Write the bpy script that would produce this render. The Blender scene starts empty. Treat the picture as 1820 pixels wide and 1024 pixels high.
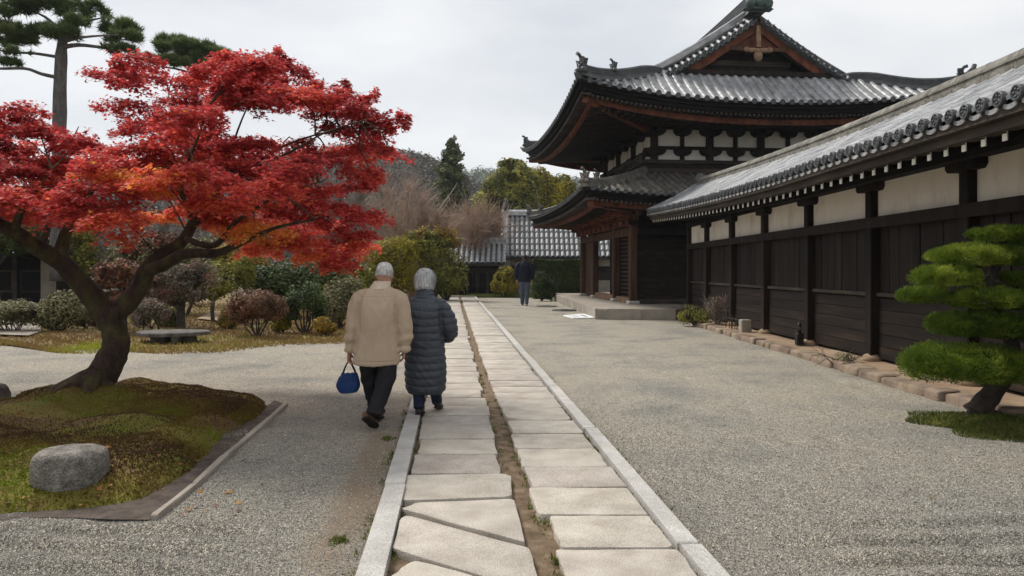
import bpy, math, random
import numpy as np
from mathutils import Vector
R_ = math.radians
SC = bpy.context.scene
COL = SC.collection
random.seed(11)
RNG = np.random.default_rng(11)

# ------------------------------------------------------------------ camera, sky, sun, exposure
H = 1.55            # eye height
FPX = 1300.0        # focal length in the photograph's pixels (1820 wide)
CX, CY = 910.0, 480.0
cam_d = bpy.data.cameras.new('camera')
cam = bpy.data.objects.new('camera', cam_d); COL.objects.link(cam)
cam_d.sensor_width = 36.0
cam_d.lens = 36.0 * FPX / 1820.0
cam_d.shift_y = -(512 - CY) / 1820.0
cam_d.clip_start = 0.05
cam_d.clip_end = 3000
cam.location = (0, 0, H)
cam.rotation_euler = (R_(90), 0, 0)
SC.camera = cam

SUN_EL, SUN_AZ = 52.0, -50.0      # azimuth from +Y towards +X
w = bpy.data.worlds.new('World'); SC.world = w; w.use_nodes = True
nt = w.node_tree; nt.nodes.clear()
def wn(t, **k):
    n = nt.nodes.new(t)
    for a, b in k.items(): setattr(n, a, b)
    return n
out = wn('ShaderNodeOutputWorld'); bg = wn('ShaderNodeBackground')
sky = wn('ShaderNodeTexSky', sky_type='NISHITA')
sky.sun_disc = False
sky.sun_elevation = R_(SUN_EL); sky.sun_rotation = R_(SUN_AZ)
tc = wn('ShaderNodeTexCoord'); mp = wn('ShaderNodeMapping'); mp.inputs['Scale'].default_value = (1.1, 1.1, 3.4)
nz = wn('ShaderNodeTexNoise'); nz.inputs['Scale'].default_value = 2.7; nz.inputs['Detail'].default_value = 5; nz.inputs['Roughness'].default_value = .48
rp = wn('ShaderNodeValToRGB')
rp.color_ramp.elements[0].position = .30; rp.color_ramp.elements[0].color = (.445, .460, .485, 1)
rp.color_ramp.elements[1].position = .66; rp.color_ramp.elements[1].color = (.618, .616, .610, 1)
gain = wn('ShaderNodeVectorMath', operation='SCALE'); gain.inputs['Scale'].default_value = 6.05
mx = wn('ShaderNodeMixRGB'); mx.inputs['Fac'].default_value = .95
nt.links.new(tc.outputs['Generated'], mp.inputs['Vector']); nt.links.new(mp.outputs[0], nz.inputs['Vector'])
nt.links.new(nz.outputs['Fac'], rp.inputs['Fac']); nt.links.new(rp.outputs['Color'], gain.inputs[0])
nt.links.new(sky.outputs[0], mx.inputs['Color1']); nt.links.new(gain.outputs[0], mx.inputs['Color2'])
nt.links.new(mx.outputs[0], bg.inputs['Color']); bg.inputs['Strength'].default_value = 0.1
nt.links.new(bg.outputs[0], out.inputs['Surface'])

sd = bpy.data.lights.new('sun', 'SUN'); sun = bpy.data.objects.new('sun', sd); COL.objects.link(sun)
sd.energy = 1.5; sd.angle = R_(16); sd.color = (1.0, .95, .88)
_d = Vector((math.sin(R_(SUN_AZ)) * math.cos(R_(SUN_EL)), math.cos(R_(SUN_AZ)) * math.cos(R_(SUN_EL)), math.sin(R_(SUN_EL))))
sun.rotation_euler = (-_d).to_track_quat('-Z', 'Y').to_euler()
sun.location = (-10, 10, 40)

vs = SC.view_settings
vs.view_transform = 'Standard'; vs.look = 'None'; vs.gamma = 1; vs.use_curve_mapping = False
vs.exposure = 1.36

# ------------------------------------------------------------------ helpers
def G(px, py, z=0.0):
    """Ground point (height z) seen at a pixel of the photograph."""
    Y = FPX * (H - z) / (py - CY)
    return np.array(((px - CX) / FPX * Y, Y, z))
def P(px, py, Y):
    return np.array(((px - CX) / FPX * Y, Y, H - (py - CY) / FPX * Y))

ORG = {}
def org(o):
    return ORG.get(o.name, np.zeros(3))
def tag(o, label=None, cat=None, group=None, kind=None):
    if label: o['label'] = label
    if cat: o['category'] = cat
    if group: o['group'] = group
    if kind: o['kind'] = kind
    return o
def thing(name, loc, label=None, cat=None, group=None):
    o = bpy.data.objects.new(name, None); COL.objects.link(o)
    o.empty_display_size = .2
    o.location = [float(c) for c in loc]
    ORG[o.name] = np.array(loc, float)
    return tag(o, label, cat, group)
def link(name, me, parent=None, loc=None):
    o = bpy.data.objects.new(name, me); COL.objects.link(o)
    if parent is not None:
        o.parent = parent
        ORG[o.name] = org(parent)
        if loc is not None: o.location = loc
    elif loc is not None:
        o.location = loc; ORG[o.name] = np.array(loc, float)
    return o
def npmesh(name, V, loops, starts, mats, mi=None, smooth=False, attrs=None):
    me = bpy.data.meshes.new(name)
    V = np.ascontiguousarray(V, dtype=np.float32)
    loops = np.ascontiguousarray(loops, dtype=np.int32); starts = np.ascontiguousarray(starts, dtype=np.int32)
    me.vertices.add(len(V)); me.vertices.foreach_set('co', V.ravel())
    me.loops.add(len(loops)); me.loops.foreach_set('vertex_index', loops)
    me.polygons.add(len(starts)); me.polygons.foreach_set('loop_start', starts)
    if mi is not None: me.polygons.foreach_set('material_index', np.ascontiguousarray(mi, dtype=np.int32))
    me.polygons.foreach_set('use_smooth', np.full(len(starts), smooth, dtype=bool))
    me.update(calc_edges=True)
    for m in (mats if isinstance(mats, (list, tuple)) else [mats]): me.materials.append(m)
    if attrs:
        for k, (dom, arr) in attrs.items():
            a = me.attributes.new(k, 'FLOAT', dom)
            a.data.foreach_set('value', np.ascontiguousarray(arr, dtype=np.float32))
    return me

class MB:
    """Collects shapes, then links them as one mesh object."""
    def __init__(s, xf=None): s.v = []; s.f = []; s.m = []; s.n = 0; s.xf = xf
    def add(s, verts, faces, m=0):
        verts = np.asarray(verts, float).reshape(-1, 3)
        s.v.append(verts)
        for f in faces: s.f.append([i + s.n for i in f]); s.m.append(m)
        s.n += len(verts); return s
    def box(s, c, d, m=0, taper=0):
        x, y, z = np.array(d) / 2.0
        q = 1 - taper
        V = np.array([(-x, -y, -z), (x, -y, -z), (x, y, -z), (-x, y, -z), (-x*q, -y*q, z), (x*q, -y*q, z), (x*q, y*q, z), (-x*q, y*q, z)]) + np.array(c)
        return s.add(V, [(0, 3, 2, 1), (4, 5, 6, 7), (0, 1, 5, 4), (1, 2, 6, 5), (2, 3, 7, 6), (3, 0, 4, 7)], m)
    def bbox(s, c, d, b=.01, m=0):
        """box with chamfered edges (along its longest look: all top/vertical edges)"""
        x, y, z = np.array(d) / 2.0
        b = min(b, x * .8, y * .8, z * .8)
        poly = [(-x+b, -y), (x-b, -y), (x, -y+b), (x, y-b), (x-b, y), (-x+b, y), (-x, y-b), (-x, -y+b)]
        return s.prism(np.array(poly) + np.array(c[:2]), c[2] - z, c[2] + z, b, m)
    def prism(s, poly, z0, z1, b=0, m=0):
        poly = np.asarray(poly, float); n = len(poly); c = poly.mean(0)
        rings = [np.c_[poly, np.full(n, z0)]]
        if b > 0:
            rings.append(np.c_[poly, np.full(n, z1 - b)])
            d = poly - c; L = np.linalg.norm(d, axis=1)[:, None]
            rings.append(np.c_[poly - d / np.maximum(L, 1e-6) * b * 1.2, np.full(n, z1)])
        else: rings.append(np.c_[poly, np.full(n, z1)])
        return s.loft(rings, m=m)
    def loft(s, rings, m=0, cap=True, closed=True):
        rings = [np.asarray(r, float) for r in rings]; n = len(rings[0]); k = len(rings)
        F = []
        for i in range(k - 1):
            for j in range(n if closed else n - 1):
                a = i * n + j; b = i * n + (j + 1) % n
                F.append((a, b, b + n, a + n))
        if cap and closed:
            F.append(tuple(range(n - 1, -1, -1))); F.append(tuple(range((k - 1) * n, k * n)))
        return s.add(np.vstack(rings), F, m)
    def bar(s, p0, p1, wd, ht, m=0, up=(0, 0, 1)):
        p0 = np.asarray(p0, float); p1 = np.asarray(p1, float)
        t = p1 - p0; t /= np.linalg.norm(t)
        l = np.cross(np.asarray(up, float), t)
        if np.linalg.norm(l) < 1e-4: l = np.cross((1, 0, 0), t)
        l /= np.linalg.norm(l); u = np.cross(t, l)
        q = [(-.5, -.5), (.5, -.5), (.5, .5), (-.5, .5)]
        return s.loft([[p + l * a * wd + u * b * ht for a, b in q] for p in (p0, p1)], m)
    def tube(s, pts, rad, n=8, m=0, cap=True, rough=0):
        pts = np.asarray(pts, float); k = len(pts)
        rad = np.full(k, rad) if np.isscalar(rad) else np.asarray(rad, float)
        T = np.gradient(pts, axis=0); T /= np.maximum(np.linalg.norm(T, axis=1)[:, None], 1e-9)
        ref = np.array((0, 0, 1.0)) if abs(T[0][2]) < .9 else np.array((1.0, 0, 0))
        a = np.cross(T[0], ref); a /= np.linalg.norm(a)
        th = np.arange(n) * 2 * math.pi / n; rings = []
        for i in range(k):
            a = a - T[i] * np.dot(a, T[i]); a /= np.linalg.norm(a); b = np.cross(T[i], a)
            rr = rad[i] * (1 + (rough * RNG.uniform(-1, 1, n) if rough else 0))
            rings.append(pts[i] + (np.cos(th) * rr)[:, None] * a + (np.sin(th) * rr)[:, None] * b)
        return s.loft(rings, m, cap)
    def grid(s, A, m=0):
        A = np.asarray(A, float); r, c = A.shape[:2]
        F = [(i*c+j, i*c+j+1, (i+1)*c+j+1, (i+1)*c+j) for i in range(r-1) for j in range(c-1)]
        return s.add(A.reshape(-1, 3), F, m)
    def ell(s, c, r, n=12, k=8, m=0):
        c = np.asarray(c, float); r = np.asarray(r, float)
        rings = []
        for i in range(k + 1):
            ph = math.pi * (i / k * .98 + .01) ; th = np.arange(n) * 2 * math.pi / n
            rings.append(c + np.c_[np.cos(th) * math.sin(ph) * r[0], np.sin(th) * math.sin(ph) * r[1], np.full(n, -math.cos(ph) * r[2])])
        return s.loft(rings, m)
    def arrays(s):
        V = np.vstack(s.v)
        if s.xf is not None: V = s.xf(V)
        return V
    def mesh(s, name, mats, parent=None, smooth=False, origin=None):
        V = s.arrays()
        o = org(parent) if parent is not None else (np.array(origin) if origin is not None else np.zeros(3))
        ln = np.array([len(f) for f in s.f]); st = np.r_[0, np.cumsum(ln)[:-1]]
        me = npmesh(name, V - o, np.concatenate([np.array(f) for f in s.f]), st, mats, s.m, smooth)
        return me
    def build(s, name, mats, parent=None, smooth=False, origin=None):
        me = s.mesh(name, mats, parent, smooth, origin)
        return link(name, me, parent, loc=(list(map(float, origin)) if (origin is not None and parent is None) else None))

def autosmooth(o, deg=40):
    me = o.data
    me.polygons.foreach_set('use_smooth', np.ones(len(me.polygons), dtype=bool))
    try: me.set_sharp_from_angle(angle=R_(deg))
    except Exception: pass
    return o

def _hash(I, seed):
    h = (I[..., 0] * 374761393 + I[..., 1] * 668265263 + I[..., 2] * 2147483647 + seed * 974711) & 0xffffffff
    h = ((h ^ (h >> 13)) * 1274126177) & 0xffffffff
    return ((h ^ (h >> 16)) & 0xffff) / 65535.0
def vnoise(Q, seed=0):
    Q = np.asarray(Q, float); I = np.floor(Q).astype(np.int64); f = Q - I; f = f * f * (3 - 2 * f)
    r = 0
    for dx in (0, 1):
        for dy in (0, 1):
            for dz in (0, 1):
                wgt = (f[..., 0] if dx else 1 - f[..., 0]) * (f[..., 1] if dy else 1 - f[..., 1]) * (f[..., 2] if dz else 1 - f[..., 2])
                r = r + wgt * _hash(I + np.array((dx, dy, dz)), seed)
    return r * 2 - 1
def fbm(Q, seed=0, o=4):
    Q = np.asarray(Q, float); r = 0; a = 1; t = 0
    for i in range(o):
        r = r + a * vnoise(Q * 2 ** i + i * 17.3, seed + i); t += a; a *= .5
    return r / t

# ------------------------------------------------------------------ materials
def ramp(ntree, stops):
    r = ntree.nodes.new('ShaderNodeValToRGB'); e = r.color_ramp.elements
    while len(e) < len(stops): e.new(.5)
    for i, (p, c) in enumerate(stops):
        e[i].position = p; e[i].color = (*c, 1)
    return r
def mat(name, stops, scale=6, detail=6, rough=.8, bump=.25, bscale=40, rnd=0.0, stretch=(1, 1, 1), spec=.3, fine=0.0, fscale=120, metal=0, huev=0, rghn=.55, coord='Object'):
    """noise -> colour ramp, finer noise for grain and relief, per-object value shift"""
    m = bpy.data.materials.new(name); m.use_nodes = True; t = m.node_tree; L = t.links.new
    b = t.nodes['Principled BSDF']
    c = t.nodes.new('ShaderNodeTexCoord'); mp = t.nodes.new('ShaderNodeMapping'); mp.inputs['Scale'].default_value = stretch
    L(c.outputs[coord], mp.inputs['Vector'])
    oi = t.nodes.new('ShaderNodeObjectInfo')
    vec = mp.outputs[0]
    if rnd:
        ad = t.nodes.new('ShaderNodeVectorMath'); ad.operation = 'MULTIPLY_ADD'
        ad.inputs[1].default_value = (37, 53, 71)
        L(oi.outputs['Random'], ad.inputs[0]); L(mp.outputs[0], ad.inputs[2]); vec = ad.outputs[0]
    n = t.nodes.new('ShaderNodeTexNoise'); n.inputs['Scale'].default_value = scale; n.inputs['Detail'].default_value = detail; n.inputs['Roughness'].default_value = rghn
    L(vec, n.inputs['Vector'])
    if isinstance(stops[0][0], float) is False and not isinstance(stops[0], tuple): stops = list(stops)
    r = ramp(t, stops); L(n.outputs['Fac'], r.inputs['Fac']); col = r.outputs['Color']
    f = t.nodes.new('ShaderNodeTexNoise'); f.inputs['Scale'].default_value = fscale; f.inputs['Detail'].default_value = 3
    L(vec, f.inputs['Vector'])
    if fine or rnd or huev:
        hs = t.nodes.new('ShaderNodeHueSaturation'); L(col, hs.inputs['Color'])
        ma = t.nodes.new('ShaderNodeMath'); ma.operation = 'MULTIPLY_ADD'; ma.inputs[1].default_value = fine * 2; ma.inputs[2].default_value = 1 - fine - rnd
        mr = t.nodes.new('ShaderNodeMapRange'); mr.inputs[1].default_value = .33; mr.inputs[2].default_value = .67; L(f.outputs['Fac'], mr.inputs[0]); L(mr.outputs[0], ma.inputs[0])
        mb = t.nodes.new('ShaderNodeMath'); mb.operation = 'MULTIPLY_ADD'; mb.inputs[1].default_value = rnd * 2
        L(oi.outputs['Random'], mb.inputs[0]); L(ma.outputs[0], mb.inputs[2]); L(mb.outputs[0], hs.inputs['Value'])
        if huev:
            mh = t.nodes.new('ShaderNodeMath'); mh.operation = 'MULTIPLY_ADD'; mh.inputs[1].default_value = huev * 2; mh.inputs[2].default_value = .5 - huev
            L(oi.outputs['Random'], mh.inputs[0]); L(mh.outputs[0], hs.inputs['Hue'])
        col = hs.outputs['Color']
    L(col, b.inputs['Base Color'])
    b.inputs['Roughness'].default_value = rough; b.inputs['Metallic'].default_value = metal
    b.inputs['Specular IOR Level'].default_value = spec
    if bump:
        bn = t.nodes.new('ShaderNodeTexNoise'); bn.inputs['Scale'].default_value = bscale; bn.inputs['Detail'].default_value = 4
        L(vec, bn.inputs['Vector'])
        bp = t.nodes.new('ShaderNodeBump'); bp.inputs['Strength'].default_value = bump; bp.inputs['Distance'].default_value = .02
        L(bn.outputs['Fac'], bp.inputs['Height']); L(bp.outputs[0], b.inputs['Normal'])
    return m
def leafmat(name, stops, trans=.35, rough=.6, tcol=None):
    """leaf colour picked per leaf by the 'rnd' attribute; light passes through"""
    m = bpy.data.materials.new(name); m.use_nodes = True; t = m.node_tree; L = t.links.new
    b = t.nodes['Principled BSDF']; o = t.nodes['Material Output']
    a = t.nodes.new('ShaderNodeAttribute'); a.attribute_name = 'rnd'
    r = ramp(t, stops); L(a.outputs['Fac'], r.inputs['Fac']); L(r.outputs['Color'], b.inputs['Base Color'])
    b.inputs['Roughness'].default_value = rough; b.inputs['Specular IOR Level'].default_value = .25
    tr = t.nodes.new('ShaderNodeBsdfTranslucent'); L(r.outputs['Color'], tr.inputs['Color'])
    mx = t.nodes.new('ShaderNodeMixShader'); mx.inputs['Fac'].default_value = trans
    L(b.outputs[0], mx.inputs[1]); L(tr.outputs[0], mx.inputs[2]); L(mx.outputs[0], o.inputs['Surface'])
    return m

M = {}
M['granite'] = mat('granite', [(.3, (.33, .29, .245)), (.5, (.42, .38, .325)), (.70, (.51, .465, .41))], 4.0, 9, .85, .5, 130, rnd=.10, fine=.30, fscale=150, huev=.008)
M['kerb'] = mat('kerb_granite', [(.3, (.36, .345, .32)), (.7, (.49, .475, .445))], 5, 6, .85, .5, 130, rnd=.07, fine=.32, fscale=150)
M['dirt'] = mat('path_soil', [(.3, (.09, .06, .036)), (.55, (.17, .12, .075)), (.75, (.26, .2, .14))], 9, 8, .95, .6, 70, fine=.25, fscale=190)
M['bed_soil'] = mat('bed_soil', [(.3, (.045, .034, .027)), (.6, (.10, .08, .065)), (.8, (.17, .145, .12))], 8, 8, .95, .8, 60, fine=.3, fscale=150)
M['ledge'] = mat('ledge_earth', [(.3, (.20, .135, .085)), (.55, (.31, .22, .145)), (.8, (.37, .29, .21))], 2.5, 6, .9, .4, 60, fine=.15)
M['ledge_stone'] = mat('ledge_stone', [(.3, (.13, .098, .07)), (.55, (.26, .195, .14)), (.8, (.34, .28, .22))], 4, 6, .85, .6, 45, rnd=.14, fine=.15, huev=.015)
M['boulder'] = mat('boulder_granite', [(.32, (.07, .062, .053)), (.5, (.165, .15, .13)), (.7, (.30, .28, .25))], 11, 9, .92, 1.0, 60, fine=.5, fscale=120, rghn=.72)
M['wood_dark'] = mat('dark_wood', [(.3, (.007, .0047, .0036)), (.55, (.0175, .011, .008)), (.8, (.050, .030, .020))], 5, 7, .7, .3, 30, rnd=.28, fine=.2, spec=.2, stretch=(1, 1, .12))
M['wood_darkh'] = mat('dark_wood_level', [(.3, (.008, .0055, .0044)), (.55, (.020, .0135, .010)), (.85, (.062, .038, .026))], 5, 7, .7, .3, 30, rnd=.28, fine=.2, spec=.2, stretch=(.5, .15, 1.6))
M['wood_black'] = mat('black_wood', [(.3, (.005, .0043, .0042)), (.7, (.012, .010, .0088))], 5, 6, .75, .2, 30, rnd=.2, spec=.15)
M['wood_gray'] = mat('weathered_wood', [(.3, (.028, .022, .018)), (.6, (.06, .047, .038)), (.85, (.12, .098, .08))], 5, 8, .8, .3, 40, rnd=.2, fine=.2, stretch=(.25, .25, 1.5), spec=.2)
M['wood_red'] = mat('red_stained_wood', [(.3, (.045, .018, .012)), (.5, (.12, .040, .022)), (.75, (.21, .078, .042))], 4, 7, .75, .25, 35, rnd=.1, fine=.2, stretch=(1, 1, .5), spec=.2)
M['wood_brown'] = mat('brown_post_wood', [(.3, (.035, .019, .012)), (.55, (.085, .044, .027)), (.8, (.14, .075, .047))], 5, 7, .75, .3, 30, rnd=.12, fine=.2, stretch=(1, 1, .12), spec=.2)
M['wood_tan'] = mat('tan_carved_wood', [(.3, (.13, .075, .045)), (.7, (.30, .19, .12))], 7, 6, .8, .3, 40, fine=.15)
M['plaster'] = mat('cream_plaster', [(.28, (.54, .47, .38)), (.45, (.76, .69, .59)), (.75, (.83, .78, .70))], 1.9, 9, .9, .12, 60, rnd=.05, stretch=(1, 1, .45), rghn=.65)
M['plaster_white'] = mat('white_plaster', [(.3, (.66, .64, .58)), (.7, (.78, .76, .71))], 2.5, 5, .9, .08, 60, rnd=.03)
M['white_paint'] = mat('white_paint', [(.3, (.62, .60, .52)), (.7, (.76, .74, .66))], 6, 5, .8, .05, 60, rnd=.08)
M['tile'] = mat('smoked_tile', [(.28, (.14, .145, .152)), (.5, (.265, .27, .276)), (.72, (.42, .422, .422))], 2.6, 8, .42, .25, 24, rnd=.22, fine=.16, fscale=70, spec=.5)
M['tile_dark'] = mat('dark_tile', [(.3, (.028, .031, .034)), (.6, (.065, .069, .072)), (.8, (.125, .127, .125))], 4, 7, .5, .3, 30, rnd=.2, fine=.15, spec=.45)
M['tile_brown'] = mat('lichen_tile', [(.3, (.065, .058, .05)), (.5, (.135, .122, .105)), (.72, (.24, .225, .20))], 4, 8, .6, .35, 28, rnd=.25, fine=.2, spec=.35)
M['tile_light'] = mat('pale_tile', [(.3, (.18, .185, .19)), (.6, (.30, .305, .31)), (.8, (.43, .43, .43))], 5, 6, .45, .2, 24, rnd=.2, fine=.12, spec=.5)
M['ridge'] = mat('mossy_ridge', [(.3, (.09, .085, .07)), (.52, (.185, .175, .15)), (.75, (.29, .28, .25))], 5, 8, .8, .5, 25, rnd=.1, fine=.2)
M['copper'] = mat('green_copper', [(.3, (.035, .055, .052)), (.7, (.11, .16, .15))], 6, 6, .6, .3, 30)
M['concrete'] = mat('worn_concrete', [(.3, (.22, .19, .155)), (.55, (.31, .275, .23)), (.8, (.39, .35, .30))], 2.2, 7, .9, .3, 40, fine=.12, rnd=.06)
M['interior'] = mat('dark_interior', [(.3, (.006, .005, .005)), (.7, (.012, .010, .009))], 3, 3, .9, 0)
M['rock'] = mat('garden_rock', [(.3, (.05, .045, .04)), (.7, (.17, .155, .14))], 7, 8, .9, .7, 40, fine=.2)
M['iron'] = mat('black_iron', [(.3, (.008, .008, .008)), (.7, (.02, .02, .02))], 9, 5, .5, .1, 60)
M['bark_maple'] = mat('maple_bark', [(.3, (.018, .012, .009)), (.48, (.050, .033, .024)), (.6, (.062, .056, .020)), (.78, (.12, .10, .075))], 7, 9, .9, 1.0, 26, fine=.25, fscale=60, stretch=(1, 1, .5))
M['bark_pine'] = mat('pine_bark', [(.3, (.055, .05, .048)), (.6, (.115, .105, .10)), (.8, (.18, .165, .155))], 6, 8, .9, .9, 16, fine=.2, fscale=30, stretch=(1, 1, .35))
M['bark'] = mat('shrub_bark', [(.3, (.03, .024, .02)), (.7, (.09, .073, .06))], 8, 6, .9, .5, 40)
M['twig'] = mat('bare_twigs', [(.3, (.27, .19, .145)), (.7, (.50, .37, .29))], 3, 4, .85, 0)
M['twig_gray'] = mat('grey_twigs', [(.3, (.17, .145, .125)), (.7, (.32, .28, .25))], 3, 4, .85, 0)
M['twig_pale'] = mat('pale_branch', [(.3, (.28, .23, .18)), (.7, (.42, .36, .29))], 3, 4, .85, 0)

M['maple'] = leafmat('maple_leaves', [(0, (.22, .028, .034)), (.25, (.44, .050, .053)), (.48, (.66, .090, .080)), (.68, (.77, .14, .090)), (.86, (.80, .25, .065)), (1, (.85, .42, .08))], .5)
M['pine'] = leafmat('pine_needles', [(0, (.04, .062, .022)), (.5, (.10, .145, .045)), (1, (.22, .26, .085))], .25)
M['bonsai'] = leafmat('bonsai_needles', [(0, (.026, .05, .006)), (.4, (.09, .15, .013)), (.75, (.19, .265, .024)), (1, (.36, .41, .06))], .25)
M['hedge'] = leafmat('hedge_leaves', [(0, (.022, .036, .012)), (.5, (.062, .092, .026)), (1, (.16, .20, .06))], .2)
M['olive'] = leafmat('olive_leaves', [(0, (.065, .07, .014)), (.5, (.21, .21, .038)), (1, (.42, .38, .075))], .3)
M['yellowgreen'] = leafmat('yellow_green_leaves', [(0, (.10, .09, .010)), (.5, (.29, .245, .02)), (1, (.52, .42, .04))], .35)
M['ochre'] = leafmat('ochre_leaves', [(0, (.11, .075, .018)), (.5, (.30, .20, .034)), (1, (.50, .31, .06))], .3)
M['rust'] = leafmat('rust_leaves', [(0, (.06, .036, .02)), (.4, (.15, .085, .045)), (.7, (.24, .085, .06)), (1, (.26, .20, .07))], .25)
M['pinkgray'] = leafmat('pink_grey_leaves', [(0, (.08, .065, .045)), (.5, (.20, .165, .115)), (.8, (.34, .19, .15)), (1, (.50, .17, .16))], .25)
M['silver'] = leafmat('silver_leaves', [(0, (.07, .066, .028)), (.5, (.20, .185, .085)), (1, (.36, .33, .18))], .25)
M['cedar'] = leafmat('cedar_needles', [(0, (.034, .046, .014)), (.55, (.095, .110, .032)), (.85, (.17, .175, .055)), (1, (.29, .20, .12))], .12)
M['forest'] = leafmat('forest_leaves', [(0, (.028, .028, .016)), (.5, (.072, .058, .038)), (.75, (.095, .075, .052)), (1, (.045, .062, .026))], .2)
M['moss_blade'] = leafmat('moss_blades', [(0, (.070, .040, .018)), (.3, (.145, .084, .020)), (.5, (.16, .125, .015)), (.72, (.13, .152, .013)), (1, (.19, .25, .018))], .25)
M['lawn_blade'] = leafmat('lawn_blades', [(0, (.16, .092, .045)), (.4, (.25, .16, .055)), (.75, (.27, .215, .055)), (1, (.32, .37, .03))], .25)
M['grass_green'] = leafmat('grass_blades', [(0, (.05, .07, .014)), (.5, (.11, .14, .025)), (1, (.22, .23, .05))], .25)
# ------------------------------------------------------------------ ground, gravel court
PDX = -0.0823                      # path drifts left by this per metre
def lat(X, Y): return X - PDX * (Y - 3.7)          # sideways coordinate of the path
def pxy(s, Y): return (s + PDX * (Y - 3.7), Y)

def gravel_material():
    m = bpy.data.materials.new('raked_gravel'); m.use_nodes = True; t = m.node_tree; L = t.links.new
    b = t.nodes['Principled BSDF']; b.inputs['Roughness'].default_value = .92; b.inputs['Specular IOR Level'].default_value = .2
    c = t.nodes.new('ShaderNodeTexCoord')
    vo = t.nodes.new('ShaderNodeTexVoronoi'); vo.inputs['Scale'].default_value = 160; L(c.outputs['Object'], vo.inputs['Vector'])
    sp = t.nodes.new('ShaderNodeSeparateColor'); L(vo.outputs['Color'], sp.inputs[0])
    r = ramp(t, [(0, (.10, .093, .08)), (.35, (.27, .25, .216)), (.72, (.41, .383, .335)), (1, (.66, .63, .58))]); L(sp.outputs[0], r.inputs['Fac'])
    # broad patches of warmer, finer sand and of damp grey
    n = t.nodes.new('ShaderNodeTexNoise'); n.inputs['Scale'].default_value = .8; n.inputs['Detail'].default_value = 7; n.inputs['Roughness'].default_value = .6
    L(c.outputs['Object'], n.inputs['Vector'])
    r2 = ramp(t, [(.32, (.66, .68, .69)), (.5, (.98, .96, .90)), (.7, (1.10, 1.04, .93))]); L(n.outputs['Fac'], r2.inputs['Fac'])
    mu = t.nodes.new('ShaderNodeMixRGB'); mu.blend_type = 'MULTIPLY'; mu.inputs[0].default_value = 1
    L(r.outputs[0], mu.inputs[1]); L(r2.outputs[0], mu.inputs[2])
    n3 = t.nodes.new('ShaderNodeTexNoise'); n3.inputs['Scale'].default_value = 9; n3.inputs['Detail'].default_value = 6; n3.inputs['Roughness'].default_value = .7
    mp3 = t.nodes.new('ShaderNodeMapping'); mp3.inputs['Scale'].default_value = (1, 1.8, 1); L(c.outputs['Object'], mp3.inputs[0]); L(mp3.outputs[0], n3.inputs['Vector'])
    r3 = ramp(t, [(.3, (.78, .78, .77)), (.5, (.99, .99, .99)), (.72, (1.14, 1.135, 1.12))]); L(n3.outputs['Fac'], r3.inputs['Fac'])
    mu3 = t.nodes.new('ShaderNodeMixRGB'); mu3.blend_type = 'MULTIPLY'; mu3.inputs[0].default_value = 1
    L(mu.outputs[0], mu3.inputs[1]); L(r3.outputs[0], mu3.inputs[2])
    at = t.nodes.new('ShaderNodeAttribute'); at.attribute_name = 'soil'
    mxs = t.nodes.new('ShaderNodeMixRGB'); mxs.inputs[2].default_value = (.21, .15, .095, 1)
    L(at.outputs['Fac'], mxs.inputs[0]); L(mu3.outputs[0], mxs.inputs[1])
    L(mxs.outputs[0], b.inputs['Base Color'])
    bp = t.nodes.new('ShaderNodeBump'); bp.inputs['Strength'].default_value = .75; bp.inputs['Distance'].default_value = .012
    L(vo.outputs['Distance'], bp.inputs['Height']); bp.invert = True
    L(bp.outputs[0], b.inputs['Normal'])
    return m
M['gravel'] = gravel_material()

LEDGE_X = 5.12
yy = np.concatenate([1.2 * (1 + .0115) ** np.arange(0, 306)])
yy = np.unique(np.r_[yy[yy < 3.3], np.arange(3.3, 5.4, .028), yy[yy > 5.41]]); yy = yy[yy < 42.0]; yy = np.r_[yy, 42.0]
xx = np.r_[np.arange(-26, -8, .3), np.arange(-8, -4, .1), np.arange(-4, 5.0, .045), np.arange(5.0, 9.01, .3)]
XX, YY = np.meshgrid(xx, yy)
Q = np.stack([XX, YY, 0 * XX], -1)
n1 = fbm(Q * .9, 3, 4)
Zg = .012 * n1 + .008 * fbm(Q * 4.5, 5, 3) * np.clip((14 - YY) / 8, 0, 1)
# raked ridges near the camera, fading out with distance and wandering a little
wob = .10 * fbm(np.stack([XX * .6, YY * .5, 0 * XX], -1), 9, 3)
ph = (YY + wob + .05 * XX) / .29
saw = np.sin(2 * math.pi * ph) + .25 * np.sin(4 * math.pi * ph + .8)
rakeR = np.clip((XX - 1.35) / .7, 0, 1) * np.clip((5.15 - YY) / .8, 0, 1)
rakeL = np.clip((-1.45 - XX) / .35, 0, 1) * np.clip((4.50 - YY) / .1, 0, 1)
patch = np.clip(.72 + 1.0 * fbm(Q * np.array((.55, 1.3, 1)), 21, 3), .55, 1)
Zg += (.040 * rakeR + .046 * rakeL) * saw * patch
# low drifted bank along the stone edging
Zg += .035 * np.exp(-((XX - (LEDGE_X - .28)) / .16) ** 2) * np.clip((YY - 7) / 2, 0, 1) * np.clip((20 - YY) / 3, 0, 1) * (.6 + .6 * n1)
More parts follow.
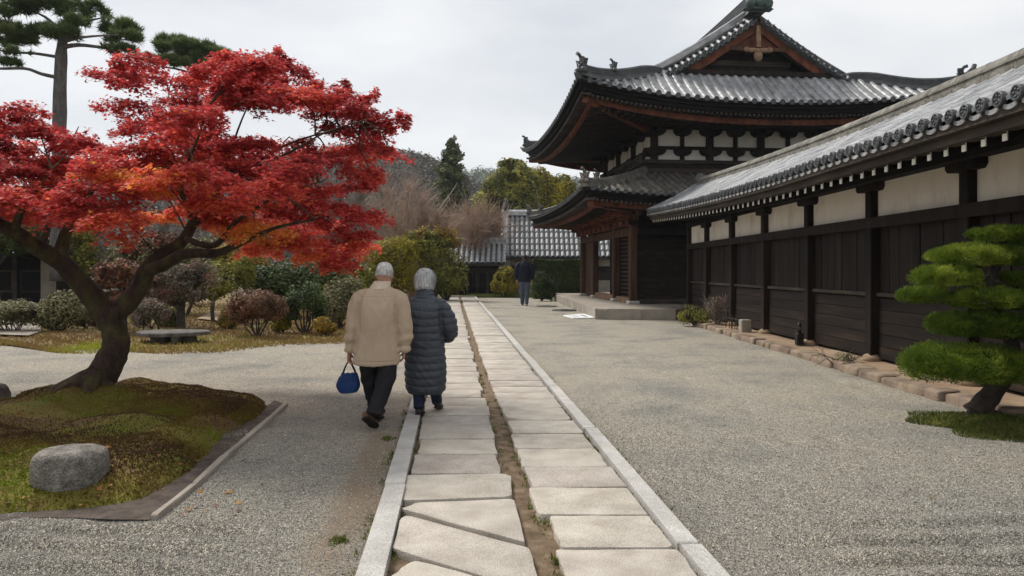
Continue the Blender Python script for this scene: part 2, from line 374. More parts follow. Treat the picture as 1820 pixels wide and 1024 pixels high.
# scattered footprints
for i in range(70):
    fx = RNG.uniform(1.5, 4.8); fy = RNG.uniform(3.8, 13)
    if i > 44: fx = RNG.uniform(-6, -1.4); fy = RNG.uniform(4.5, 11)
    Zg -= .028 * np.exp(-(((XX - fx) / .09) ** 2 + ((YY - fy) / .16) ** 2))
S = lat(XX, YY)
under = (S > -.74) & (S < 1.03)
Zg = np.where(under, -.06, Zg)
soil = .75 * np.exp(-((S + .98) / .16) ** 2) * np.clip((11 - YY) / 5, 0, 1) + .55 * np.exp(-((S + .80) / .10) ** 2) + .35 * np.exp(-((S - 1.1) / .07) ** 2)
soil = np.clip(soil * (.75 + .9 * fbm(Q * 2.5, 31, 3)), 0, .9)
mbg = MB(); r, c = XX.shape
idx = np.arange(r * c).reshape(r, c)
quads = np.stack([idx[:-1, :-1], idx[:-1, 1:], idx[1:, 1:], idx[1:, :-1]], -1).reshape(-1, 4)
me = npmesh('gravel_court', np.stack([XX, YY, Zg], -1).reshape(-1, 3), quads.ravel(), np.arange(len(quads)) * 4, M['gravel'], None, True, {'soil': ('POINT', soil.ravel())})
gravel = tag(link('gravel_court', me), 'pale grey raked gravel court on both sides of the stone path', kind='structure')

# PEBBLES: the loose top layer of the gravel near the camera
def gravel_z(x, y):
    i = np.clip(np.searchsorted(yy, y) - 1, 0, len(yy) - 2); j = np.clip(np.searchsorted(xx, x) - 1, 0, len(xx) - 2)
    v = (y - yy[i]) / (yy[i + 1] - yy[i]); u = (x - xx[j]) / (xx[j + 1] - xx[j])
    return (Zg[i, j] * (1 - u) + Zg[i, j + 1] * u) * (1 - v) + (Zg[i + 1, j] * (1 - u) + Zg[i + 1, j + 1] * u) * v
rg = np.random.default_rng(33); n = 460000
py_ = 3.3 + 6.2 * rg.beta(1.0, 2.2, n); px_ = rg.uniform(-.74, .74, n) * py_
s_ = lat(px_, py_); k_ = ((s_ < -.80) | (s_ > 1.09)) & (px_ < LEDGE_X - .3); px_, py_, s_ = px_[k_], py_[k_], s_[k_]
thin = rg.uniform(0, 1, len(px_)) > .75 * np.exp(-((s_ + 1.0) / .2) ** 2)
px_, py_ = px_[thin], py_[thin]; n = len(px_)
pz_ = gravel_z(px_, py_); sz = .0044 * rg.lognormal(0, .32, n); a_ = rg.uniform(0, 6.28, n)
ring_ = np.stack([np.stack([np.cos(a_ + k * 2.09 + rg.normal(0, .3, n)) * sz, np.sin(a_ + k * 2.09 + rg.normal(0, .3, n)) * sz, rg.uniform(-.3, .25, n) * sz], -1) for k in range(3)], 1)
top_ = np.stack([rg.normal(0, .35, n) * sz, rg.normal(0, .35, n) * sz, rg.uniform(.55, 1.0, n) * sz], -1)[:, None]
Vp = np.concatenate([ring_, top_], 1) + np.stack([px_, py_, pz_], -1)[:, None]
Fp = (np.arange(n)[:, None, None] * 4 + np.array([(0, 1, 3), (1, 2, 3), (2, 0, 3)])[None]).reshape(-1, 3)
M['pebble'] = leafmat('pebbles', [(0, (.07, .065, .056)), (.35, (.22, .205, .178)), (.65, (.37, .35, .31)), (.9, (.52, .49, .44)), (1, (.70, .68, .64))], 0.0, .9)
me = npmesh('loose_gravel', Vp.reshape(-1, 3), Fp.ravel(), np.arange(len(Fp)) * 3, M['pebble'], None, False, {'rnd': ('FACE', np.repeat(np.clip(rg.normal(.45, .20, n), 0, 1), 3))})
tag(link('loose_gravel', me), 'loose pale grey gravel stones scattered over the raked court', kind='stuff')

# base ground out to the horizon
M['earth'] = mat('earth', [(.3, (.045, .042, .022)), (.55, (.09, .082, .045)), (.8, (.13, .115, .07))], .35, 8, .95, .3, 12, fine=.2)
gb = MB(); gb.add([(-900, -60, -.09), (900, -60, -.09), (900, 1500, -.09), (-900, 1500, -.09)], [(0, 1, 2, 3)])
tag(gb.build('ground', M['earth']), 'brown earth ground under and beyond the garden', kind='structure')

# mossy lawn beyond the gravel, left of the path
edge = [(-260, 640), (0, 617), (60, 614), (100, 628), (150, 630), (215, 626), (300, 631), (400, 627), (470, 617), (540, 613), (610, 611), (660, 606), (700, 590), (748, 566), (775, 545), (781, 532)]
front = np.array([G(*p)[:2] for p in edge])
front[:, 1] += .0
def smooth_line(pts, n):
    d = np.r_[0, np.cumsum(np.linalg.norm(np.diff(pts, axis=0), axis=1))]
    t = np.linspace(0, d[-1], n)
    return np.c_[np.interp(t, d, pts[:, 0]), np.interp(t, d, pts[:, 1])]
fl = smooth_line(front, 140)
M['lawn'] = mat('mossy_lawn', [(.3, (.095, .058, .028)), (.48, (.155, .105, .04)), (.6, (.16, .135, .04)), (.75, (.155, .165, .03))], .8, 8, .95, .6, 30, fine=.25, fscale=60)
rows = []
for k, t in enumerate(np.r_[0, .012, .03, .06, .1, .16, .24, .34, .46, .6, .8, 1]):
    far = np.c_[np.clip(fl[:, 0] * 1.6 - 2, -60, -2.4), np.full(len(fl), 44.0)]
    far[:, 0] = np.linspace(-60, -2.4, len(fl))
    xy = fl * (1 - t) + far * t
    z = -.02 + (.085 * min(1, k / 4.0)) + .04 * fbm(np.c_[xy * .5, 0 * xy[:, 0]], 41, 3) * (k > 2)
    rows.append(np.c_[xy, z])
lawn = MB().grid(rows).build('moss_lawn', M['lawn'], smooth=True)
tag(lawn, 'ochre moss and dry grass beyond the gravel on the left', kind='structure')
LAWN = np.array(rows)

def blades(name, pts, h, mat_, parent=None, seed=0, rnd=None, wd=.35, per=1, smoothz=1.0, **tg):
    """small upright or leaning triangles rooted at pts"""
    rg = np.random.default_rng(seed); n = len(pts)
    pts = np.repeat(pts, per, axis=0); 
    if rnd is not None: rnd = np.repeat(rnd, per)
    n = len(pts)
    a = rg.uniform(0, 2 * math.pi, n); hh = h * rg.uniform(.5, 1.3, n); ww = hh * wd
    base = pts + np.c_[rg.normal(0, h * .5, (n, 2)), np.zeros(n)] if per > 1 else pts
    d = np.c_[np.cos(a), np.sin(a), np.zeros(n)]
    lean = np.c_[rg.normal(0, .45, (n, 2)) * hh[:, None], hh * smoothz]
    V = np.stack([base - d * ww[:, None] / 2, base + d * ww[:, None] / 2, base + lean], 1).reshape(-1, 3)
    rn = np.clip(rg.normal(.5, .2, n) if rnd is None else rnd + rg.normal(0, .14, n), 0, 1)
    o = org(parent) if parent is not None else 0
    me = npmesh(name, V - o, np.arange(3 * n), np.arange(n) * 3, mat_, None, False, {'rnd': ('FACE', rn)})
    return tag(link(name, me, parent), kind='stuff', **tg)
def lawn_points(n, seed, ymax=30):
    rg = np.random.default_rng(seed)
    A = LAWN; res = []
    i = rg.integers(0, A.shape[0] - 1, n); j = rg.integers(0, A.shape[1] - 1, n); u = rg.uniform(0, 1, (n, 1)); v = rg.uniform(0, 1, (n, 1))
    p = (A[i, j] * (1 - u) + A[i + 1, j] * u) * (1 - v) + (A[i, j + 1] * (1 - u) + A[i + 1, j + 1] * u) * v
    return p[(p[:, 1] < ymax) & (p[:, 0] > -.62 * p[:, 1] * 1.2 - 1)]
lp = lawn_points(120000, 5, 32)
tint = np.clip(.33 + .5 * fbm(np.c_[lp[:, :2] * .55, 0 * lp[:, 0]], 51, 3), 0, 1)
# two fresh green cushions of moss near the front edge
for (gx, gy, s, v) in ((150, 620, .75, .55), (300, 615, 1.3, .18), (390, 605, .9, .22)):
    g = G(gx, gy); tint += v * np.exp(-((lp[:, 0] - g[0]) / s) ** 2 - ((lp[:, 1] - g[1]) / 1.0) ** 2)
blades('lawn_grass', lp, .055, M['lawn_blade'], seed=6, rnd=np.clip(tint, 0, 1), wd=.6, label='short ochre grass and moss on the lawn left of the path')

# grass strip behind the gravel, right of the path end
gs = MB(); 
A0 = [[(-2.6, 40.9, .02), (3.0, 40.9, .02)], [(-2.6, 46, .03), (3.5, 46, .03)], [(-6, 58, .1), (12, 58, .1)]]
tag(gs.grid(A0).build('grass_verge', M['lawn']), 'dull green grass verge beyond the end of the path', kind='structure')
rg = np.random.default_rng(8)
gp = np.c_[rg.uniform(-2.6, 3.0, 14000), rg.uniform(40.9, 47, 14000), np.full(14000, .02)]
blades('verge_grass', gp, .12, M['grass_green'], seed=9, wd=.4, label='low green grass between path end and hedge')

# ------------------------------------------------------------------ the stone path
path = thing('path', (*pxy(.15, 3.7), 0)); tag(path, 'straight path of pale granite slabs with a soil joint down the middle', kind='structure')
L0, Y1 = 1.4, 40.6
def strip(s0, s1, Ya, Yb, z):
    return [(*pxy(s0, Ya), z), (*pxy(s1, Ya), z), (*pxy(s1, Yb), z), (*pxy(s0, Yb), z)]
yb = np.linspace(L0, Y1, 400)
sb = np.linspace(-.66, .97, 24)
bed = np.array([[(*pxy(s, Y), 0) for s in sb] for Y in yb])
bed[..., 2] = -.012 + .012 * fbm(np.stack([bed[..., 0] * 7, bed[..., 1] * 7, 0 * bed[..., 0]], -1), 61, 3)
MB().grid(bed).build('soil_bed', M['dirt'], path, smooth=True)
def slab(poly, ztop=.033, b=.0055, seed=0):
    """polygon in (s, Y); corners cut, edges worn"""
    rg = np.random.default_rng(seed)
    poly = np.array(poly, float)
    # round the corners
    res = []
    n = len(poly)
    for i in range(n):
        p, q, s = poly[i - 1], poly[i], poly[(i + 1) % n]
        cut = rg.uniform(.008, .035) * (1 + (rg.random() < .12) * 1.3)
        e0 = (p - q); e1 = (s - q); l0 = np.linalg.norm(e0); l1 = np.linalg.norm(e1)
        res += [q + e0 / l0 * min(cut, l0 * .3), q + (e0 / l0 + e1 / l1) * min(cut, l0 * .3, l1 * .3) * .32, q + e1 / l1 * min(cut, l1 * .3)]
        for f in (.3, .55, .8):
            m_ = q * (1 - f) + s * f
            res.append(m_ + rg.normal(0, .0045, 2))
    res = np.array(res)
    xy = np.array([pxy(s, Y) for s, Y in res])
    tilt = rg.normal(0, .003, 2); zt = ztop + rg.normal(0, .003)
    c = xy.mean(0); k = len(xy)
    def ring(ins, z):
        d = xy - c; Ln = np.linalg.norm(d, axis=1)[:, None]
        q = xy - d / Ln * ins
        return np.c_[q, z + (q - c) @ tilt]
    mb = MB(); mb.loft([np.c_[xy, np.full(k, -.03)], ring(0, zt - b), ring(b * .35, zt - b * .35), ring(b * 1.1, zt)])
    o = mb.build('paving_slab', M['granite'], path)
    return autosmooth(o, 50)
def Yof(py): return FPX * (H - .03) / (py - CY)
g = .024
# left column: two joints run askew near the camera, as in the photograph
leftj = [886.5, 841, 808, 781, 756, 739, 722, 707.5, 694, 681.5]
rg = np.random.default_rng(77)
def Ls(px, py):
    p = G(px, py, .03); return (lat(p[0], p[1]), p[1])
slab([Ls(716, 890), Ls(910, 883), Ls(909, 846), Ls(894, 841.5), Ls(722, 845)], seed=1)                 # whole slab D
slab([Ls(712, 904), Ls(742, 893.5), Ls(914, 887.5), Ls(933, 964)], seed=2)                              # wedge
slab([Ls(697, 973), Ls(716, 914), Ls(941, 974), Ls(958, 1035), Ls(893, 1035)], seed=3)                  # long askew slab
slab([Ls(690, 1026), Ls(735, 995), Ls(838, 1022), Ls(960, 1072), Ls(966, 1120), Ls(668, 1120)], seed=4)
slab([(-.60, 2.95), (.12, 2.95), (.12, 2.42), (-.60, 2.42)], seed=5)
slab([(-.60, 2.40), (.12, 2.40), (.12, 1.8), (-.60, 1.8)], seed=6)
ys = [Yof(p) for p in leftj]
ys[0] = Yof(843)
ys = [Yof(843.5), Yof(808)] + [Yof(p) for p in leftj[3:]]
while ys[-1] < Y1 - .7: ys.append(ys[-1] + rg.uniform(.47, .62))
ys[-1] = Y1
for i in range(len(ys) - 1):
    er = .078 + rg.normal(0, .012) + (.0 if i else -.015)
    el = -.605 + rg.normal(0, .006)
    t0 = rg.normal(0, .006); t1 = rg.normal(0, .006)
    slab([(el, ys[i] + g + t0), (er, ys[i] + g - t0 + rg.normal(0, .004)), (er + rg.normal(0, .008), ys[i + 1] - .002 + t1), (el, ys[i + 1] - .002 - t1)], seed=100 + i)
rightj = [1150, 1060, 976, 917, 868, 830, 797.5, 771.5, 748, 725.5, 710, 698, 687, 677]
ys = [1.6, 2.15] + [Yof(p) for p in rightj]
while ys[-1] < Y1 - .7: ys.append(ys[-1] + rg.uniform(.5, .66))
ys[-1] = Y1
loff = {3: .02, 4: .06, 5: -.005, 6: .012, 7: .008, 8: .012, 9: .018, 10: .03, 11: -.012, 12: -.02, 13: -.02, 14: -.03}
for i in range(len(ys) - 1):
    el = .245 + loff.get(i, -.03) + rg.normal(0, .006); er = .918 + rg.normal(0, .006)
    poly = [(el, ys[i] + g), (er, ys[i] + g + rg.normal(0, .004)), (er, ys[i + 1] - .002), (el + rg.normal(0, .006), ys[i + 1] - .002)]
    if abs(ys[i] - Yof(748)) < .01: poly = [(el - .02, ys[i] + .18), (el + .10, ys[i] + g)] + poly[1:3] + [(el - .03, ys[i + 1] - .002)]
    slab(poly, seed=300 + i)
def kerb_run(s0, s1, cuts, z=.055, seed=0):
    rg = np.random.default_rng(seed)
    for a, b_ in zip(cuts[:-1], cuts[1:]):
        j0, j1 = rg.normal(0, .005, 2)
        q = [pxy(s0 + j0, a + .008), pxy(s1 + j0, a + .008), pxy(s1 + j1, b_ - .004), pxy(s0 + j1, b_ - .004)]
        autosmooth(MB().prism(q, -.06, z + rg.normal(0, .002), .009).build('kerb_stone', M['kerb'], path), 30)
kc = [1.4, Yof(1060), Yof(866), Yof(712)]
while kc[-1] < 38.5: kc.append(kc[-1] + rg.uniform(1.9, 2.6))
kc[-1] = Y1
kerb_run(-.772, -.632, kc, seed=1)
kc = [1.4]
while kc[-1] < 38.5: kc.append(kc[-1] + rg.uniform(2.2, 3.2))
kc[-1] = Y1
kerb_run(.945, 1.062, kc, seed=2)
a, b_ = Y1 + .02, Y1 + .3
autosmooth(MB().prism([pxy(-.772, a), pxy(1.062, a), pxy(1.062, b_), pxy(-.772, b_)], -.06, .10, .012).build('end_kerb', M['kerb'], path), 30)
# grass and moss growing in the joints and along the kerbs
rg = np.random.default_rng(91); pts = []
for (s, sd_, n, ya, yb_) in ((-.617, .008, 260, 3, 9), (.93, .008, 420, 3, 16), (.235, .02, 260, 3, 14), (.105, .015, 110, 3, 12), (-.80, .02, 120, 3.5, 9), (1.08, .02, 160, 3, 14)):
    for _ in range(n // 6):
        Y0 = rg.uniform(ya, yb_); k = rg.integers(2, 12)
        for _ in range(k):
            Yk = Y0 + rg.normal(0, .05); pts.append((*pxy(s + rg.normal(0, sd_), Yk), .0))
for (px_, py_) in ((893, 727), (603, 962), (995, 1000), (748, 730), (690, 780)):
    q = G(px_, py_)
    for _ in range(60): pts.append((q[0] + rg.normal(0, .025), q[1] + rg.normal(0, .03), .0))
blades('joint_moss', np.array(pts), .022, M['grass_green'], path, seed=92, wd=.5, per=3)
# ------------------------------------------------------------------ the two-storeyed temple gate
GO = np.array((4.33, 26.2)); GU = np.array((.994, .108)); GV = np.array((-.108, .994))
def gt(V):
    V = np.asarray(V, float)
    xy = GO + V[..., :1] * GU + V[..., 1:2] * GV
    return np.concatenate([xy, V[..., 2:3]], -1)
gate = thing('temple_gate', (*gt(np.array((4.2, 4.6, 0)))[:2], 0), 'two-storeyed dark timber temple gate with curved grey tiled roofs', 'temple')
def GM(): return MB(gt)

class Roof:
    def __init__(s, u0, u1, v0, v1, ze, lift, pw, zm, zf, dtop):
        s.u0, s.u1, s.v0, s.v1, s.ze, s.L, s.pw, s.zm, s.zf, s.dtop = u0, u1, v0, v1, ze, lift, pw, zm, zf, dtop
        s.uc, s.vc, s.hu, s.hv = (u0 + u1) / 2, (v0 + v1) / 2, (u1 - u0) / 2, (v1 - v0) / 2
        d = np.linspace(0, dtop, 80); s.tf, s.tz = d, zf(d)
        dm = np.linspace(0, s.hu, 300); s.md, s.mz = dm, zm(dm)
    def lift(s, u, v):
        return s.L * np.clip(np.abs(u - s.uc) / s.hu, 0, 1) ** s.pw * np.clip(np.abs(v - s.vc) / s.hv, 0, 1) ** s.pw
    def dm_of(s, df): return np.interp(s.zf(df), s.mz, s.md)          # hip: where the two slopes meet
    def df_of(s, dm): return np.interp(s.zm(dm), s.tz, s.tf)
    def front(s, u, df): return np.stack([u, s.v0 + df, s.zf(df) + s.lift(u, s.v0 + df)], -1)
    def back(s, u, df): return np.stack([u, s.v1 - df, s.zf(df) + s.lift(u, s.v1 - df)], -1)
    def left(s, v, dm): return np.stack([s.u0 + dm, v, s.zm(dm) + s.lift(s.u0 + dm, v)], -1)
    def right(s, v, dm): return np.stack([s.u1 - dm, v, s.zm(dm) + s.lift(s.u1 - dm, v)], -1)
    def loop(s, d, dz, lf=1.0, n=26):
        """closed line round the eaves, inset d"""
        t = np.linspace(0, 1, n)
        def q(a): return np.sin((a - .5) * math.pi) * .5 + .5
        t = q(t)
        u = s.u0 + d + t * (s.u1 - s.u0 - 2 * d); v = s.v0 + d + t * (s.v1 - s.v0 - 2 * d)
        su = np.abs(t - .5) * 2
        zz = s.ze + dz + s.L * lf * su ** s.pw
        A = [np.c_[u, np.full(n, s.v0 + d), zz][:-1], np.c_[np.full(n, s.u1 - d), v, zz][:-1],
             np.c_[u[::-1], np.full(n, s.v1 - d), zz[::-1]][:-1], np.c_[np.full(n, s.u0 + d), v[::-1], zz[::-1]][:-1]]
        return np.vstack(A)
def ring_mesh(loops, close=False):
    mb = GM(); L = list(loops) + ([loops[0]] if close else [])
    n = len(L[0]); F = []
    for i in range(len(L) - 1):
        for j in range(n):
            F.append((i*n+j, i*n+(j+1) % n, (i+1)*n+(j+1) % n, (i+1)*n+j))
    mb.add(np.vstack(L), F); return mb

def roll_pts(P_, lat_, r, step=.34, flare=.010, segs=5, endcap=True, lift_=.0):
    """half-round cover tiles laid along a line, each lapping the next"""
    P_ = np.asarray(P_, float); d = np.r_[0, np.cumsum(np.linalg.norm(np.diff(P_, axis=0), axis=1))]
    n = max(1, int(round(d[-1] / step))); th = np.linspace(0, math.pi, segs + 1)
    lat_ = np.asarray(lat_, float); mb = MB(gt); rings = []
    cuts = np.linspace(0, d[-1], n + 1)
    for i in range(n):
        for t, rr in ((cuts[i], r + flare), (cuts[i + 1], r)):
            p = np.array([np.interp(t, d, P_[:, k]) for k in range(3)])
            rings.append(p + np.cos(th)[:, None] * lat_ * rr + np.sin(th)[:, None] * np.array((0, 0, 1.)) * rr + np.array((0, 0, lift_)))
    mb.loft(rings, cap=False, closed=False)
    if endcap:
        e = rings[0]; mb.add(np.vstack([e, [e.mean(0) * [1, 1, 1] - [0, 0, r * .5]]]), [tuple(range(segs + 1))])
    return mb
def eave_disc(mb, p, outdir, r=.085, m=1):
    outdir = np.asarray(outdir, float); side = np.cross(outdir, (0, 0, 1)); th = np.arange(10) * 2 * math.pi / 10
    rr = [np.asarray(p) + outdir * o + np.cos(th)[:, None] * side * q + np.sin(th)[:, None] * np.array((0, 0, 1.)) * q for o, q in ((-.03, r), (.035, r), (.035, r * .7), (.02, r * .65))]
    mb.loft(rr, m)

def hipped_tiles(R, parent, tilemat, disc, spacing, r, gable_dm=None, sheetname='upper_roof', name='tile_row'):
    """pan sheet plus one object per row of cover tiles on the slopes in view"""
    # pan sheets
    mb = GM()
    us = np.linspace(R.u0, R.u1, 90); dft = np.minimum(R.df_of(np.minimum(us - R.u0, R.u1 - us)), R.dtop)
    t = np.linspace(0, 1, 9)
    mb.grid(np.array([R.front(us, dft * k) for k in t])); mb.grid(np.array([R.back(us[::-1], dft[::-1] * k) for k in t]))
    vs_ = np.unique(np.r_[np.linspace(R.v0, R.v0 + R.dtop - 1e-3, 20), np.linspace(R.v0 + R.dtop, R.v1 - R.dtop, 40), np.linspace(R.v1 - R.dtop + 1e-3, R.v1, 20)])
    df = np.minimum(vs_ - R.v0, R.v1 - vs_)
    top = R.hu if gable_dm else R.dm_of(R.dtop)
    dmt = np.where(df < R.dtop - 1e-6, R.dm_of(np.minimum(df, R.dtop)), top)
    t = np.linspace(0, 1, 14)
    mb.grid(np.array([R.left(vs_[::-1], dmt[::-1] * k) for k in t])); mb.grid(np.array([R.right(vs_, dmt * k) for k in t]))
    sheet = mb.build(sheetname, tilemat, parent, smooth=True); parent = sheet
    n = int((R.u1 - R.u0) / spacing)
    for i in range(n + 1):
        u = R.u0 + .06 + (R.u1 - R.u0 - .12) * i / n
        m_ = min(R.df_of(min(u - R.u0, R.u1 - u)), R.dtop)
        if m_ < .12: continue
        p = R.front(np.full(10, u), np.linspace(-.02, m_, 10))
        q = roll_pts(p, (1, 0, 0), r); eave_disc(q, p[0] + [0, 0, r * .2], (0, -1, 0), r * 1.15)
        autosmooth(q.build(name, [tilemat, disc], parent), 45)
    n = int((R.v1 - R.v0) / spacing)
    for i in range(n + 1):
        v = R.v0 + .06 + (R.v1 - R.v0 - .12) * i / n
        df = min(v - R.v0, R.v1 - v)
        m_ = R.dm_of(df) if df < R.dtop else top
        if m_ < .12: continue
        p = R.left(np.full(14, v), np.linspace(-.02, m_, 14))
        q = roll_pts(p, (0, -1, 0), r); eave_disc(q, p[0] + [0, 0, r * .2], (-1, 0, 0), r * 1.15)
        autosmooth(q.build(name, [tilemat, disc], parent), 45)
    mb = GM()
    for i in range(0, int((R.u1 - R.u0) / spacing)):
        u = R.u0 + .3 + i * spacing
        if u > R.u1 - .3: break
        m_ = min(R.df_of(min(u - R.u0, R.u1 - u)), R.dtop); p = R.back(np.full(5, u), np.linspace(0, m_, 5))
        x = roll_pts(p, (-1, 0, 0), r, 2.0, 0, 3, False); mb.add(np.vstack(x.v), x.f)
    for i in range(0, int((R.v1 - R.v0) / spacing)):
        v = R.v0 + .3 + i * spacing
        if v > R.v1 - .3: break
        df = min(v - R.v0, R.v1 - v); m_ = R.dm_of(df) if df < R.dtop else top; p = R.right(np.full(8, v), np.linspace(0, m_, 8))
        x = roll_pts(p, (0, 1, 0), r, 2.0, 0, 3, False); mb.add(np.vstack(x.v), x.f)
    tag(mb.build('tile_rows', tilemat, parent, smooth=True), kind='stuff')
    return sheet

def eaves(R, parent, deep, beam_m, raf_sp=.3, rdeep=3.3, edge_m='wood_black', zk=1.0):
    """stepped eave edge, red board, rafters and the boarding above them"""
    ring_mesh([R.loop(-.02, -.015), R.loop(-.02, -.09 * zk), R.loop(.10, -.10 * zk), R.loop(.12, -.20 * zk), R.loop(.22, -.21 * zk), R.loop(.24, -.34 * zk), R.loop(.34, -.35 * zk), R.loop(.37, -.47 * zk), R.loop(.5, -.47 * zk)]).build('eave_edge', M[edge_m], parent)
    # ends of the small upper rafters
    mb = GM()
    for i in range(int((R.u1 - R.u0) / .16)):
        u = R.u0 + .2 + i * .16
        if u > R.u1 - .2: break
        z = R.ze - .42 * zk + R.lift(u, R.v0); mb.box((u, R.v0 + .30, z), (.07, .34, .075))
    for i in range(int((R.v1 - R.v0) / .16)):
        v = R.v0 + .2 + i * .16
        if v > R.v1 - .2: break
        z = R.ze - .42 * zk + R.lift(R.u0, v); mb.box((R.u0 + .30, v, z), (.34, .07, .075))
    tag(mb.build('rafter_ends', M['wood_gray'], parent), kind='stuff')
    a, b_ = -.40 * zk, -.66 * zk
    ring_mesh([R.loop(.50, a), R.loop(.50, b_), R.loop(.66, b_), R.loop(.66, a)], True).build('eave_beam', M[beam_m], parent)
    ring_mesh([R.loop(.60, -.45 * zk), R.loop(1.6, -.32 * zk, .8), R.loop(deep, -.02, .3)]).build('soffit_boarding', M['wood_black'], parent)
    n = int((R.v1 - R.v0) / raf_sp)
    for i in range(n):
        v = R.v0 + .9 + i * raf_sp
        if v > R.v1 - .9: break
        df = min(v - R.v0, R.v1 - v); m_ = min(rdeep, max(df - .15, .9)); lf = R.lift(R.u0, v)
        zz = lambda d: R.ze - .62 * zk + .14 * (d - .6) + lf * (1 - .27 * (d - .6))
        GM().bar((R.u0 + .62, v, zz(.62)), (R.u0 + m_, v, zz(m_)), .11, .12).build('rafter', M['wood_dark'], parent)
    n = int((R.u1 - R.u0) / raf_sp)
    for i in range(n):
        u = R.u0 + .9 + i * raf_sp
        if u > R.u1 - .9: break
        df = min(u - R.u0, R.u1 - u); m_ = min(rdeep, max(df - .15, .9)); lf = R.lift(u, R.v0)
        zz = lambda d: R.ze - .62 * zk + .14 * (d - .6) + lf * (1 - .27 * (d - .6))
        GM().bar((u, R.v0 + .62, zz(.62)), (u, R.v0 + m_, zz(m_)), .11, .12).build('rafter', M['wood_dark'], parent)
    for (u, v, su, sv) in ((R.u0, R.v0, 1, 1), (R.u1, R.v0, -1, 1), (R.u0, R.v1, 1, -1)):
        GM().bar((u + .32 * su, v + .32 * sv, R.ze + R.L - .55 * zk), (u + rdeep * su, v + rdeep * sv, R.ze - .3 * zk), .24, .30).build('hip_rafter', M['wood_red'], parent)

def ridge_run(pts, wd, ht, m, parent, name='ridge', cap=.09, rows=3):
    """stacked ridge tiles with a round cap, following a line"""
    pts = np.asarray(pts, float); k = len(pts)
    T = np.gradient(pts, axis=0); T[:, 2] = 0; T /= np.linalg.norm(T, axis=1)[:, None]
    S_ = np.c_[T[:, 1], -T[:, 0], np.zeros(k)]
    prof = [(-wd * .62, -.12)]
    for i in range(rows):
        z0 = ht * i / rows; z1 = ht * (i + 1) / rows; q = wd * (.5 - .05 * i)
        prof += [(-q, z0), (-q, z1 - .02), (-q - .02, z1 - .02), (-q - .02, z1)]
    prof += [(-cap, ht)] + [(-math.cos(a) * cap, ht + math.sin(a) * cap) for a in np.linspace(.3, math.pi - .3, 6)] + [(cap, ht)]
    left_ = [(x, z) for x, z in prof if x < -cap * .99 and z <= ht]
    prof += [(-x, z) for x, z in left_[::-1]]
    rings = [np.array([pts[i] + S_[i] * x + np.array((0, 0, z)) for x, z in prof]) for i in range(k)]
    return autosmooth(GM().loft(rings).build(name, m, parent), 35)
def ogre_tile(p, outd, parent, s=1.0, m='tile_dark', name='ridge_end_tile'):
    """demon-face end tile: flared plate with horns, brow and scrolls"""
    outd = np.array(outd, float); outd /= np.linalg.norm(outd); sd_ = np.cross(outd, (0, 0, 1.)); up = np.array((0, 0, 1.)); p = np.asarray(p, float)
    mb = GM()
    out_ = [(-.34, -.16), (-.22, -.10), (-.19, .12), (-.24, .30), (-.30, .44), (-.17, .40), (-.07, .36), (-.05, .58), (.05, .58), (.07, .36), (.17, .40), (.30, .44), (.24, .30), (.19, .12), (.22, -.10), (.34, -.16)]
    mb.loft([np.array([p + sd_ * x * s + up * z * s + outd * o for x, z in out_]) for o in (-.17 * s, .05 * s)])
    for x, z, r, o in ((-.1, .22, .075, .05), (.1, .22, .075, .05), (0, .12, .10, .06), (0, .0, .14, .04), (-.2, -.04, .13, .03), (.2, -.04, .13, .03), (0, .33, .09, .03), (-.22, .30, .08, -.06), (.22, .30, .08, -.06), (0, .1, .16, -.10)):
        mb.ell(p + sd_ * x * s + up * z * s + outd * o * s, (r * s, r * s, r * s), 8, 6)
    mb.tube([p + up * .5 * s, p + up * .62 * s + outd * .1 * s, p + up * .66 * s + outd * .24 * s], [.07 * s, .075 * s, .08 * s], 8)
    return autosmooth(mb.build(name, M[m], parent), 40)

# --- upper roof
RU = Roof(-2.5, 10.9, -2.5, 11.7, 7.1, .62, 2.3,
          lambda d: 10.6 - .74 * (6.7 - d) + .0325 * (6.7 - d) ** 2,
          lambda d: 7.099 + .68 * d + .075 * d * d, 1.7)
up_roof = hipped_tiles(RU, gate, M['tile'], M['tile_dark'], .325, .082, gable_dm=True)
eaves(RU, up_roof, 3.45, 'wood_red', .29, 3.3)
# hip ridges
for side in (-1, 1):
    df = np.linspace(.05, 1.72, 14); dm = RU.dm_of(np.minimum(df, 1.7))
    u = RU.u0 + dm if side < 0 else RU.u1 - dm
    p = np.c_[u, RU.v0 + df, RU.zf(np.minimum(df, 1.7)) + RU.lift(u, RU.v0 + df) + .04]
    p[:5, 2] += np.array((.14, .09, .05, .03, .01)); p[-4:, 2] -= np.array((.04, .10, .18, .28))
    ridge_run(p, .30, .22, M['tile_dark'], up_roof, 'hip_ridge')
    outd = (side * .85, -.5, 0)
    ogre_tile(p[0] + np.array((0, 0, .10)), outd, up_roof, .74)
    if side < 0: ogre_tile(p[4] + np.array((.1, 0, .28)), outd, up_roof, .5)
    else:
        e = p[0] + np.array((0, 0, .2)); GM().tube([e, e + [.18, -.1, .10], e + [.30, -.16, .26], e + [.34, -.18, .42]], [.12, .11, .09, .07], 8).build('ridge_curl', M['tile_dark'], up_roof, smooth=True)
    # same at the back
    u2 = u; p2 = p.copy(); p2[:, 1] = RU.v1 - df
    ridge_run(p2, .30, .22, M['tile_dark'], up_roof, 'hip_ridge')
    ogre_tile(p2[0] + np.array((0, 0, .06)), (side * .85, .5, 0), up_roof, .7)
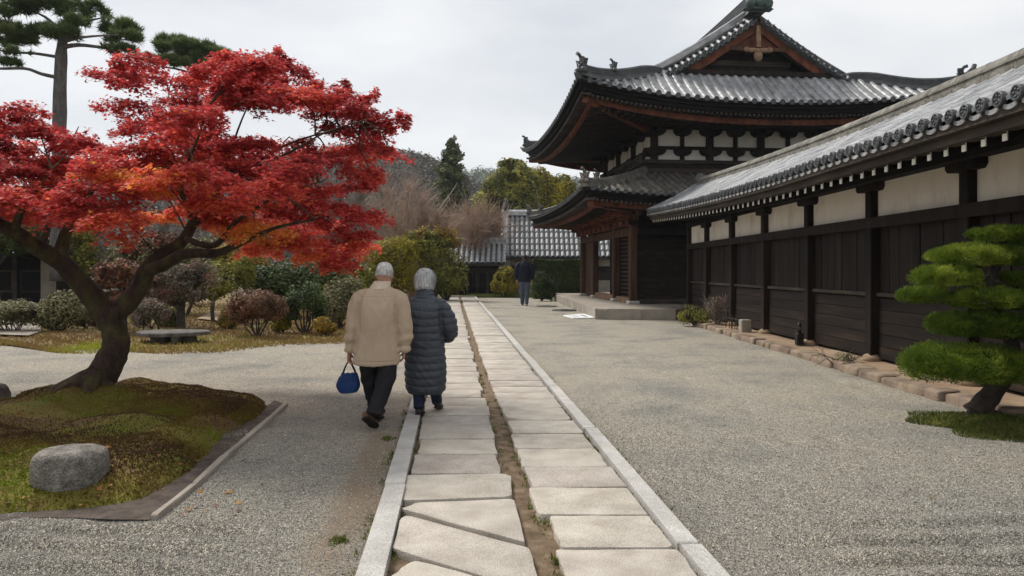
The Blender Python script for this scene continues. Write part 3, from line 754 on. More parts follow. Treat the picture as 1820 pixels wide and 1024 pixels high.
for (u, v, su, sv) in ((RU.u0, RU.v0, -1, -1), (RU.u0, RU.v1, -1, 1), (RU.u1, RU.v0, 1, -1)):
    e = np.array((u, v, RU.ze + RU.L)); GM().tube([e + [-.25 * su, -.25 * sv, -.05], e + [0, 0, .03], e + [.12 * su, .12 * sv, .14]], [.13, .10, .05], 8).build('corner_tile', M['tile_dark'], up_roof, smooth=True)
# main ridge with its end tile
zr = 10.62
ridge_run(np.array([(4.2, v, zr + .10 * ((v - 4.6) / 5.6) ** 2) for v in np.linspace(-1.0, 10.2, 16)]), .46, .62, M['tile_dark'], up_roof, 'main_ridge', .12, 5)
ogre_tile((4.2, -1.08, zr + .30), (0, -1, 0), up_roof, 1.55, 'copper', 'main_ridge_tile')
ogre_tile((4.2, 10.28, zr + .30), (0, 1, 0), up_roof, 1.4)
# --- gable on the front
GVF = -.85
def zslope(t): return 10.6 - .74 * t + .0325 * t * t
gab = GM()
tt = np.linspace(0, 3.5, 12)
poly = [(4.2 - t, zslope(t) - .12) for t in tt[::-1]] + [(4.2 + t, zslope(t) - .12) for t in tt[1:]]
n = len(poly)
gab.add([(u, -.35, z) for u, z in poly] + [(4.2 + 3.5, -.35, 8.2), (4.2 - 3.5, -.35, 8.2)], [tuple(range(n + 2))])
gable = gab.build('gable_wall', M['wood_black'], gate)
for k in range(5):
    z = 8.52 + k * .21
    hw = max(.15, 2.1 - k * .3)
    GM().box((4.2, -.43, z), (hw * 2, .07, .195)).build('gable_plank', M['wood_dark' if k % 2 else 'wood_gray'], gable)
for sd_ in (-1, 1):
    # verge: surface turned down towards the gable, short tiles across it, long rolls behind
    tv = np.linspace(.05, 4.15, 26)
    def vp(t, q):                                   # q 0 at the inner roll, 1 at the outer edge
        return np.stack([4.2 + sd_ * t, -.35 - .80 * q + 0 * t, zslope(t) + .10 - .36 * q ** 1.4 + .0 * t], -1)
    A = np.array([vp(tv, q) for q in np.linspace(0, 1, 6)])
    mb = GM(); mb.grid(A if sd_ > 0 else A[:, ::-1])
    mb.grid(np.array([vp(tv, 1.0) + [0, 0, .0], vp(tv, 1.0) + [0, .02, -.10], vp(tv, 1) + [0, .75, -.16]])[:, ::(1 if sd_ < 0 else -1)])
    mb.build('verge_bed', M['tile_dark'], gable, smooth=True)
    for i in range(19):
        t = .30 + i * .215
        q = np.linspace(1.03, .06, 7)
        p = np.array([vp(np.array(t), x) for x in q])
        tang = np.array((sd_ * 1.0, 0, -.74 + .065 * t)); tang /= np.linalg.norm(tang)
        nrm = np.array((sd_ * .5, 0, .85))
        mb2 = GM(); th = np.linspace(0, math.pi, 6); rings = []
        for x in p: rings.append(x + np.cos(th)[:, None] * tang * .075 * (-1) + np.sin(th)[:, None] * nrm * .075)
        mb2.loft(rings, cap=False, closed=False)
        eave_disc(mb2, p[0] + [0, 0, .03], (0, -1, 0), .095, 1)
        mb2.tube([p[0] + [0, .0, .05], p[0] + [0, -.03, .17]], [.045, .02], 6, 1)
        autosmooth(mb2.build('verge_tile', [M['tile_light'], M['tile_dark']], gable), 45)
    tr = np.linspace(.2, 4.35, 20)
    for j, (vo, dz, wd, ht) in enumerate(((-.36, .10, .26, .24), (.02, .06, .22, .10), (.36, .03, .20, .06))):
        pts = np.c_[4.2 + sd_ * tr, np.full(20, vo), zslope(tr) + dz + .10 * np.clip((tr - 3.7) / .6, 0, 1) ** 2]
        ridge_run(pts, wd, ht, M['tile_dark' if j else 'tile'], gable, 'descending_ridge', .075, 2)
    ogre_tile((4.2 + sd_ * 4.42, -.36, zslope(4.4) + .18), (sd_, -.15, 0), gable, .5)
    # bargeboard
    tb = np.linspace(.0, 3.75, 18)
    wdt = .40 + .16 * (tb / 3.75) ** 2
    topz = zslope(tb) - .24; rings = []
    for i, t in enumerate(tb):
        u = 4.2 + sd_ * t
        rings.append([(u, GVF - .14, topz[i]), (u, GVF - .05, topz[i]), (u, GVF - .05, topz[i] - wdt[i]), (u, GVF - .14, topz[i] - wdt[i])])
    GM().loft(rings).build('bargeboard', M['wood_red'], gable)
    rings = []
    for i, t in enumerate(tb):
        u = 4.2 + sd_ * t
        rings.append([(u, GVF - .20, topz[i] + .10), (u, GVF + .3, topz[i] + .10), (u, GVF + .3, topz[i] - .02), (u, GVF - .20, topz[i] - .02)])
    GM().loft(rings).build('verge_board', M['wood_black'], gable)
# pendant under the peak, cross rail and king post
mb = GM()
mb.box((4.2, GVF - .22, 9.72), (.17, .08, .75), taper=.15)
mb.build('king_post', M['wood_tan'], gable)
GM().box((4.2, GVF - .10, 9.30), (2.0, .14, .13)).build('cross_rail', M['wood_brown'], gable)
pan = [(4.2 - 1.15, 9.36), (4.2 - .55, 9.92), (4.2, 10.28), (4.2 + .55, 9.92), (4.2 + 1.15, 9.36)]
GM().loft([np.array([(u, v, z) for u, z in pan]) for v in (GVF + .02, GVF - .03)]).build('peak_panel', M['wood_red'], gable)
mb = GM()
for x, z, rx, rz in ((-.22, 9.24, .26, .09), (.22, 9.24, .26, .09), (0, 9.04, .17, .20), (-.42, 9.26, .12, .10), (.42, 9.26, .12, .10), (0, 9.2, .12, .12)):
    mb.ell((4.2 + x, GVF - .20, z), (rx, .075, rz), 12, 8)
mb.build('carved_pendant', M['wood_tan'], gable, smooth=True)
GM().box((4.2, GVF + .05, 8.44), (6.3, .5, .16)).build('gable_sill', M['wood_dark'], gable)

# --- upper storey
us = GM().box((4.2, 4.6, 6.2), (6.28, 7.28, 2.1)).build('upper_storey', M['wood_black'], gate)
def bowl(u, v, ztop, along='u', wt=.30, wb=.15, h=.25, dep=.22, m='wood_dark', parent=us):
    pr = [(-wt, 0), (wt, 0), (wt, -h * .30), (wt * .93, -h * .62), (wt * .72, -h * .9), (wb, -h), (-wb, -h), (-wt * .72, -h * .9), (-wt * .93, -h * .62), (-wt, -h * .30)]
    mk = (lambda a, z, o: (u + a, v + o, ztop + z)) if along == 'u' else (lambda a, z, o: (u + o, v + a, ztop + z))
    return GM().loft([np.array([mk(a, z, o) for a, z in pr]) for o in (-dep / 2, dep / 2)]).build('bracket', M[m], parent)
FV = .96; ucols = [1.06, 3.2, 5.2, 7.34]; vcols = [1.06, 3.4, 5.8, 8.14]
def storey_front():
    for i in range(3):
        a, b_ = ucols[i], ucols[i + 1]; mid = (a + b_) / 2
        for x0, x1 in ((a + .13, mid - .07), (mid + .07, b_ - .13)):
            for z0, z1 in ((5.64, 6.04), (6.16, 6.80)):
                GM().box(((x0 + x1) / 2, FV - .005, (z0 + z1) / 2), (x1 - x0, .05, z1 - z0)).build('plaster_panel', M['plaster_white'], us)
        GM().box((mid, FV - .06, 6.22), (.15, .12, 1.2)).build('strut', M['wood_dark'], us)
        for zt in (6.06, 6.80): bowl(mid, FV - .12, zt, wt=.33)
    for a in ucols:
        GM().tube([(a, FV - .06, 5.62), (a, FV - .06, 6.85)], .15, 12).build('column', M['wood_dark'], us, smooth=False)
        for zt in (6.06, 6.80): bowl(a, FV - .14, zt, wt=.40, wb=.2, dep=.34)
        for k in range(3):
            GM().bar((a, FV - .1, 6.72 + k * .16), (a, FV - .75 - k * .5, 6.76 + k * .17), .17, .16).build('bracket_arm', M['wood_dark'], us)
            bowl(a, FV - .70 - k * .5, 6.99 + k * .16, wt=.32, wb=.18, h=.17, dep=.26)
    for z, dp, hh in ((6.10, .10, .12), (6.86, .16, .14), (7.02, .24, .12)):
        GM().box((4.2, FV - dp / 2 - .02, z), (6.6, dp, hh)).build('tie_beam', M['wood_dark'], us)
    for i in range(3):
        z = 6.86 + i * .16
        GM().box((4.2, FV - .72 - i * .5, z + .1), (7.2 + i * .9, .13, .15)).build('bracket_beam', M['wood_dark'], us)
storey_front()
for i in range(3):
    a, b_ = vcols[i], vcols[i + 1]; mid = (a + b_) / 2
    for x0, x1 in ((a + .13, mid - .07), (mid + .07, b_ - .13)):
        for z0, z1 in ((5.64, 6.04), (6.16, 6.80)):
            GM().box((1.06 - .005, (x0 + x1) / 2, (z0 + z1) / 2), (.05, x1 - x0, z1 - z0)).build('plaster_panel', M['plaster_white'], us)
    for zt in (6.06, 6.80): bowl(1.06 - .12, mid, zt, 'v', wt=.33)
for a in vcols:
    if a > 2: GM().tube([(1.0, a, 5.62), (1.0, a, 6.85)], .15, 12).build('column', M['wood_dark'], us)
    for zt in (6.06, 6.80): bowl(.94, a, zt, 'v', wt=.40, wb=.2, dep=.34)
    for k in range(3):
        GM().bar((.96, a, 6.72 + k * .16), (.25 - k * .5, a, 6.76 + k * .17), .17, .16).build('bracket_arm', M['wood_dark'], us)
        bowl(.30 - k * .5, a, 6.99 + k * .16, 'v', wt=.32, wb=.18, h=.17, dep=.26)
# corner bracket with its pale nose
GM().bar((.95, .95, 6.78), (-.42, -.42, 7.0), .2, .2).build('corner_bracket', M['wood_dark'], us)
GM().box((-.47, -.47, 7.02), (.13, .13, .22)).build('bracket_nose', M['wood_tan'], us)
for i in range(3): GM().box((.28 - i * .5, 4.6, 6.96 + i * .16), (.13, 8 + i * .9, .15)).build('bracket_beam', M['wood_dark'], us)
# veranda band round its foot
for z, o, hh, m in ((5.54, .62, .14, 'wood_gray'), (5.38, .70, .16, 'wood_dark'), (5.21, .66, .17, 'wood_gray')):
    u0, u1, v0, v1 = o, 8.4 - o, o, 9.2 - o
    for (a, b_) in (((u0, v0), (u1, v0)), ((u0, v1), (u0, v0)), ((u1, v0), (u1, v1)), ((u1, v1), (u0, v1))):
        GM().bar((*a, z), (*b_, z), .16, hh).build('veranda_board', M[m], us)
mb = GM()
for k in range(9): mb.bbox((.50, .75 + k * .45, 5.60), (.10, .10, .20), .02)
mb.bar((.5, .6, 5.72), (.5, 5.2, 5.72), .09, .07)
mb.build('low_rail', M['wood_gray'], us)

# --- lower roof
RL = Roof(-2.3, 10.7, -2.3, 11.5, 3.97, .26, 2.6, lambda d: 3.97 + .33 * d + .02 * d * d, lambda d: 3.9699 + .33 * d + .02 * d * d, 2.95)
lo_roof = hipped_tiles(RL, gate, M['tile_brown'], M['tile_dark'], .27, .07, sheetname='lower_roof')
eaves(RL, lo_roof, 2.35, 'wood_red', .27, 2.2, zk=.78)
for (su, sv) in ((-1, -1), (1, -1), (-1, 1)):
    d = np.linspace(.05, 2.9, 12); u = RL.u0 + d if su < 0 else RL.u1 - d; v = RL.v0 + d if sv < 0 else RL.v1 - d
    p = np.c_[u, v, RL.zf(d) + RL.lift(u, v) + .04]; p[:3, 2] += (.10, .05, .02)
    ridge_run(p, .24, .15, M['tile_brown'], lo_roof, 'hip_ridge', .07, 2)
    ogre_tile(p[0] + [0, 0, .10], (su, sv, 0), lo_roof, .58, 'tile_brown')
    ogre_tile(p[2] + [0, 0, .22], (su, sv, 0), lo_roof, .42, 'tile_brown')

# --- body: pillars, openings, planked front
def pillar(u, v, w_=.26, m='wood_brown'):
    GM().bbox((u, v, 1.76), (w_, w_, 2.82), .025).build('pillar', M[m], gate)
    GM().bbox((u, v, .40), (w_ + .14, w_ + .14, .10), .03).build('pillar_foot', M['kerb'], gate)
for v, w_ in ((0.0, .27), (2.41, .25), (6.1, .25), (8.6, .27)): pillar(0, v, w_)
for v in (1.0, 4.2): GM().box((.32, v, 1.74), (.10, .10, 2.7)).build('inner_post', M['wood_brown'], gate)
GM().box((0.02, 4.3, 2.94), (.24, 9.0, .27)).build('head_beam', M['wood_brown'], gate)
GM().box((4.26, .02, 2.94), (8.3, .22, .25)).build('head_beam', M['wood_dark'], gate)
body = GM()
body.box((4.8, 4.6, 1.75), (7.0, 8.2, 2.8))
body.box((4.3, 4.6, 3.45), (8.0, 8.7, .76)); body.build('body_core', M['interior'], gate)
for k in range(12):                                  # planked front, horizontal boards
    z = .52 + k * .195 + .09
    if z > 2.75: break
    GM().box((2.55, .10 + .006 * (k % 3), z), (4.75, .06, .187)).build('plank', M['wood_darkh'], gate)
GM().box((2.6, .08, .44), (4.9, .16, .14)).build('ground_sill', M['wood_gray'], gate)
for u in (4.97,): GM().box((u, .03, 1.7), (.14, .14, 2.6)).build('front_post', M['wood_dark'], gate)
# slatted bay between the first two pillars
for k in range(15):
    GM().box((.16, 1.2, .55 + k * .155), (.05, 2.1, .05)).build('slat', M['wood_brown'], gate)
GM().box((.24, 1.2, 1.6), (.03, 2.15, 2.4)).build('bay_backing', M['wood_black'], gate)
GM().box((.05, 1.2, .44), (.2, 2.1, .20)).build('threshold', M['wood_tan'], gate)
GM().box((.05, 4.25, .46), (.2, 3.4, .22)).build('threshold', M['wood_tan'], gate)
GM().box((.10, 7.35, 1.6), (.06, 2.2, 2.5)).build('side_panel', M['wood_brown'], gate)
for v in (3.0, 5.5): GM().box((.7, v, 1.6), (.12, .7, 2.5)).build('open_door', M['wood_black'], gate)
# frieze of reddish brackets under the lower eave
for v in np.linspace(0, 9.0, 11):
    bowl(-.12, v, 3.34, 'v', .24, .12, .2, .24, 'wood_red', gate)
    for k in range(2):
        GM().bar((.0, v, 3.36 + k * .15), (-.5 - k * .45, v, 3.42 + k * .16), .14, .13).build('bracket_arm', M['wood_red'], gate)
        bowl(-.5 - k * .45, v, 3.60 + k * .14, 'v', .22, .12, .13, .2, 'wood_red', gate)
for u in np.linspace(0, 8.4, 10):
    bowl(u, -.12, 3.34, 'u', .24, .12, .2, .24, 'wood_dark', gate)
    for k in range(2):
        GM().bar((u, 0, 3.36 + k * .15), (u, -.5 - k * .45, 3.42 + k * .16), .14, .13).build('bracket_arm', M['wood_brown'], gate)
        bowl(u, -.5 - k * .45, 3.60 + k * .14, 'u', .22, .12, .13, .2, 'wood_dark', gate)
for o, z in ((.55, 3.66), (1.0, 3.78)):
    GM().box((-o, 4.4, z), (.12, 9.2 + o, .12)).build('bracket_beam', M['wood_red'], gate)
    GM().box((4.3, -o, z), (9.0 + o, .12, .12)).build('bracket_beam', M['wood_brown'], gate)

# --- stone platform in front of the gate
pl = [(2.64, 22.9), (5.05, 22.55), (5.7, 23.45), (9, 24.2), (9, 40), (2.05, 40)]
plat = MB().prism(pl, -.05, .335, .02).build('stone_platform', M['concrete'], origin=(4, 28, 0))
tag(plat, 'low worn stone platform under the temple gate pillars', kind='structure')
pa, pb = np.array((2.64, 22.9)), np.array((2.05, 40))
for k in range(9):
    a = pa + (pb - pa) * k / 9; b_ = pa + (pb - pa) * (k + .985) / 9
    MB().prism([a + (-.03, 0), a + (.32, .01), b_ + (.32, 0), b_ + (-.03, 0)], -.04, .342, .014).build('edge_stone', M['concrete'], plat)
for k in range(2):
    a = np.array((2.97, 22.852)); d = np.array((5.05, 22.55)) - a
    q0 = a + d * (k * .5); q1 = a + d * (k * .5 + .494)
    MB().prism([q0 + (0, -.03), q1 + (0, -.03), q1 + (0.03, .30), q0 + (0.03, .30)], -.04, .342, .014).build('edge_stone', M['concrete'], plat)
# ------------------------------------------------------------------ long timber wall building on the right
WX = 5.75; HY0, HY1 = 2.6, 23.62
hall = thing('long_hall', (6.6, 13, 0), 'long dark board building with cream plaster band under a grey tiled roof', 'building')
def lf(Y): return .36 * np.clip((np.asarray(Y, float) - 12) / 12, 0, 1) ** 1.5
posts = [9.14 + 2.45 * k for k in range(-3, 6)] + [HY1 - .1]
MB().box((6.95, (HY0 + HY1) / 2, 1.75), (2.2, HY1 - HY0 - .1, 3.4)).build('hall_core', M['interior'], hall)
for i, y in enumerate(posts):
    MB().bbox((WX - .02, y, 1.60), (.19, .19, 2.9), .012).build('post', M['wood_dark'], hall)
    rg = np.random.default_rng(i)
    b = MB().ell((WX - .03, y, .14), (.17, .17, .10), 12, 6); b.build('base_stone', M['ledge'], hall, smooth=True)
    if 1 < i < len(posts) - 1:
        # boat-shaped arm on top of the post
        pr = [(-.31, 2.93), (.31, 2.93), (.31, 2.84), (.26, 2.79), (-.26, 2.79), (-.31, 2.84)]
        MB().loft([np.array([(x, y + a, z) for a, z in pr]) for x in (WX - .16, WX + .04)]).build('post_arm', M['wood_dark'], hall)
for i in range(len(posts) - 1):
    a, b_ = posts[i] + .10, posts[i + 1] - .10
    MB().box((WX + .03, (a + b_) / 2, 2.70), (.06, b_ - a, .66)).build('plaster_panel', M['plaster'], hall)
    rg = np.random.default_rng(50 + i)
    nb = 8
    e = np.linspace(a, b_, nb + 1)
    for k in range(nb):                                # upright boards
        MB().bbox((WX + .055 + rg.uniform(-.006, .008), (e[k] + e[k+1]) / 2, 1.70), (.05, e[k+1] - e[k] - .014, 1.04), .008).build('board', M['wood_dark'], hall)
    for k in range(5):                                 # level boards below
        MB().bbox((WX + .045 - .008 * (4 - k) * .5, (a + b_) / 2, .26 + k * .19), (.06, b_ - a, .182), .010).build('plank', M['wood_darkh'], hall)
    MB().bbox((WX + .02, (a + b_) / 2, 1.165), (.10, b_ - a, .06), .01).build('mid_rail', M['wood_gray'], hall)
MB().bbox((WX - .01, (HY0 + HY1) / 2, 2.29), (.24, HY1 - HY0, .17), .012).build('long_beam', M['wood_dark'], hall)
MB().bbox((WX + .0, (HY0 + HY1) / 2, 3.02), (.22, HY1 - HY0, .20), .012).build('wall_plate', M['wood_black'], hall)
MB().box((WX + .06, (HY0 + HY1) / 2, 3.4), (.06, HY1 - HY0, .5)).build('frieze_board', M['wood_black'], hall)
ys = np.linspace(HY0, HY1, 30)
EX, EZ, RX, RZ = 4.45, 3.08, 6.2, 4.0                 # eave and ridge of the roof section
def rs(x): return EZ + (RZ - EZ) * (x - EX) / (RX - EX) - .05 * math.sin(math.pi * (x - EX) / (RX - EX))
YE = 24.0
yr = np.linspace(HY0, YE, 60)
xs = np.linspace(EX, RX, 8)
mb = MB()
mb.grid(np.array([[(x, y, rs(x) + lf(y)) for y in yr] for x in xs])[:, ::-1])
mb.grid(np.array([[(2 * RX - x, y, rs(x) + lf(y)) for y in yr] for x in xs]))
roof = mb.build('hall_roof', M['tile'], hall, smooth=True)
mb = MB()                                              # eave boards under the tiles
for (x, z, wd, ht) in ((EX + .10, EZ - .09, .22, .10), (EX + .16, EZ - .19, .16, .09)):
    mb.loft([[(x - wd / 2, y, z - ht / 2 + lf(y)), (x + wd / 2, y, z - ht / 2 + lf(y)), (x + wd / 2, y, z + ht / 2 + lf(y)), (x - wd / 2, y, z + ht / 2 + lf(y))] for y in yr])
mb.build('eave_board', M['wood_gray'], roof)
mb = MB()
mb.grid(np.array([[(x, y, z + lf(y)) for y in yr] for x, z in ((EX + .02, EZ - .05), (EX + .3, EZ - .03), (RX - .05, RZ - .14))]))
mb.grid(np.array([[(EX + .0 + k, YE + .0, rs(EX + k) + lf(YE) - d) for k in np.linspace(0, RX - EX, 6)] for d in (0, .16)]))
mb.build('soffit_boarding', M['wood_black'], roof)
# cover tile rows (one mesh shared by all rows), each with its round eave tile
def xz_roll(r=.072, step=.29, segs=6):
    L = RX - EX; th = np.linspace(0, math.pi, segs + 1); n = int(L / step); mb = MB(); rings = []
    cuts = np.linspace(-.03, L - .02, n + 1)
    for i in range(n):
        for t, rr in ((cuts[i], r + .011), (cuts[i + 1], r)):
            x = EX + t; rings.append(np.c_[np.full(segs + 1, t), np.cos(th) * rr, rs(x) - EZ + np.sin(th) * rr])
    mb.loft(rings, cap=False, closed=False); return mb
roll_me = xz_roll().mesh('tile_row', M['tile'])
roll_me.polygons.foreach_set('use_smooth', np.ones(len(roll_me.polygons), dtype=bool)); roll_me.set_sharp_from_angle(angle=R_(40))
mb = MB(); th = np.arange(14) * 2 * math.pi / 14
mb.loft([np.c_[np.full(14, o), np.cos(th) * q, np.sin(th) * q] for o, q in ((.02, .073), (-.03, .076), (-.035, .069), (-.035, .056), (-.024, .052))])
for k in range(5):
    a_ = k * 2 * math.pi / 5; mb.ell((-.026, math.cos(a_) * .034, math.sin(a_) * .034), (.012, .016, .016), 6, 4)
disc_me = mb.mesh('eave_tile', M['tile_dark']); 
sag = MB(); pr = np.linspace(-.09, .09, 7)
sag.loft([[(o, y, -.055 + 3.2 * y * y - dz) for y in pr] for o, dz in ((-.03, 0), (-.03, .045), (.06, .045))], cap=False, closed=False)
sag_me = sag.mesh('eave_pan', M['tile'])
O = org(hall); y = HY0 + .1; rg = np.random.default_rng(5)
while y < YE - .05:
    z = EZ + float(lf(y))
    link('tile_row', roll_me, roof, (EX - O[0], y - O[1], z - O[2] + rg.normal(0, .004)))
    link('eave_tile', disc_me, roof, (EX - .03 - O[0], y - O[1], z + .018 - O[2] + rg.normal(0, .006)))
    link('eave_pan', sag_me, roof, (EX - O[0], y + .1225 - O[1], z + .0 - O[2]))
    y += .245
mb = MB()
for k in range(int((YE - HY0) / .245)):
    yk = HY0 + .1 + k * .245
    q = [np.array((2 * RX - x, yk, rs(x) + float(lf(yk)))) for x in xs]
    th = np.linspace(0, math.pi, 4); mb.loft([p + np.c_[0 * th, -np.cos(th) * .075, np.sin(th) * .075] for p in q], cap=False, closed=False)
tag(mb.build('tile_rows', M['tile'], roof, smooth=True), kind='stuff')
# rafters with white painted ends
raf = MB(); x0, x1 = EX + .16, WX + .1
raf.bar((0, 0, 0), (x1 - x0, 0, (x1 - x0) * .50), .062, .085)
raf_me = raf.mesh('rafter', M['wood_black'])
tip_me = MB().box((-.006, 0, 0), (.012, .064, .088)).mesh('rafter_tip', M['white_paint'])
y = HY0 + .2
while y < YE - .1:
    z = 2.80 + float(lf(y))
    o = link('rafter', raf_me, roof, (x0 - O[0], y - O[1], z - O[2]))
    link('rafter_tip', tip_me, roof, (x0 - O[0], y - O[1], z - O[2]))
    y += .31
mb = MB()
mb.loft([[(5.15, y, 2.83 + .8 * lf(y)), (5.28, y, 2.83 + .8 * lf(y)), (5.28, y, 3.02 + lf(y)), (5.15, y, 3.02 + lf(y))] for y in yr])
mb.build('eave_purlin', M['wood_black'], hall)
# ridge: stacked tiles and round mossy cap, built in lengths
k = 0; y = HY0
while y < YE - .1:
    y2 = min(y + .62, YE)
    prof = [(-.16, -.10), (-.17, .03), (-.13, .03), (-.13, .09), (-.15, .09), (-.15, .12)] + [(-math.cos(a) * .115, .12 + math.sin(a) * .115) for a in np.linspace(.15, math.pi - .15, 8)] + [(.15, .12), (.15, .09), (.13, .09), (.13, .03), (.17, .03), (.16, -.10)]
    autosmooth(MB().loft([[(RX + x * s, yq, RZ + .0 + lf(yq) + z * s) for x, z in prof] for yq, s in ((y + .004, 1.0), (y2, .975))]).build('ridge_tile', M['ridge'], roof), 40)
    y = y2
# verge at the far end
pv = np.array([(x, YE - .02, rs(x) + lf(YE) + .02) for x in np.linspace(EX, RX, 9)])
MB().tube(pv, .10, 8).build('verge_roll', M['tile'], roof, smooth=True)
MB().ell((RX, YE + .04, RZ + lf(YE) + .14), (.2, .08, .24), 12, 8).build('ridge_end_tile', M['tile_dark'], roof, smooth=True)

# ------------------------------------------------------------------ ledge with edging stones along the wall
ledge = thing('stone_ledge', (LEDGE_X, 13, 0)); tag(ledge, 'raised earth ledge edged with rough tan stones along the board wall', kind='structure')
gy = np.linspace(HY0, 22.6, 70); gx = np.linspace(LEDGE_X + .1, WX + .3, 6)
A = np.array([[(x, y, .105 + .018 * (x - LEDGE_X)) for y in gy] for x in gx]); A[..., 2] += .018 * fbm(A * np.array((2.2, 1.4, 1)), 71, 3)
MB().grid(A[:, ::-1]).build('earth_top', M['ledge'], ledge, smooth=True)
def rock(c, dims, seed, nexp=3.2, rough=.10, n=18, k=11, flat=.0, rz=0, exy=None):
    """rounded boulder: superellipsoid pushed about by noise"""
    th = np.arange(n) * 2 * math.pi / n; ph = np.linspace(-math.pi / 2 * .985, math.pi / 2 * .985, k)
    T, F_ = np.meshgrid(th, ph); e = 2 / nexp; exy = 2 / (exy or nexp)
    sp = lambda a, p=None: np.sign(a) * np.abs(a) ** (p or e)
    V = np.stack([sp(np.cos(F_)) * sp(np.cos(T), exy), sp(np.cos(F_)) * sp(np.sin(T), exy), sp(np.sin(F_))], -1)
    V = V * (1 + rough * fbm(V * 1.3 + seed * 7.1, seed, 3)[..., None] * 1.6 + rough * .3 * fbm(V * 4.5, seed + 3, 2)[..., None])
    V = V * np.array(dims) / 2.0
    c_, s_ = math.cos(rz), math.sin(rz); x = V[..., 0] * c_ - V[..., 1] * s_; y_ = V[..., 0] * s_ + V[..., 1] * c_
    V = np.stack([x, y_, V[..., 2]], -1) + np.array(c)
    return MB().loft([V[i] for i in range(k)])
rg = np.random.default_rng(14); y = 4.2; i = 0
while y < 20.3:
    L = rg.uniform(.45, 1.15) if rg.random() > .28 else rg.uniform(.2, .32)
    wd = rg.uniform(.24, .36); x = LEDGE_X + rg.uniform(-.03, .05)
    rock((x + .04, y + L / 2, .015 + rg.uniform(-.012, .012)), (wd, L * .99, .22 + rg.uniform(-.02, .03)), 200 + i, 6.5, .055, n=26, k=13, rz=rg.normal(0, .035)).build('edging_stone', M['ledge_stone'], ledge, smooth=True)
    y += L + .015; i += 1
# ------------------------------------------------------------------ leaf clouds, trunks and twigs
def frames(N):
    ref = np.where(np.abs(N[:, 2:3]) < .9, np.array([[0, 0, 1.0]]), np.array([[1.0, 0, 0]]))
    a = np.cross(N, ref); a /= np.linalg.norm(a, axis=1)[:, None]; b = np.cross(N, a); return a, b
STAR = np.array([(0, 0), (.16, .05), (.42, -.12), (.26, .22), (.62, .34), (.24, .42), (.0, 1.0)])
STAR = np.vstack([STAR, np.c_[-STAR[-2:0:-1, 0], STAR[-2:0:-1, 1]]])
def leaves(name, C, N, size, mat_, parent, rnd, shape='quad', seed=0, up=None, jit=.3, kind=None):
    """one small leaf per centre C, facing N"""
    rg = np.random.default_rng(seed); n = len(C)
    N = N / np.maximum(np.linalg.norm(N, axis=1)[:, None], 1e-6)
    a, b = frames(N); t = rg.uniform(0, 2 * math.pi, n)
    A = a * np.cos(t)[:, None] + b * np.sin(t)[:, None]; B = np.cross(N, A)
    sz = size * rg.uniform(1 - jit, 1 + jit, n)
    if shape == 'quad': T = np.array([(0, -.5), (.3, 0), (0, .5), (-.3, 0)])
    elif shape == 'star': T = (STAR - (0, .4)) * .95
    elif shape == 'fat': T = np.array([(0, -.5), (.38, -.2), (.38, .2), (0, .5), (-.38, .2), (-.38, -.2)])
    k = len(T)
    V = C[:, None, :] + (A[:, None, :] * T[None, :, :1] + B[:, None, :] * T[None, :, 1:2]) * sz[:, None, None]
    if shape == 'star': V -= N[:, None, :] * (np.abs(T[:, 0]) * .25)[None, :, None] * sz[:, None, None]
    o = org(parent)
    me = npmesh(name, V.reshape(-1, 3) - o, np.arange(n * k), np.arange(n) * k, mat_, None, False, {'rnd': ('FACE', np.clip(rnd, 0, 1))})
    ob = link(name, me, parent)
    if kind: ob['kind'] = kind
    return ob
def needles(name, C, D, length, mat_, parent, rnd, per=5, spread=.5, wd=.07, seed=0):
    """tufts of thin needles fanning out along D"""
    rg = np.random.default_rng(seed); n = len(C)
    C = np.repeat(C, per, 0); D = np.repeat(D, per, 0); rnd = np.repeat(rnd, per) + rg.normal(0, .1, n * per)
    D = D / np.linalg.norm(D, axis=1)[:, None] + rg.normal(0, spread, D.shape); D /= np.linalg.norm(D, axis=1)[:, None]
    a, b = frames(D); t = rg.uniform(0, 6.28, len(C)); S_ = a * np.cos(t)[:, None] + b * np.sin(t)[:, None]
    L = length * rg.uniform(.6, 1.25, len(C))[:, None]
    V = np.stack([C - S_ * L * wd, C + S_ * L * wd, C + D * L], 1).reshape(-1, 3)
    me = npmesh(name, V - org(parent), np.arange(len(V)), np.arange(len(C)) * 3, mat_, None, False, {'rnd': ('FACE', np.clip(rnd, 0, 1))})
    return link(name, me, parent)
def in_blobs(blobs, n, seed, shell=.45, gap=None, gapscale=1.5, lumpy=.42):
    """random points in ellipsoids, more near their skins; returns points, outward dirs, blob index"""
    rg = np.random.default_rng(seed); B = np.array(blobs, float)
    wgt = (B[:, 3] * B[:, 4] * B[:, 5]) ** .62; wgt /= wgt.sum()
    i = rg.choice(len(B), n, p=wgt); D = rg.normal(0, 1, (n, 3)); D /= np.linalg.norm(D, axis=1)[:, None]
    r = (shell ** 3 + (1 - shell ** 3) * rg.uniform(0, 1, n)) ** (1 / 3.)
    lump = 1 + lumpy * fbm(D * 1.9 + i[:, None] * 3.7, seed, 4)
    C = B[i, :3] + D * B[i, 3:6] * (r * lump)[:, None]
    O_ = D / B[i, 3:6]; O_ /= np.linalg.norm(O_, axis=1)[:, None]
    if gap is not None:
        keep = fbm(C * gapscale, seed + 50, 3) > gap
        C, O_, i = C[keep], O_[keep], i[keep]
    return C, O_, i
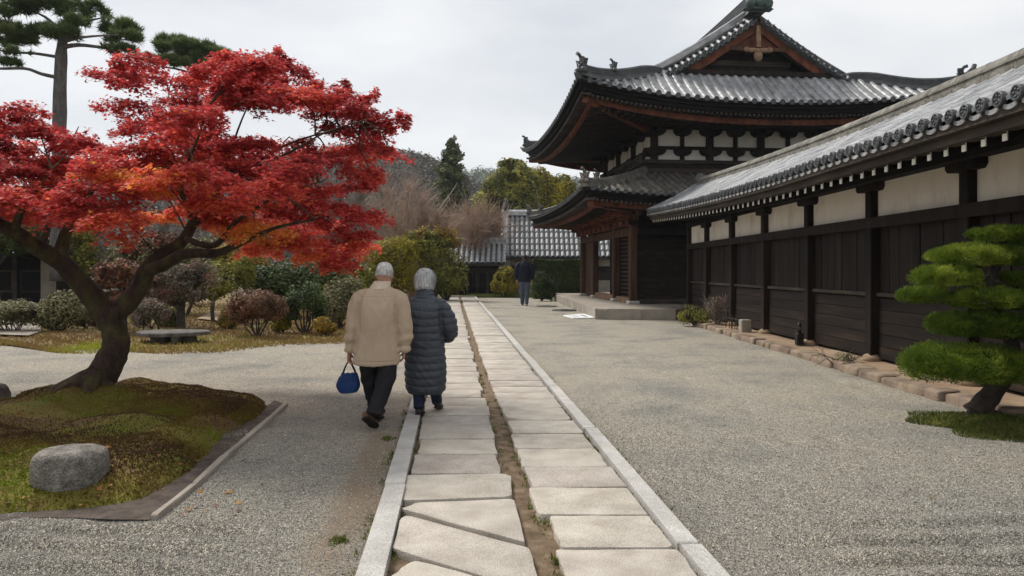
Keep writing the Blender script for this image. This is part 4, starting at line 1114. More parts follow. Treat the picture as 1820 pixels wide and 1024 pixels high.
def bush(name, blobs, n, size, mat_, parent, seed, shell=.45, gap=-.25, gapscale=2.0, droop=.0, shape='quad', cl=.35):
    C, O_, i = in_blobs(blobs, n, seed, shell, gap, gapscale); rg = np.random.default_rng(seed + 9)
    N = O_ + rg.normal(0, .55, C.shape) + np.array((0, 0, .35))
    rnd = .45 + cl * fbm(C * gapscale * 1.3, seed + 4, 3) * 1.6 + rg.normal(0, .16, len(C))
    return leaves(name, C, N, size, mat_, parent, rnd, shape, seed)
def blob_px(lst):
    """(px, py, depth, half width px, half height px[, depth radius m]) -> ellipsoids"""
    out_ = []
    for e in lst:
        px, py, Y, rx, rz = e[:5]; c = P(px, py, Y); s = Y / FPX
        out_.append((*c, rx * s, e[5] if len(e) > 5 else max(rx * s * .75, .1), rz * s))
    return out_
def limb(mb, pts, n=9, m=0, rough=.06, sub=4):
    """(px, py, depth, radius) or xyz+r rows -> smooth bent tube"""
    pts = np.array(pts, float); k = len(pts); t = np.arange(k); ts = np.linspace(0, k - 1, (k - 1) * sub + 1)
    def cr(a):                                          # Catmull-Rom
        r = []
        for x in ts:
            i = min(int(x), k - 2); f = x - i
            p0, p1, p2, p3 = a[max(i - 1, 0)], a[i], a[i + 1], a[min(i + 2, k - 1)]
            r.append(.5 * (2 * p1 + (p2 - p0) * f + (2 * p0 - 5 * p1 + 4 * p2 - p3) * f * f + (3 * p1 - p0 - 3 * p2 + p3) * f ** 3))
        return np.array(r)
    q = cr(pts[:, :3]); r = np.maximum(np.interp(ts, t, pts[:, 3]), .002)
    return mb.tube(q, r, n, m, True, rough), q
def px_limb(mb, lst, **k):
    return limb(mb, [(*P(a, b, Y), r) for a, b, Y, r in lst], **k)

# ------------------------------------------------------------------ moss mound, its edging and boulder
outl = [(-160, 700), (-60, 712), (0, 722), (60, 700), (120, 694), (190, 688), (265, 684), (330, 690), (400, 700), (462, 708), (476, 718), (468, 736), (440, 752), (395, 776), (385, 796), (352, 826), (330, 850), (290, 872), (255, 890), (200, 902), (130, 910), (60, 914), (0, 918), (-80, 925), (-200, 915), (-330, 850), (-300, 760)]
ob = np.array([G(*p)[:2] for p in outl]); mc = G(170, 775)[:2]
ang = np.arctan2(ob[:, 1] - mc[1], ob[:, 0] - mc[0]); rad = np.linalg.norm(ob - mc, axis=1); o_ = np.argsort(ang)
NA = 260; tha = np.linspace(-math.pi, math.pi, NA, endpoint=False)
rb = np.interp(tha, np.r_[ang[o_] - 2 * math.pi, ang[o_], ang[o_] + 2 * math.pi], np.tile(rad[o_], 3))
rb = rb * (1 + .025 * fbm(np.c_[np.cos(tha) * 6, np.sin(tha) * 6, 0 * tha], 81, 3))
TB = G(163, 706, .16)                                    # where the maple stands
def mound_h(x, y, q):
    base = .23 * (1 - np.clip(q, 0, 1) ** 10) * (.75 + .25 * (1 - q))
    base = base + .16 * np.exp(-(((x - TB[0]) / .55) ** 2 + ((y - TB[1]) / .5) ** 2))
    Q3 = np.stack([x, y, 0 * x], -1)
    lum = np.clip(q * 1.5, .25, 1)
    return base * (1 + .40 * fbm(Q3 * 1.7, 83, 3)) + (.075 * fbm(Q3 * 4.0, 84, 4) * lum) * (1 - np.clip(q, 0, 1) ** 8) - .03
qs = np.r_[np.linspace(0, .9, 46), np.linspace(.92, 1.0, 10)]
rows = []
for q in qs:
    x = mc[0] + np.cos(tha) * rb * q; y = mc[1] + np.sin(tha) * rb * q
    z = mound_h(x, y, np.full(NA, q)); z = np.r_[z]; rows.append(np.c_[x, y, z])
rows = [np.vstack([r, r[:1]]) for r in rows]
M['moss'] = mat('moss_bed', [(.30, (.11, .066, .035)), (.44, (.16, .105, .036)), (.55, (.165, .14, .026)), (.68, (.13, .165, .020))], 1.3, 9, .95, 1.0, 55, fine=.35, fscale=110, rghn=.62)
mound = MB().grid(np.array(rows)).build('moss_mound', M['moss'], smooth=True)
tag(mound, 'low mossy mound under the red maple', kind='structure')
rg = np.random.default_rng(85); n = 190000
q = np.sqrt(rg.uniform(0, 1, n)) * 1.0; a = rg.uniform(-math.pi, math.pi, n); rr = np.interp(a, tha, rb, period=2 * math.pi)
x = mc[0] + np.cos(a) * rr * q; y = mc[1] + np.sin(a) * rr * q
mp_ = np.c_[x, y, mound_h(x, y, q) - .004]
vis = (mp_[:, 0] > -.74 * mp_[:, 1] - .2); mp_, q = mp_[vis], q[vis]
gr = .34 + 1.15 * fbm(np.c_[mp_[:, :2] * 1.1, 0 * q], 86, 4) + .26 * np.clip((5.9 - mp_[:, 1]) / 1.2, 0, 1) + .28 * (q > .86)
gr += .35 * np.exp(-(((mp_[:, 0] - TB[0] - .25) / .5) ** 2 + ((mp_[:, 1] - TB[1] + .35) / .3) ** 2))
bare = fbm(np.c_[mp_[:, 0] * .8, mp_[:, 1] * 1.4, 0 * q], 88, 3) + .55 * np.exp(-((mp_[:, 1] - 6.7) / .7) ** 2) - .2
keep = rg.uniform(0, 1, len(q)) > np.clip(bare * 1.5, 0, .85)
blades('moss_tufts', mp_[keep], .017, M['moss_blade'], seed=87, rnd=np.clip(gr[keep], 0, 1), wd=.75, label='short olive and brown moss on the mound round the maple')
soil_px = [(488, 712), (512, 720), (270, 926), (120, 922), (60, 924), (-60, 930), (-60, 900), (60, 895), (250, 870), (330, 830), (380, 775), (455, 735)]
sp_ = np.array([G(*p) for p in soil_px]); sp_ = np.vstack([sp_[i] + (sp_[(i + 1) % len(sp_)] - sp_[i]) * f for i in range(len(sp_)) for f in np.linspace(0, 1, 9)[:-1]]); sp_[:, :2] += .035 * np.c_[fbm(sp_ * 4, 95, 2), fbm(sp_ * 4, 96, 2)]; sp_[:, 2] = .006
MB().add(sp_, [tuple(range(len(sp_)))[::-1]]).build('soil_margin', M['bed_soil'], tag(mound))
kerb = thing('bed_kerb', G(390, 820), ); tag(kerb, 'thin pale stone kerb between the moss mound soil and the gravel', kind='structure')
kp = [(508, 721), (455, 768), (400, 815), (345, 866), (276, 924)]
kw = np.array([G(*p)[:2] for p in kp])
for i in range(len(kw) - 1):
    d = kw[i + 1] - kw[i]; d /= np.linalg.norm(d); nn = np.array((-d[1], d[0])) * .026
    a, b_ = kw[i] + d * .004, kw[i + 1] - d * .004
    rg = np.random.default_rng(i); j = lambda: rg.normal(0, .006, 2)
    MB().prism([a - nn + j(), (a + b_) / 2 - nn + j(), b_ - nn + j(), b_ + nn + j(), (a + b_) / 2 + nn + j(), a + nn + j()], -.03, .034, .008).build('kerb_piece', M['concrete'], kerb)
bc = G(141, 872)
zb = .11
bl = rock((bc[0] + .0, bc[1] - .10, .135), (.47, .42, .38), 5, 5.5, .04, 40, 24, exy=2.5).build('garden_boulder', M['boulder'], smooth=True, origin=(bc[0], bc[1] + .12, .02))
tag(bl, 'flat-topped speckled granite boulder on the moss near the mound edge', 'boulder')
rc = G(2, 712); tag(rock((rc[0] - .12, rc[1], .07), (.42, .3, .26), 8, 2.6, .15).build('garden_rock', M['rock'], smooth=True, origin=(rc[0] - .12, rc[1], 0)), 'dark rounded rock behind the moss mound at the left edge', 'rock')

# ------------------------------------------------------------------ red maple
maple = thing('maple_tree', (TB[0], TB[1], .15), 'spreading red Japanese maple with dark forked trunk on the moss mound', 'tree')
tr = MB()
_, tq = px_limb(tr, [(150, 722, 8.1, .28), (160, 700, 8.1, .22), (180, 668, 8.1, .165), (203, 625, 8.12, .145), (205, 595, 8.15, .132), (193, 565, 8.15, .140), (186, 545, 8.15, .125)], n=18, rough=.07, sub=7)
for (dx, dy, r) in ((-.62, -.10, .09), (-.35, -.42, .10), (.16, -.38, .08), (.38, .05, .07), (-.5, .3, .08)):   # root flare
    limb(tr, [(TB[0] + .06, TB[1], .42, .10), (TB[0] + dx * .45, TB[1] + dy * .45, .26, r), (TB[0] + dx, TB[1] + dy, .10, r * .5)], n=8)
LIMBS = [
 [(192, 565, 8.15, .13), (165, 528, 8.1, .125), (140, 500, 8.0, .112), (112, 470, 7.9, .100), (62, 437, 7.7, .088), (25, 412, 7.5, .078), (-10, 395, 7.4, .07), (-80, 350, 7.2, .055), (-170, 300, 7.0, .035), (-260, 270, 6.9, .012)],
 [(104, 474, 7.9, .085), (110, 440, 7.95, .070), (118, 412, 8.0, .056), (132, 385, 8.2, .044), (160, 345, 8.6, .032), (190, 300, 9.0, .02), (215, 268, 9.2, .008)],
 [(196, 565, 8.15, .12), (225, 540, 8.2, .112), (250, 508, 8.25, .102), (264, 476, 8.25, .096), (290, 452, 8.25, .080), (322, 432, 8.3, .066), (342, 402, 8.4, .052), (360, 372, 8.5, .042), (395, 335, 8.6, .030), (440, 300, 8.7, .022), (500, 262, 8.7, .015), (560, 240, 8.6, .010), (640, 222, 8.4, .006)],
 [(266, 480, 8.2, .080), (292, 470, 8.1, .070), (318, 455, 8.0, .060), (345, 450, 7.9, .054), (385, 450, 7.8, .046), (412, 440, 7.8, .038), (445, 425, 7.7, .028), (490, 405, 7.5, .018), (560, 390, 7.3, .008)],
 [(332, 424, 8.2, .034), (352, 433, 8.0, .036), (378, 437, 7.9, .034), (396, 424, 7.8, .030), (412, 402, 7.7, .024), (440, 380, 7.6, .018), (500, 345, 7.4, .012), (580, 320, 7.3, .006)],
 [(345, 398, 8.3, .036), (335, 370, 8.0, .03), (322, 340, 7.7, .024), (330, 300, 7.4, .018), (350, 250, 7.2, .012), (370, 190, 7.2, .006)],
 [(392, 338, 8.5, .022), (420, 318, 8.2, .018), (450, 300, 7.9, .015), (520, 268, 7.6, .012), (580, 235, 7.5, .008), (660, 210, 7.4, .004)],
 [(25, 412, 7.5, .05), (40, 370, 7.3, .034), (70, 330, 7.3, .018), (92, 300, 7.4, .006)],
 [(70, 440, 7.7, .045), (85, 400, 8.1, .034), (70, 350, 8.6, .022), (40, 300, 9.0, .014), (10, 240, 9.2, .006)],
 [(342, 402, 8.4, .032), (390, 385, 9.0, .025), (450, 370, 9.5, .018), (540, 350, 9.9, .010), (620, 340, 10.0, .005)],
 [(150, 350, 8.3, .028), (120, 310, 8.8, .02), (125, 260, 9.3, .013), (140, 225, 9.5, .005)],
 [(300, 445, 8.25, .04), (330, 410, 8.9, .03), (350, 350, 9.4, .022), (330, 270, 9.6, .014), (300, 180, 9.6, .007), (310, 130, 9.6, .004)],
 [(395, 335, 8.6, .02), (410, 270, 8.7, .014), (440, 190, 8.7, .009), (490, 110, 8.6, .004)],
]
LQ = [tq]
for L in LIMBS:
    _, q = px_limb(tr, L, n=9 if L[0][3] > .06 else 6, rough=.05); LQ.append(q)
AQ = np.vstack([q for q in LQ[1:]])
# pads of foliage: flattened sprays set in tiers through the crown
crown_poly = np.array([(-330, 330), (-300, 240), (-150, 190), (0, 185), (60, 170), (120, 115), (200, 100), (290, 112), (370, 112), (440, 98), (500, 95), (515, 125), (560, 150), (600, 160), (650, 178), (700, 200), (722, 212), (700, 240), (672, 262), (664, 300), (650, 330), (655, 380), (640, 420), (625, 455), (600, 476), (560, 470), (510, 455), (460, 440), (420, 425), (370, 408), (300, 395), (230, 400), (150, 405), (90, 400), (40, 392), (-60, 400), (-200, 420), (-330, 420)], float)
def inside(poly, x, y):
    c = False; j = len(poly) - 1
    for i in range(len(poly)):
        if (poly[i][1] > y) != (poly[j][1] > y) and x < (poly[j][0] - poly[i][0]) * (y - poly[i][1]) / (poly[j][1] - poly[i][1]) + poly[i][0]: c = not c
        j = i
    return c
gaps = [(150, 193, 46, 20), (60, 165, 60, 14), (424, 212, 34, 15), (545, 236, 50, 12), (250, 165, 35, 14), (95, 140, 40, 25), (640, 285, 30, 12), (610, 300, 25, 14), (230, 352, 40, 12), (330, 130, 14, 10), (20, 150, 40, 14), (480, 190, 16, 8), (520, 215, 40, 8), (190, 215, 40, 10)]
rg = np.random.default_rng(123); pads = []
for iy, py in enumerate(np.arange(106, 480, 25)):
    for px in np.arange(-330, 730, 62):
        x = px + rg.uniform(-26, 26) + (28 if iy % 2 else 0); y = py + rg.uniform(-10, 10)
        if not inside(crown_poly, x, y): continue
        if any(((x - a) / (c + 24)) ** 2 + ((y - b_) / (d + 9)) ** 2 < 1 for a, b_, c, d in gaps): continue
        for rep in range(2 if y > 230 and rg.random() < .15 else 1):
            span = 1.0 if y < 180 else 1.9
            Y = 8.3 + rg.uniform(-span, span)
            if x > 520: Y = 8.7 + rg.uniform(-.5, 1.0)
            pads.append((x, y, Y, rg.uniform(.32, .56), rg.uniform(.05, .10)))
for (x, y, Y, r) in ((500, 92, 8.6, .10), (488, 104, 8.6, .16), (470, 118, 8.6, .2), (716, 206, 8.4, .12), (700, 214, 8.4, .2), (684, 228, 8.3, .13), (690, 266, 8.0, .07), (676, 272, 8.0, .05), (660, 250, 8.1, .14), (655, 172, 8.4, .15), (560, 150, 8.5, .16), (606, 158, 8.5, .14), (640, 300, 8.4, .3), (665, 310, 8.4, .18), (640, 430, 8.6, .22), (590, 470, 8.6, .26), (410, 100, 8.8, .1), (430, 104, 8.8, .12), (60, 192, 8, .15), (615, 468, 8.6, .14)):
    pads.append((x, y, Y, r, r * .35))
C = []; N = []; RN = []; rg = np.random.default_rng(124)
tw = MB()
for (px, py, Y, r, rz) in pads:
    c = P(px, py, Y)
    nl = int(980 * (r / .4) ** 1.7) + 16
    az = rg.uniform(0, 6.28); tilt = rg.normal(0, .16); e = rg.uniform(.65, 1.0)
    # sprays fan out from the pad's middle; leaves hang along them, so the edge is lacy
    ns = int(15 * (r / .4)) + 4
    sa = rg.uniform(0, 2 * math.pi, ns); s0 = r * rg.uniform(.0, .45, ns); s1 = r * rg.uniform(.55, 1.12, ns)
    k = rg.integers(0, ns, nl); f = rg.uniform(0, 1, nl) ** .8
    d_ = s0[k] + (s1 - s0)[k] * f; lat_ = rg.normal(0, 1, nl) * (.055 + .045 * (1 - f)) * (r / .4) ** .5
    x_ = np.cos(sa[k]) * d_ - np.sin(sa[k]) * lat_; y_ = (np.sin(sa[k]) * d_ + np.cos(sa[k]) * lat_)
    sz_ = rg.normal(0, rz * .55, ns)[k]
    z = sz_ + rg.normal(0, .022, nl) - d_ * d_ / r * .20 + x_ * tilt
    xy = np.c_[x_ * math.cos(az) - y_ * e * math.sin(az), x_ * math.sin(az) + y_ * e * math.cos(az)]
    p = xy / r
    C.append(c + np.c_[xy, z]); N.append(np.c_[p * .35, np.ones(nl)] + rg.normal(0, .38, (nl, 3)))
    # orange and yellow leaves low inside the crown, crimson elsewhere
    org_ = .55 * math.exp(-((px - 330) / 170) ** 2 - ((py - 415) / 38) ** 2) + .30 * math.exp(-((px - 250) / 60) ** 2 - ((py - 300) / 40) ** 2) + .35 * math.exp(-((px - 560) / 90) ** 2 - ((py - 455) / 35) ** 2) + .4 * math.exp(-((px - 70) / 80) ** 2 - ((py - 400) / 22) ** 2) + .25 * math.exp(-((px - 460) / 60) ** 2 - ((py - 345) / 30) ** 2)
    RN.append(np.clip(.36 + rg.normal(0, .10) + org_ + rg.normal(0, .16, nl), 0, 1))
    j = np.argmin(np.linalg.norm(AQ - c + np.array((0, 0, .15)), axis=1)); s = AQ[j]
    if np.linalg.norm(s - c) < .9:
        m_ = (s + c) / 2 + rg.normal(0, .05, 3) + np.array((0, 0, .04))
        limb(tw, [(*s, .011), (*m_, .008), (*(c - (0, 0, .02)), .005)], n=4, rough=0, sub=2)
        for _ in range(5):
            e_ = c + np.r_[np.clip(rg.normal(0, r * .4, 2), -.7 * r, .7 * r), rg.normal(0, rz * .4)]; tw.tube([c - (0, 0, .02), e_], [.004, .0015], 3)
C = np.vstack(C); N = np.vstack(N); RN = np.concatenate(RN)
tr.build('trunk', M['bark_maple'], maple, smooth=True)
tag(tw.build('twigs', M['bark_maple'], maple), kind='stuff')
crown = leaves('crown', C, N, .046, M['maple'], maple, RN, 'star', 125); print('maple leaves', len(C))
NLEAF = len(C)
# fallen leaves
rg = np.random.default_rng(126); fl_ = []
for k in range(130):
    px, py = rg.uniform(-20, 470), rg.uniform(650, 915); g_ = G(px, py); fl_.append((g_[0], g_[1], .012))
for px, py in ((1656, 888), (1010, 728), (905, 810)): fl_.append((*G(px, py)[:2], .02))
fl_ = np.array(fl_)
qf = np.hypot(fl_[:, 0] - mc[0], fl_[:, 1] - mc[1]) / np.interp(np.arctan2(fl_[:, 1] - mc[1], fl_[:, 0] - mc[0]), tha, rb, period=2 * math.pi)
fl_[:, 2] = np.where(qf < 1, mound_h(fl_[:, 0], fl_[:, 1], np.minimum(qf, 1)) + .016, fl_[:, 2])
lv = thing('fallen_leaves', (0, 0, 0)); lv['kind'] = 'stuff'; lv['label'] = 'few fallen maple leaves on moss and gravel'
M['dry'] = leafmat('dry_leaves', [(0, (.10, .05, .025)), (.6, (.22, .10, .03)), (1, (.40, .22, .05))], .2)
leaves('leaves', fl_, np.tile([0, 0, 1.0], (len(fl_), 1)) + rg.normal(0, .25, fl_.shape), .045, M['dry'], lv, rg.uniform(0, 1, len(fl_)), 'star', 127, kind='stuff')

# ------------------------------------------------------------------ cloud-pruned pine on the right
BY = 7.55
bt = G(1745, 742, 0)
bz = thing('cloud_pruned_pine', (*P(1745, 728, BY)[:2], .08), 'cloud-pruned bright green garden pine with stacked foliage pads beside the board wall', 'tree')
bm = MB(); g0 = 0
BT = [(1735, 735, BY, .13), (1752, 712, BY, .105), (1778, 680, BY, .09), (1798, 650, BY, .08), (1795, 600, BY + .05, .07), (1770, 555, BY + .05, .06), (1760, 510, BY + .1, .055), (1775, 460, BY + .1, .045), (1785, 415, BY + .1, .03)]
px_limb(bm, BT, n=12, rough=.08)
for L in ([(1795, 650, BY, .055), (1760, 655, BY - .15, .045), (1700, 655, BY - .2, .03), (1640, 650, BY - .2, .012)],
          [(1770, 560, BY, .045), (1740, 580, BY, .035), (1690, 580, BY - .1, .015)],
          [(1760, 520, BY, .04), (1720, 530, BY, .03), (1660, 527, BY, .014)],
          [(1765, 490, BY + .1, .035), (1720, 500, BY + .1, .025), (1680, 492, BY, .012)],
          [(1775, 460, BY + .1, .035), (1730, 465, BY + .1, .02)], [(1795, 600, BY, .04), (1830, 590, BY, .025), (1880, 560, BY, .012)],
          [(1770, 500, BY, .03), (1810, 510, BY, .02)], [(1738, 732, BY, .07), (1715, 742, BY - .15, .03)], [(1745, 732, BY, .07), (1790, 742, BY - .1, .03)]):
    px_limb(bm, L, n=7, rough=.05)
bm.build('trunk', M['bark'], bz, smooth=True)
padl = [(1700, 648, BY - .22, 104, 39, .50), (1760, 650, BY - .1, 80, 36, .5), (1740, 578, BY - .08, 92, 29, .42), (1815, 585, BY, 60, 28, .4),
        (1640, 525, BY - .05, 44, 19, .22), (1755, 532, BY - .1, 72, 24, .36), (1825, 535, BY, 45, 22, .3), (1682, 492, BY, 60, 23, .30),
        (1725, 455, BY + .02, 68, 24, .32), (1795, 455, BY + .1, 60, 24, .36), (1785, 418, BY + .1, 60, 17, .3), (1830, 498, BY + .05, 62, 19, .3), (1835, 420, BY + .2, 50, 18, .3)]
rg = np.random.default_rng(140)
for i, e in enumerate(padl):
    B = np.array(blob_px([(e[0], e[1], e[2], e[3], e[4] * (1.0 if i < 2 else .88), e[5])]))[0]
    sub = [B]
    for k in range(9):                                    # lumpy outline: smaller tufts on the pad
        a = rg.uniform(0, 6.28); q = rg.uniform(.45, .85)
        sub.append((B[0] + math.cos(a) * B[3] * q, B[1] + math.sin(a) * B[4] * q, B[2] + rg.uniform(-.1, .28) * B[5], B[3] * rg.uniform(.22, .36), B[4] * rg.uniform(.22, .36), B[5] * rg.uniform(.35, .55)))
    n = int(12000 * (B[3] * B[4] / .25) ** .8) + 1000
    C, O_, ix = in_blobs(sub, n, 141 + i, .74, lumpy=.2)
    kp_ = fbm(C * 9, 180 + i, 2) > -.7; C, O_ = C[kp_], O_[kp_]
    C[:, 2] = np.where(C[:, 2] < B[2] - B[5] * .5, B[2] - B[5] * (.5 + .12 * rg.uniform(0, 1, len(C))), C[:, 2])
    C = C + O_ * .035 * fbm(C * 11, 190 + i, 2)[:, None]
    D = O_ * 1.0 + np.array((0, 0, .75))
    tone = .5 + (.0 if i in (0, 1) else .06) - (.22 if i in (2, 3) else 0) + (.08 if i in (7, 8) else 0)
    rnd = tone + .42 * fbm(C * 5, 150 + i, 3) + .38 * fbm(C * 16, 155 + i, 2)
    nd = needles('foliage_pad', C, D, .024 if i < 2 else .029, M['bonsai'], bz, rnd, 4, .38, .13 if i < 2 else .085, 160 + i)
# moss and grass under it
mb = MB(); mcx = P(1755, 728, BY - .05)
th = np.linspace(0, 2 * math.pi, 49); rows = []
for q in np.linspace(0, 1, 9):
    wv = 1 + .18 * np.sin(3 * th + 1) + .1 * np.sin(7 * th)
    x = mcx[0] + np.cos(th) * .78 * q * wv; y = mcx[1] - .25 + np.sin(th) * .62 * q * wv
    rows.append(np.c_[x, y, np.full(len(x), -.02 + .10 * (1 - q ** 2))])
pm = MB().grid(np.array(rows)).build('pine_mound', M['moss'], smooth=True); tag(pm, 'low mossy mound round the foot of the cloud-pruned pine', kind='structure')
rg = np.random.default_rng(170); n = 9000; q = np.sqrt(rg.uniform(0, 1.15, n)); a = rg.uniform(0, 6.28, n); wv = 1 + .18 * np.sin(3 * a + 1) + .1 * np.sin(7 * a)
pp = np.c_[mcx[0] + np.cos(a) * .78 * q * wv, mcx[1] - .25 + np.sin(a) * .62 * q * wv, np.maximum(-.02 + .10 * (1 - q ** 2), .0)]
blades('mound_grass', pp, .035, M['grass_green'], pm, seed=171, rnd=.35 + .4 * fbm(pp * 3, 172, 3), wd=.3)
# ------------------------------------------------------------------ shrubs and trees behind, left to right
def stems(mb, base, tops, r=.03, n=6, seed=0, wob=.12, fork=2):
    rg = np.random.default_rng(seed); base = np.array(base, float)
    for t in tops:
        t = np.array(t, float); m1 = base + (t - base) * .35 + rg.normal(0, wob, 3) * (1, 1, .3); m2 = base + (t - base) * .7 + rg.normal(0, wob, 3) * (1, 1, .3)
        limb(mb, [(*base, r), (*m1, r * .75), (*m2, r * .5), (*t, r * .25)], n=n, sub=3)
        for _ in range(fork):
            e = t + rg.normal(0, .25, 3) * np.linalg.norm(t - base); e[2] = max(e[2], m1[2]); mb.tube([m2, (m2 + e) / 2 + rg.normal(0, wob * .4, 3), e], [r * .4, r * .25, r * .1], 4)
def shrub(name, px, py, blobs, n, size, m, label, cat='shrub', seed=0, nst=5, r=.03, group=None, gap=-.25, shell=.35, gs=2.2, part='foliage', barkm='bark', trunk=None, shape='quad', z=.06):
    b = G(px, py, z); t = thing(name, (b[0], b[1], z - .05), label, cat, group); rg = np.random.default_rng(seed)
    Y = b[1]; B = blob_px([(e[0], e[1], Y + (e[4] if len(e) > 4 else 0), e[2], e[3]) for e in blobs])
    mb = MB(); Bn = np.array(B)
    if trunk:
        limb(mb, [(b[0], b[1], z - .12, trunk * 1.2), (b[0], b[1], (Bn[:, 2].mean()) * .5, trunk), (Bn[:, 0].mean(), b[1], Bn[:, 2].mean(), trunk * .6)], n=8)
        base = (b[0], b[1], Bn[:, 2].mean() * .55)
    else: base = (b[0], b[1], z - .1)
    tops = [(bb[0] + rg.uniform(-.5, .5) * bb[3], bb[1] + rg.uniform(-.4, .4) * bb[4], bb[2] + rg.uniform(-.2, .6) * bb[5]) for bb in B for _ in range(max(1, nst // len(B)))]
    stems(mb, base, tops, r, seed=seed, wob=.06 * max(1, abs(Bn[:, 2].max())))
    mb.build('trunk' if trunk else 'stems', M[barkm], t, smooth=True)
    bush(part, B, n, size, M[m], t, seed, shell, gap, gs, shape=shape)
    return t
SG = 'clipped shrubs on the mossy lawn'
# evergreen screen far left above the dark house
shrub('dark_evergreen', -20, 560, [(30, 400, 85, 45), (-60, 420, 80, 50), (15, 430, 60, 25)], 9000, .13, 'hedge', 'dark evergreen tree overhanging the dark house at the left edge', 'tree', 301, 8, .09, trunk=.16, gap=-.3)
shrub('leafy_evergreen', 142, 560, [(142, 455, 34, 50), (130, 410, 42, 34), (152, 490, 26, 24)], 6500, .10, 'olive', 'upright green-leaved tree behind the left fork of the maple', 'tree', 302, 6, .05, trunk=.09)
shrub('hedge_shrub', 20, 590, [(20, 555, 44, 24), (58, 558, 38, 22), (-30, 555, 50, 28)], 6000, .075, 'silver', 'grey-green low hedge shrub at the left edge beside the pale path', 'shrub', 303, 9, .018)
shrub('hedge_shrub', 108, 588, [(112, 548, 34, 34), (100, 570, 30, 18), (84, 556, 24, 22)], 5200, .075, 'silver', 'rounded grey-green shrub just left of the maple trunk', 'shrub', 304, 8, .02)
shrub('small_bush', 150, 584, [(152, 560, 16, 18), (140, 568, 14, 12)], 1400, .07, 'silver', 'small dark twiggy bush touching the maple trunk on its left', 'shrub', 305, 5, .02)
shrub('tiered_shrub', 222, 590, [(215, 478, 52, 18), (190, 500, 40, 15), (250, 500, 36, 16), (205, 530, 38, 16), (240, 540, 26, 20)], 8500, .085, 'rust', 'layered reddish shrub seen through the fork of the maple', 'shrub', 306, 9, .03, trunk=.05)
shrub('pink_shrub', 268, 596, [(262, 548, 24, 22), (250, 565, 18, 16), (288, 556, 16, 18)], 2600, .07, 'pinkgray', 'small pinkish bush low behind the maple fork', 'shrub', 307, 6, .02)
shrub('pink_grey_tree', 322, 584, [(325, 500, 56, 34), (300, 525, 38, 22), (352, 522, 34, 22), (345, 485, 40, 24)], 10500, .075, 'pinkgray', 'pink-grey rounded tree with straight dark trunk behind the stone table', 'tree', 308, 10, .03, trunk=.10)
shrub('thin_olive_tree', 379, 572, [(395, 492, 40, 32), (430, 480, 26, 32), (378, 515, 28, 20)], 6500, .085, 'olive', 'pale olive tree on one thin straight trunk', 'tree', 309, 7, .025, trunk=.055)
shrub('red_dome_shrub', 458, 596, [(455, 540, 52, 27), (430, 555, 30, 20), (486, 548, 26, 24)], 9500, .055, 'rust', 'dome-shaped dark red shrub on bare stems right of the stone table', 'shrub', 310, 11, .022, z=.06)
shrub('green_shrub', 540, 590, [(545, 530, 36, 36), (520, 548, 26, 22), (565, 540, 20, 26)], 6200, .07, 'hedge', 'loose dark green shrub with splayed stems between dome shrub and the man', 'shrub', 311, 10, .025)
shrub('silver_shrub', 600, 582, [(600, 535, 34, 38), (622, 525, 26, 36), (590, 560, 18, 16)], 5200, .075, 'silver', 'silvery twiggy shrub just left of the man in the beige jacket', 'shrub', 312, 10, .025)
shrub('dark_bush', 500, 565, [(510, 505, 50, 40), (470, 500, 40, 34), (560, 500, 44, 36), (610, 490, 40, 36)], 12000, .10, 'hedge', 'dark green bush mass under the right edge of the maple', 'shrub', 313, 9, .05)
shrub('shaded_bush', 330, 560, [(290, 470, 60, 34), (360, 455, 50, 34), (230, 460, 50, 30)], 9000, .11, 'silver', 'dull grey-green bush behind the pink-grey tree', 'shrub', 319, 9, .05)
shrub('yellow_bush', 700, 535, [(700, 455, 46, 36), (725, 480, 30, 40), (665, 480, 40, 44), (690, 500, 50, 30), (720, 440, 28, 22)], 15000, .11, 'yellowgreen', 'bright yellow-green bush behind the two grey heads', 'shrub', 314, 12, .05)
shrub('ochre_bush', 795, 533, [(790, 480, 40, 44), (765, 440, 40, 34), (800, 500, 34, 28), (770, 500, 30, 30), (745, 430, 26, 20)], 15000, .13, 'olive', 'ochre and olive bush right of the grey-haired woman', 'shrub', 315, 12, .06)
shrub('golden_bush', 772, 534, [(775, 418, 36, 17, 1.0), (750, 425, 34, 18, 1.0), (795, 430, 26, 14, 1)], 6500, .13, 'ochre', 'golden brown crown rising above the ochre and olive bush', 'shrub', 316, 8, .05)
shrub('round_bush', 897, 527, [(897, 498, 21, 26), (908, 505, 16, 20), (884, 508, 12, 16)], 6500, .12, 'yellowgreen', 'rounded light green bush left of the distant walker', 'shrub', 317, 8, .04)
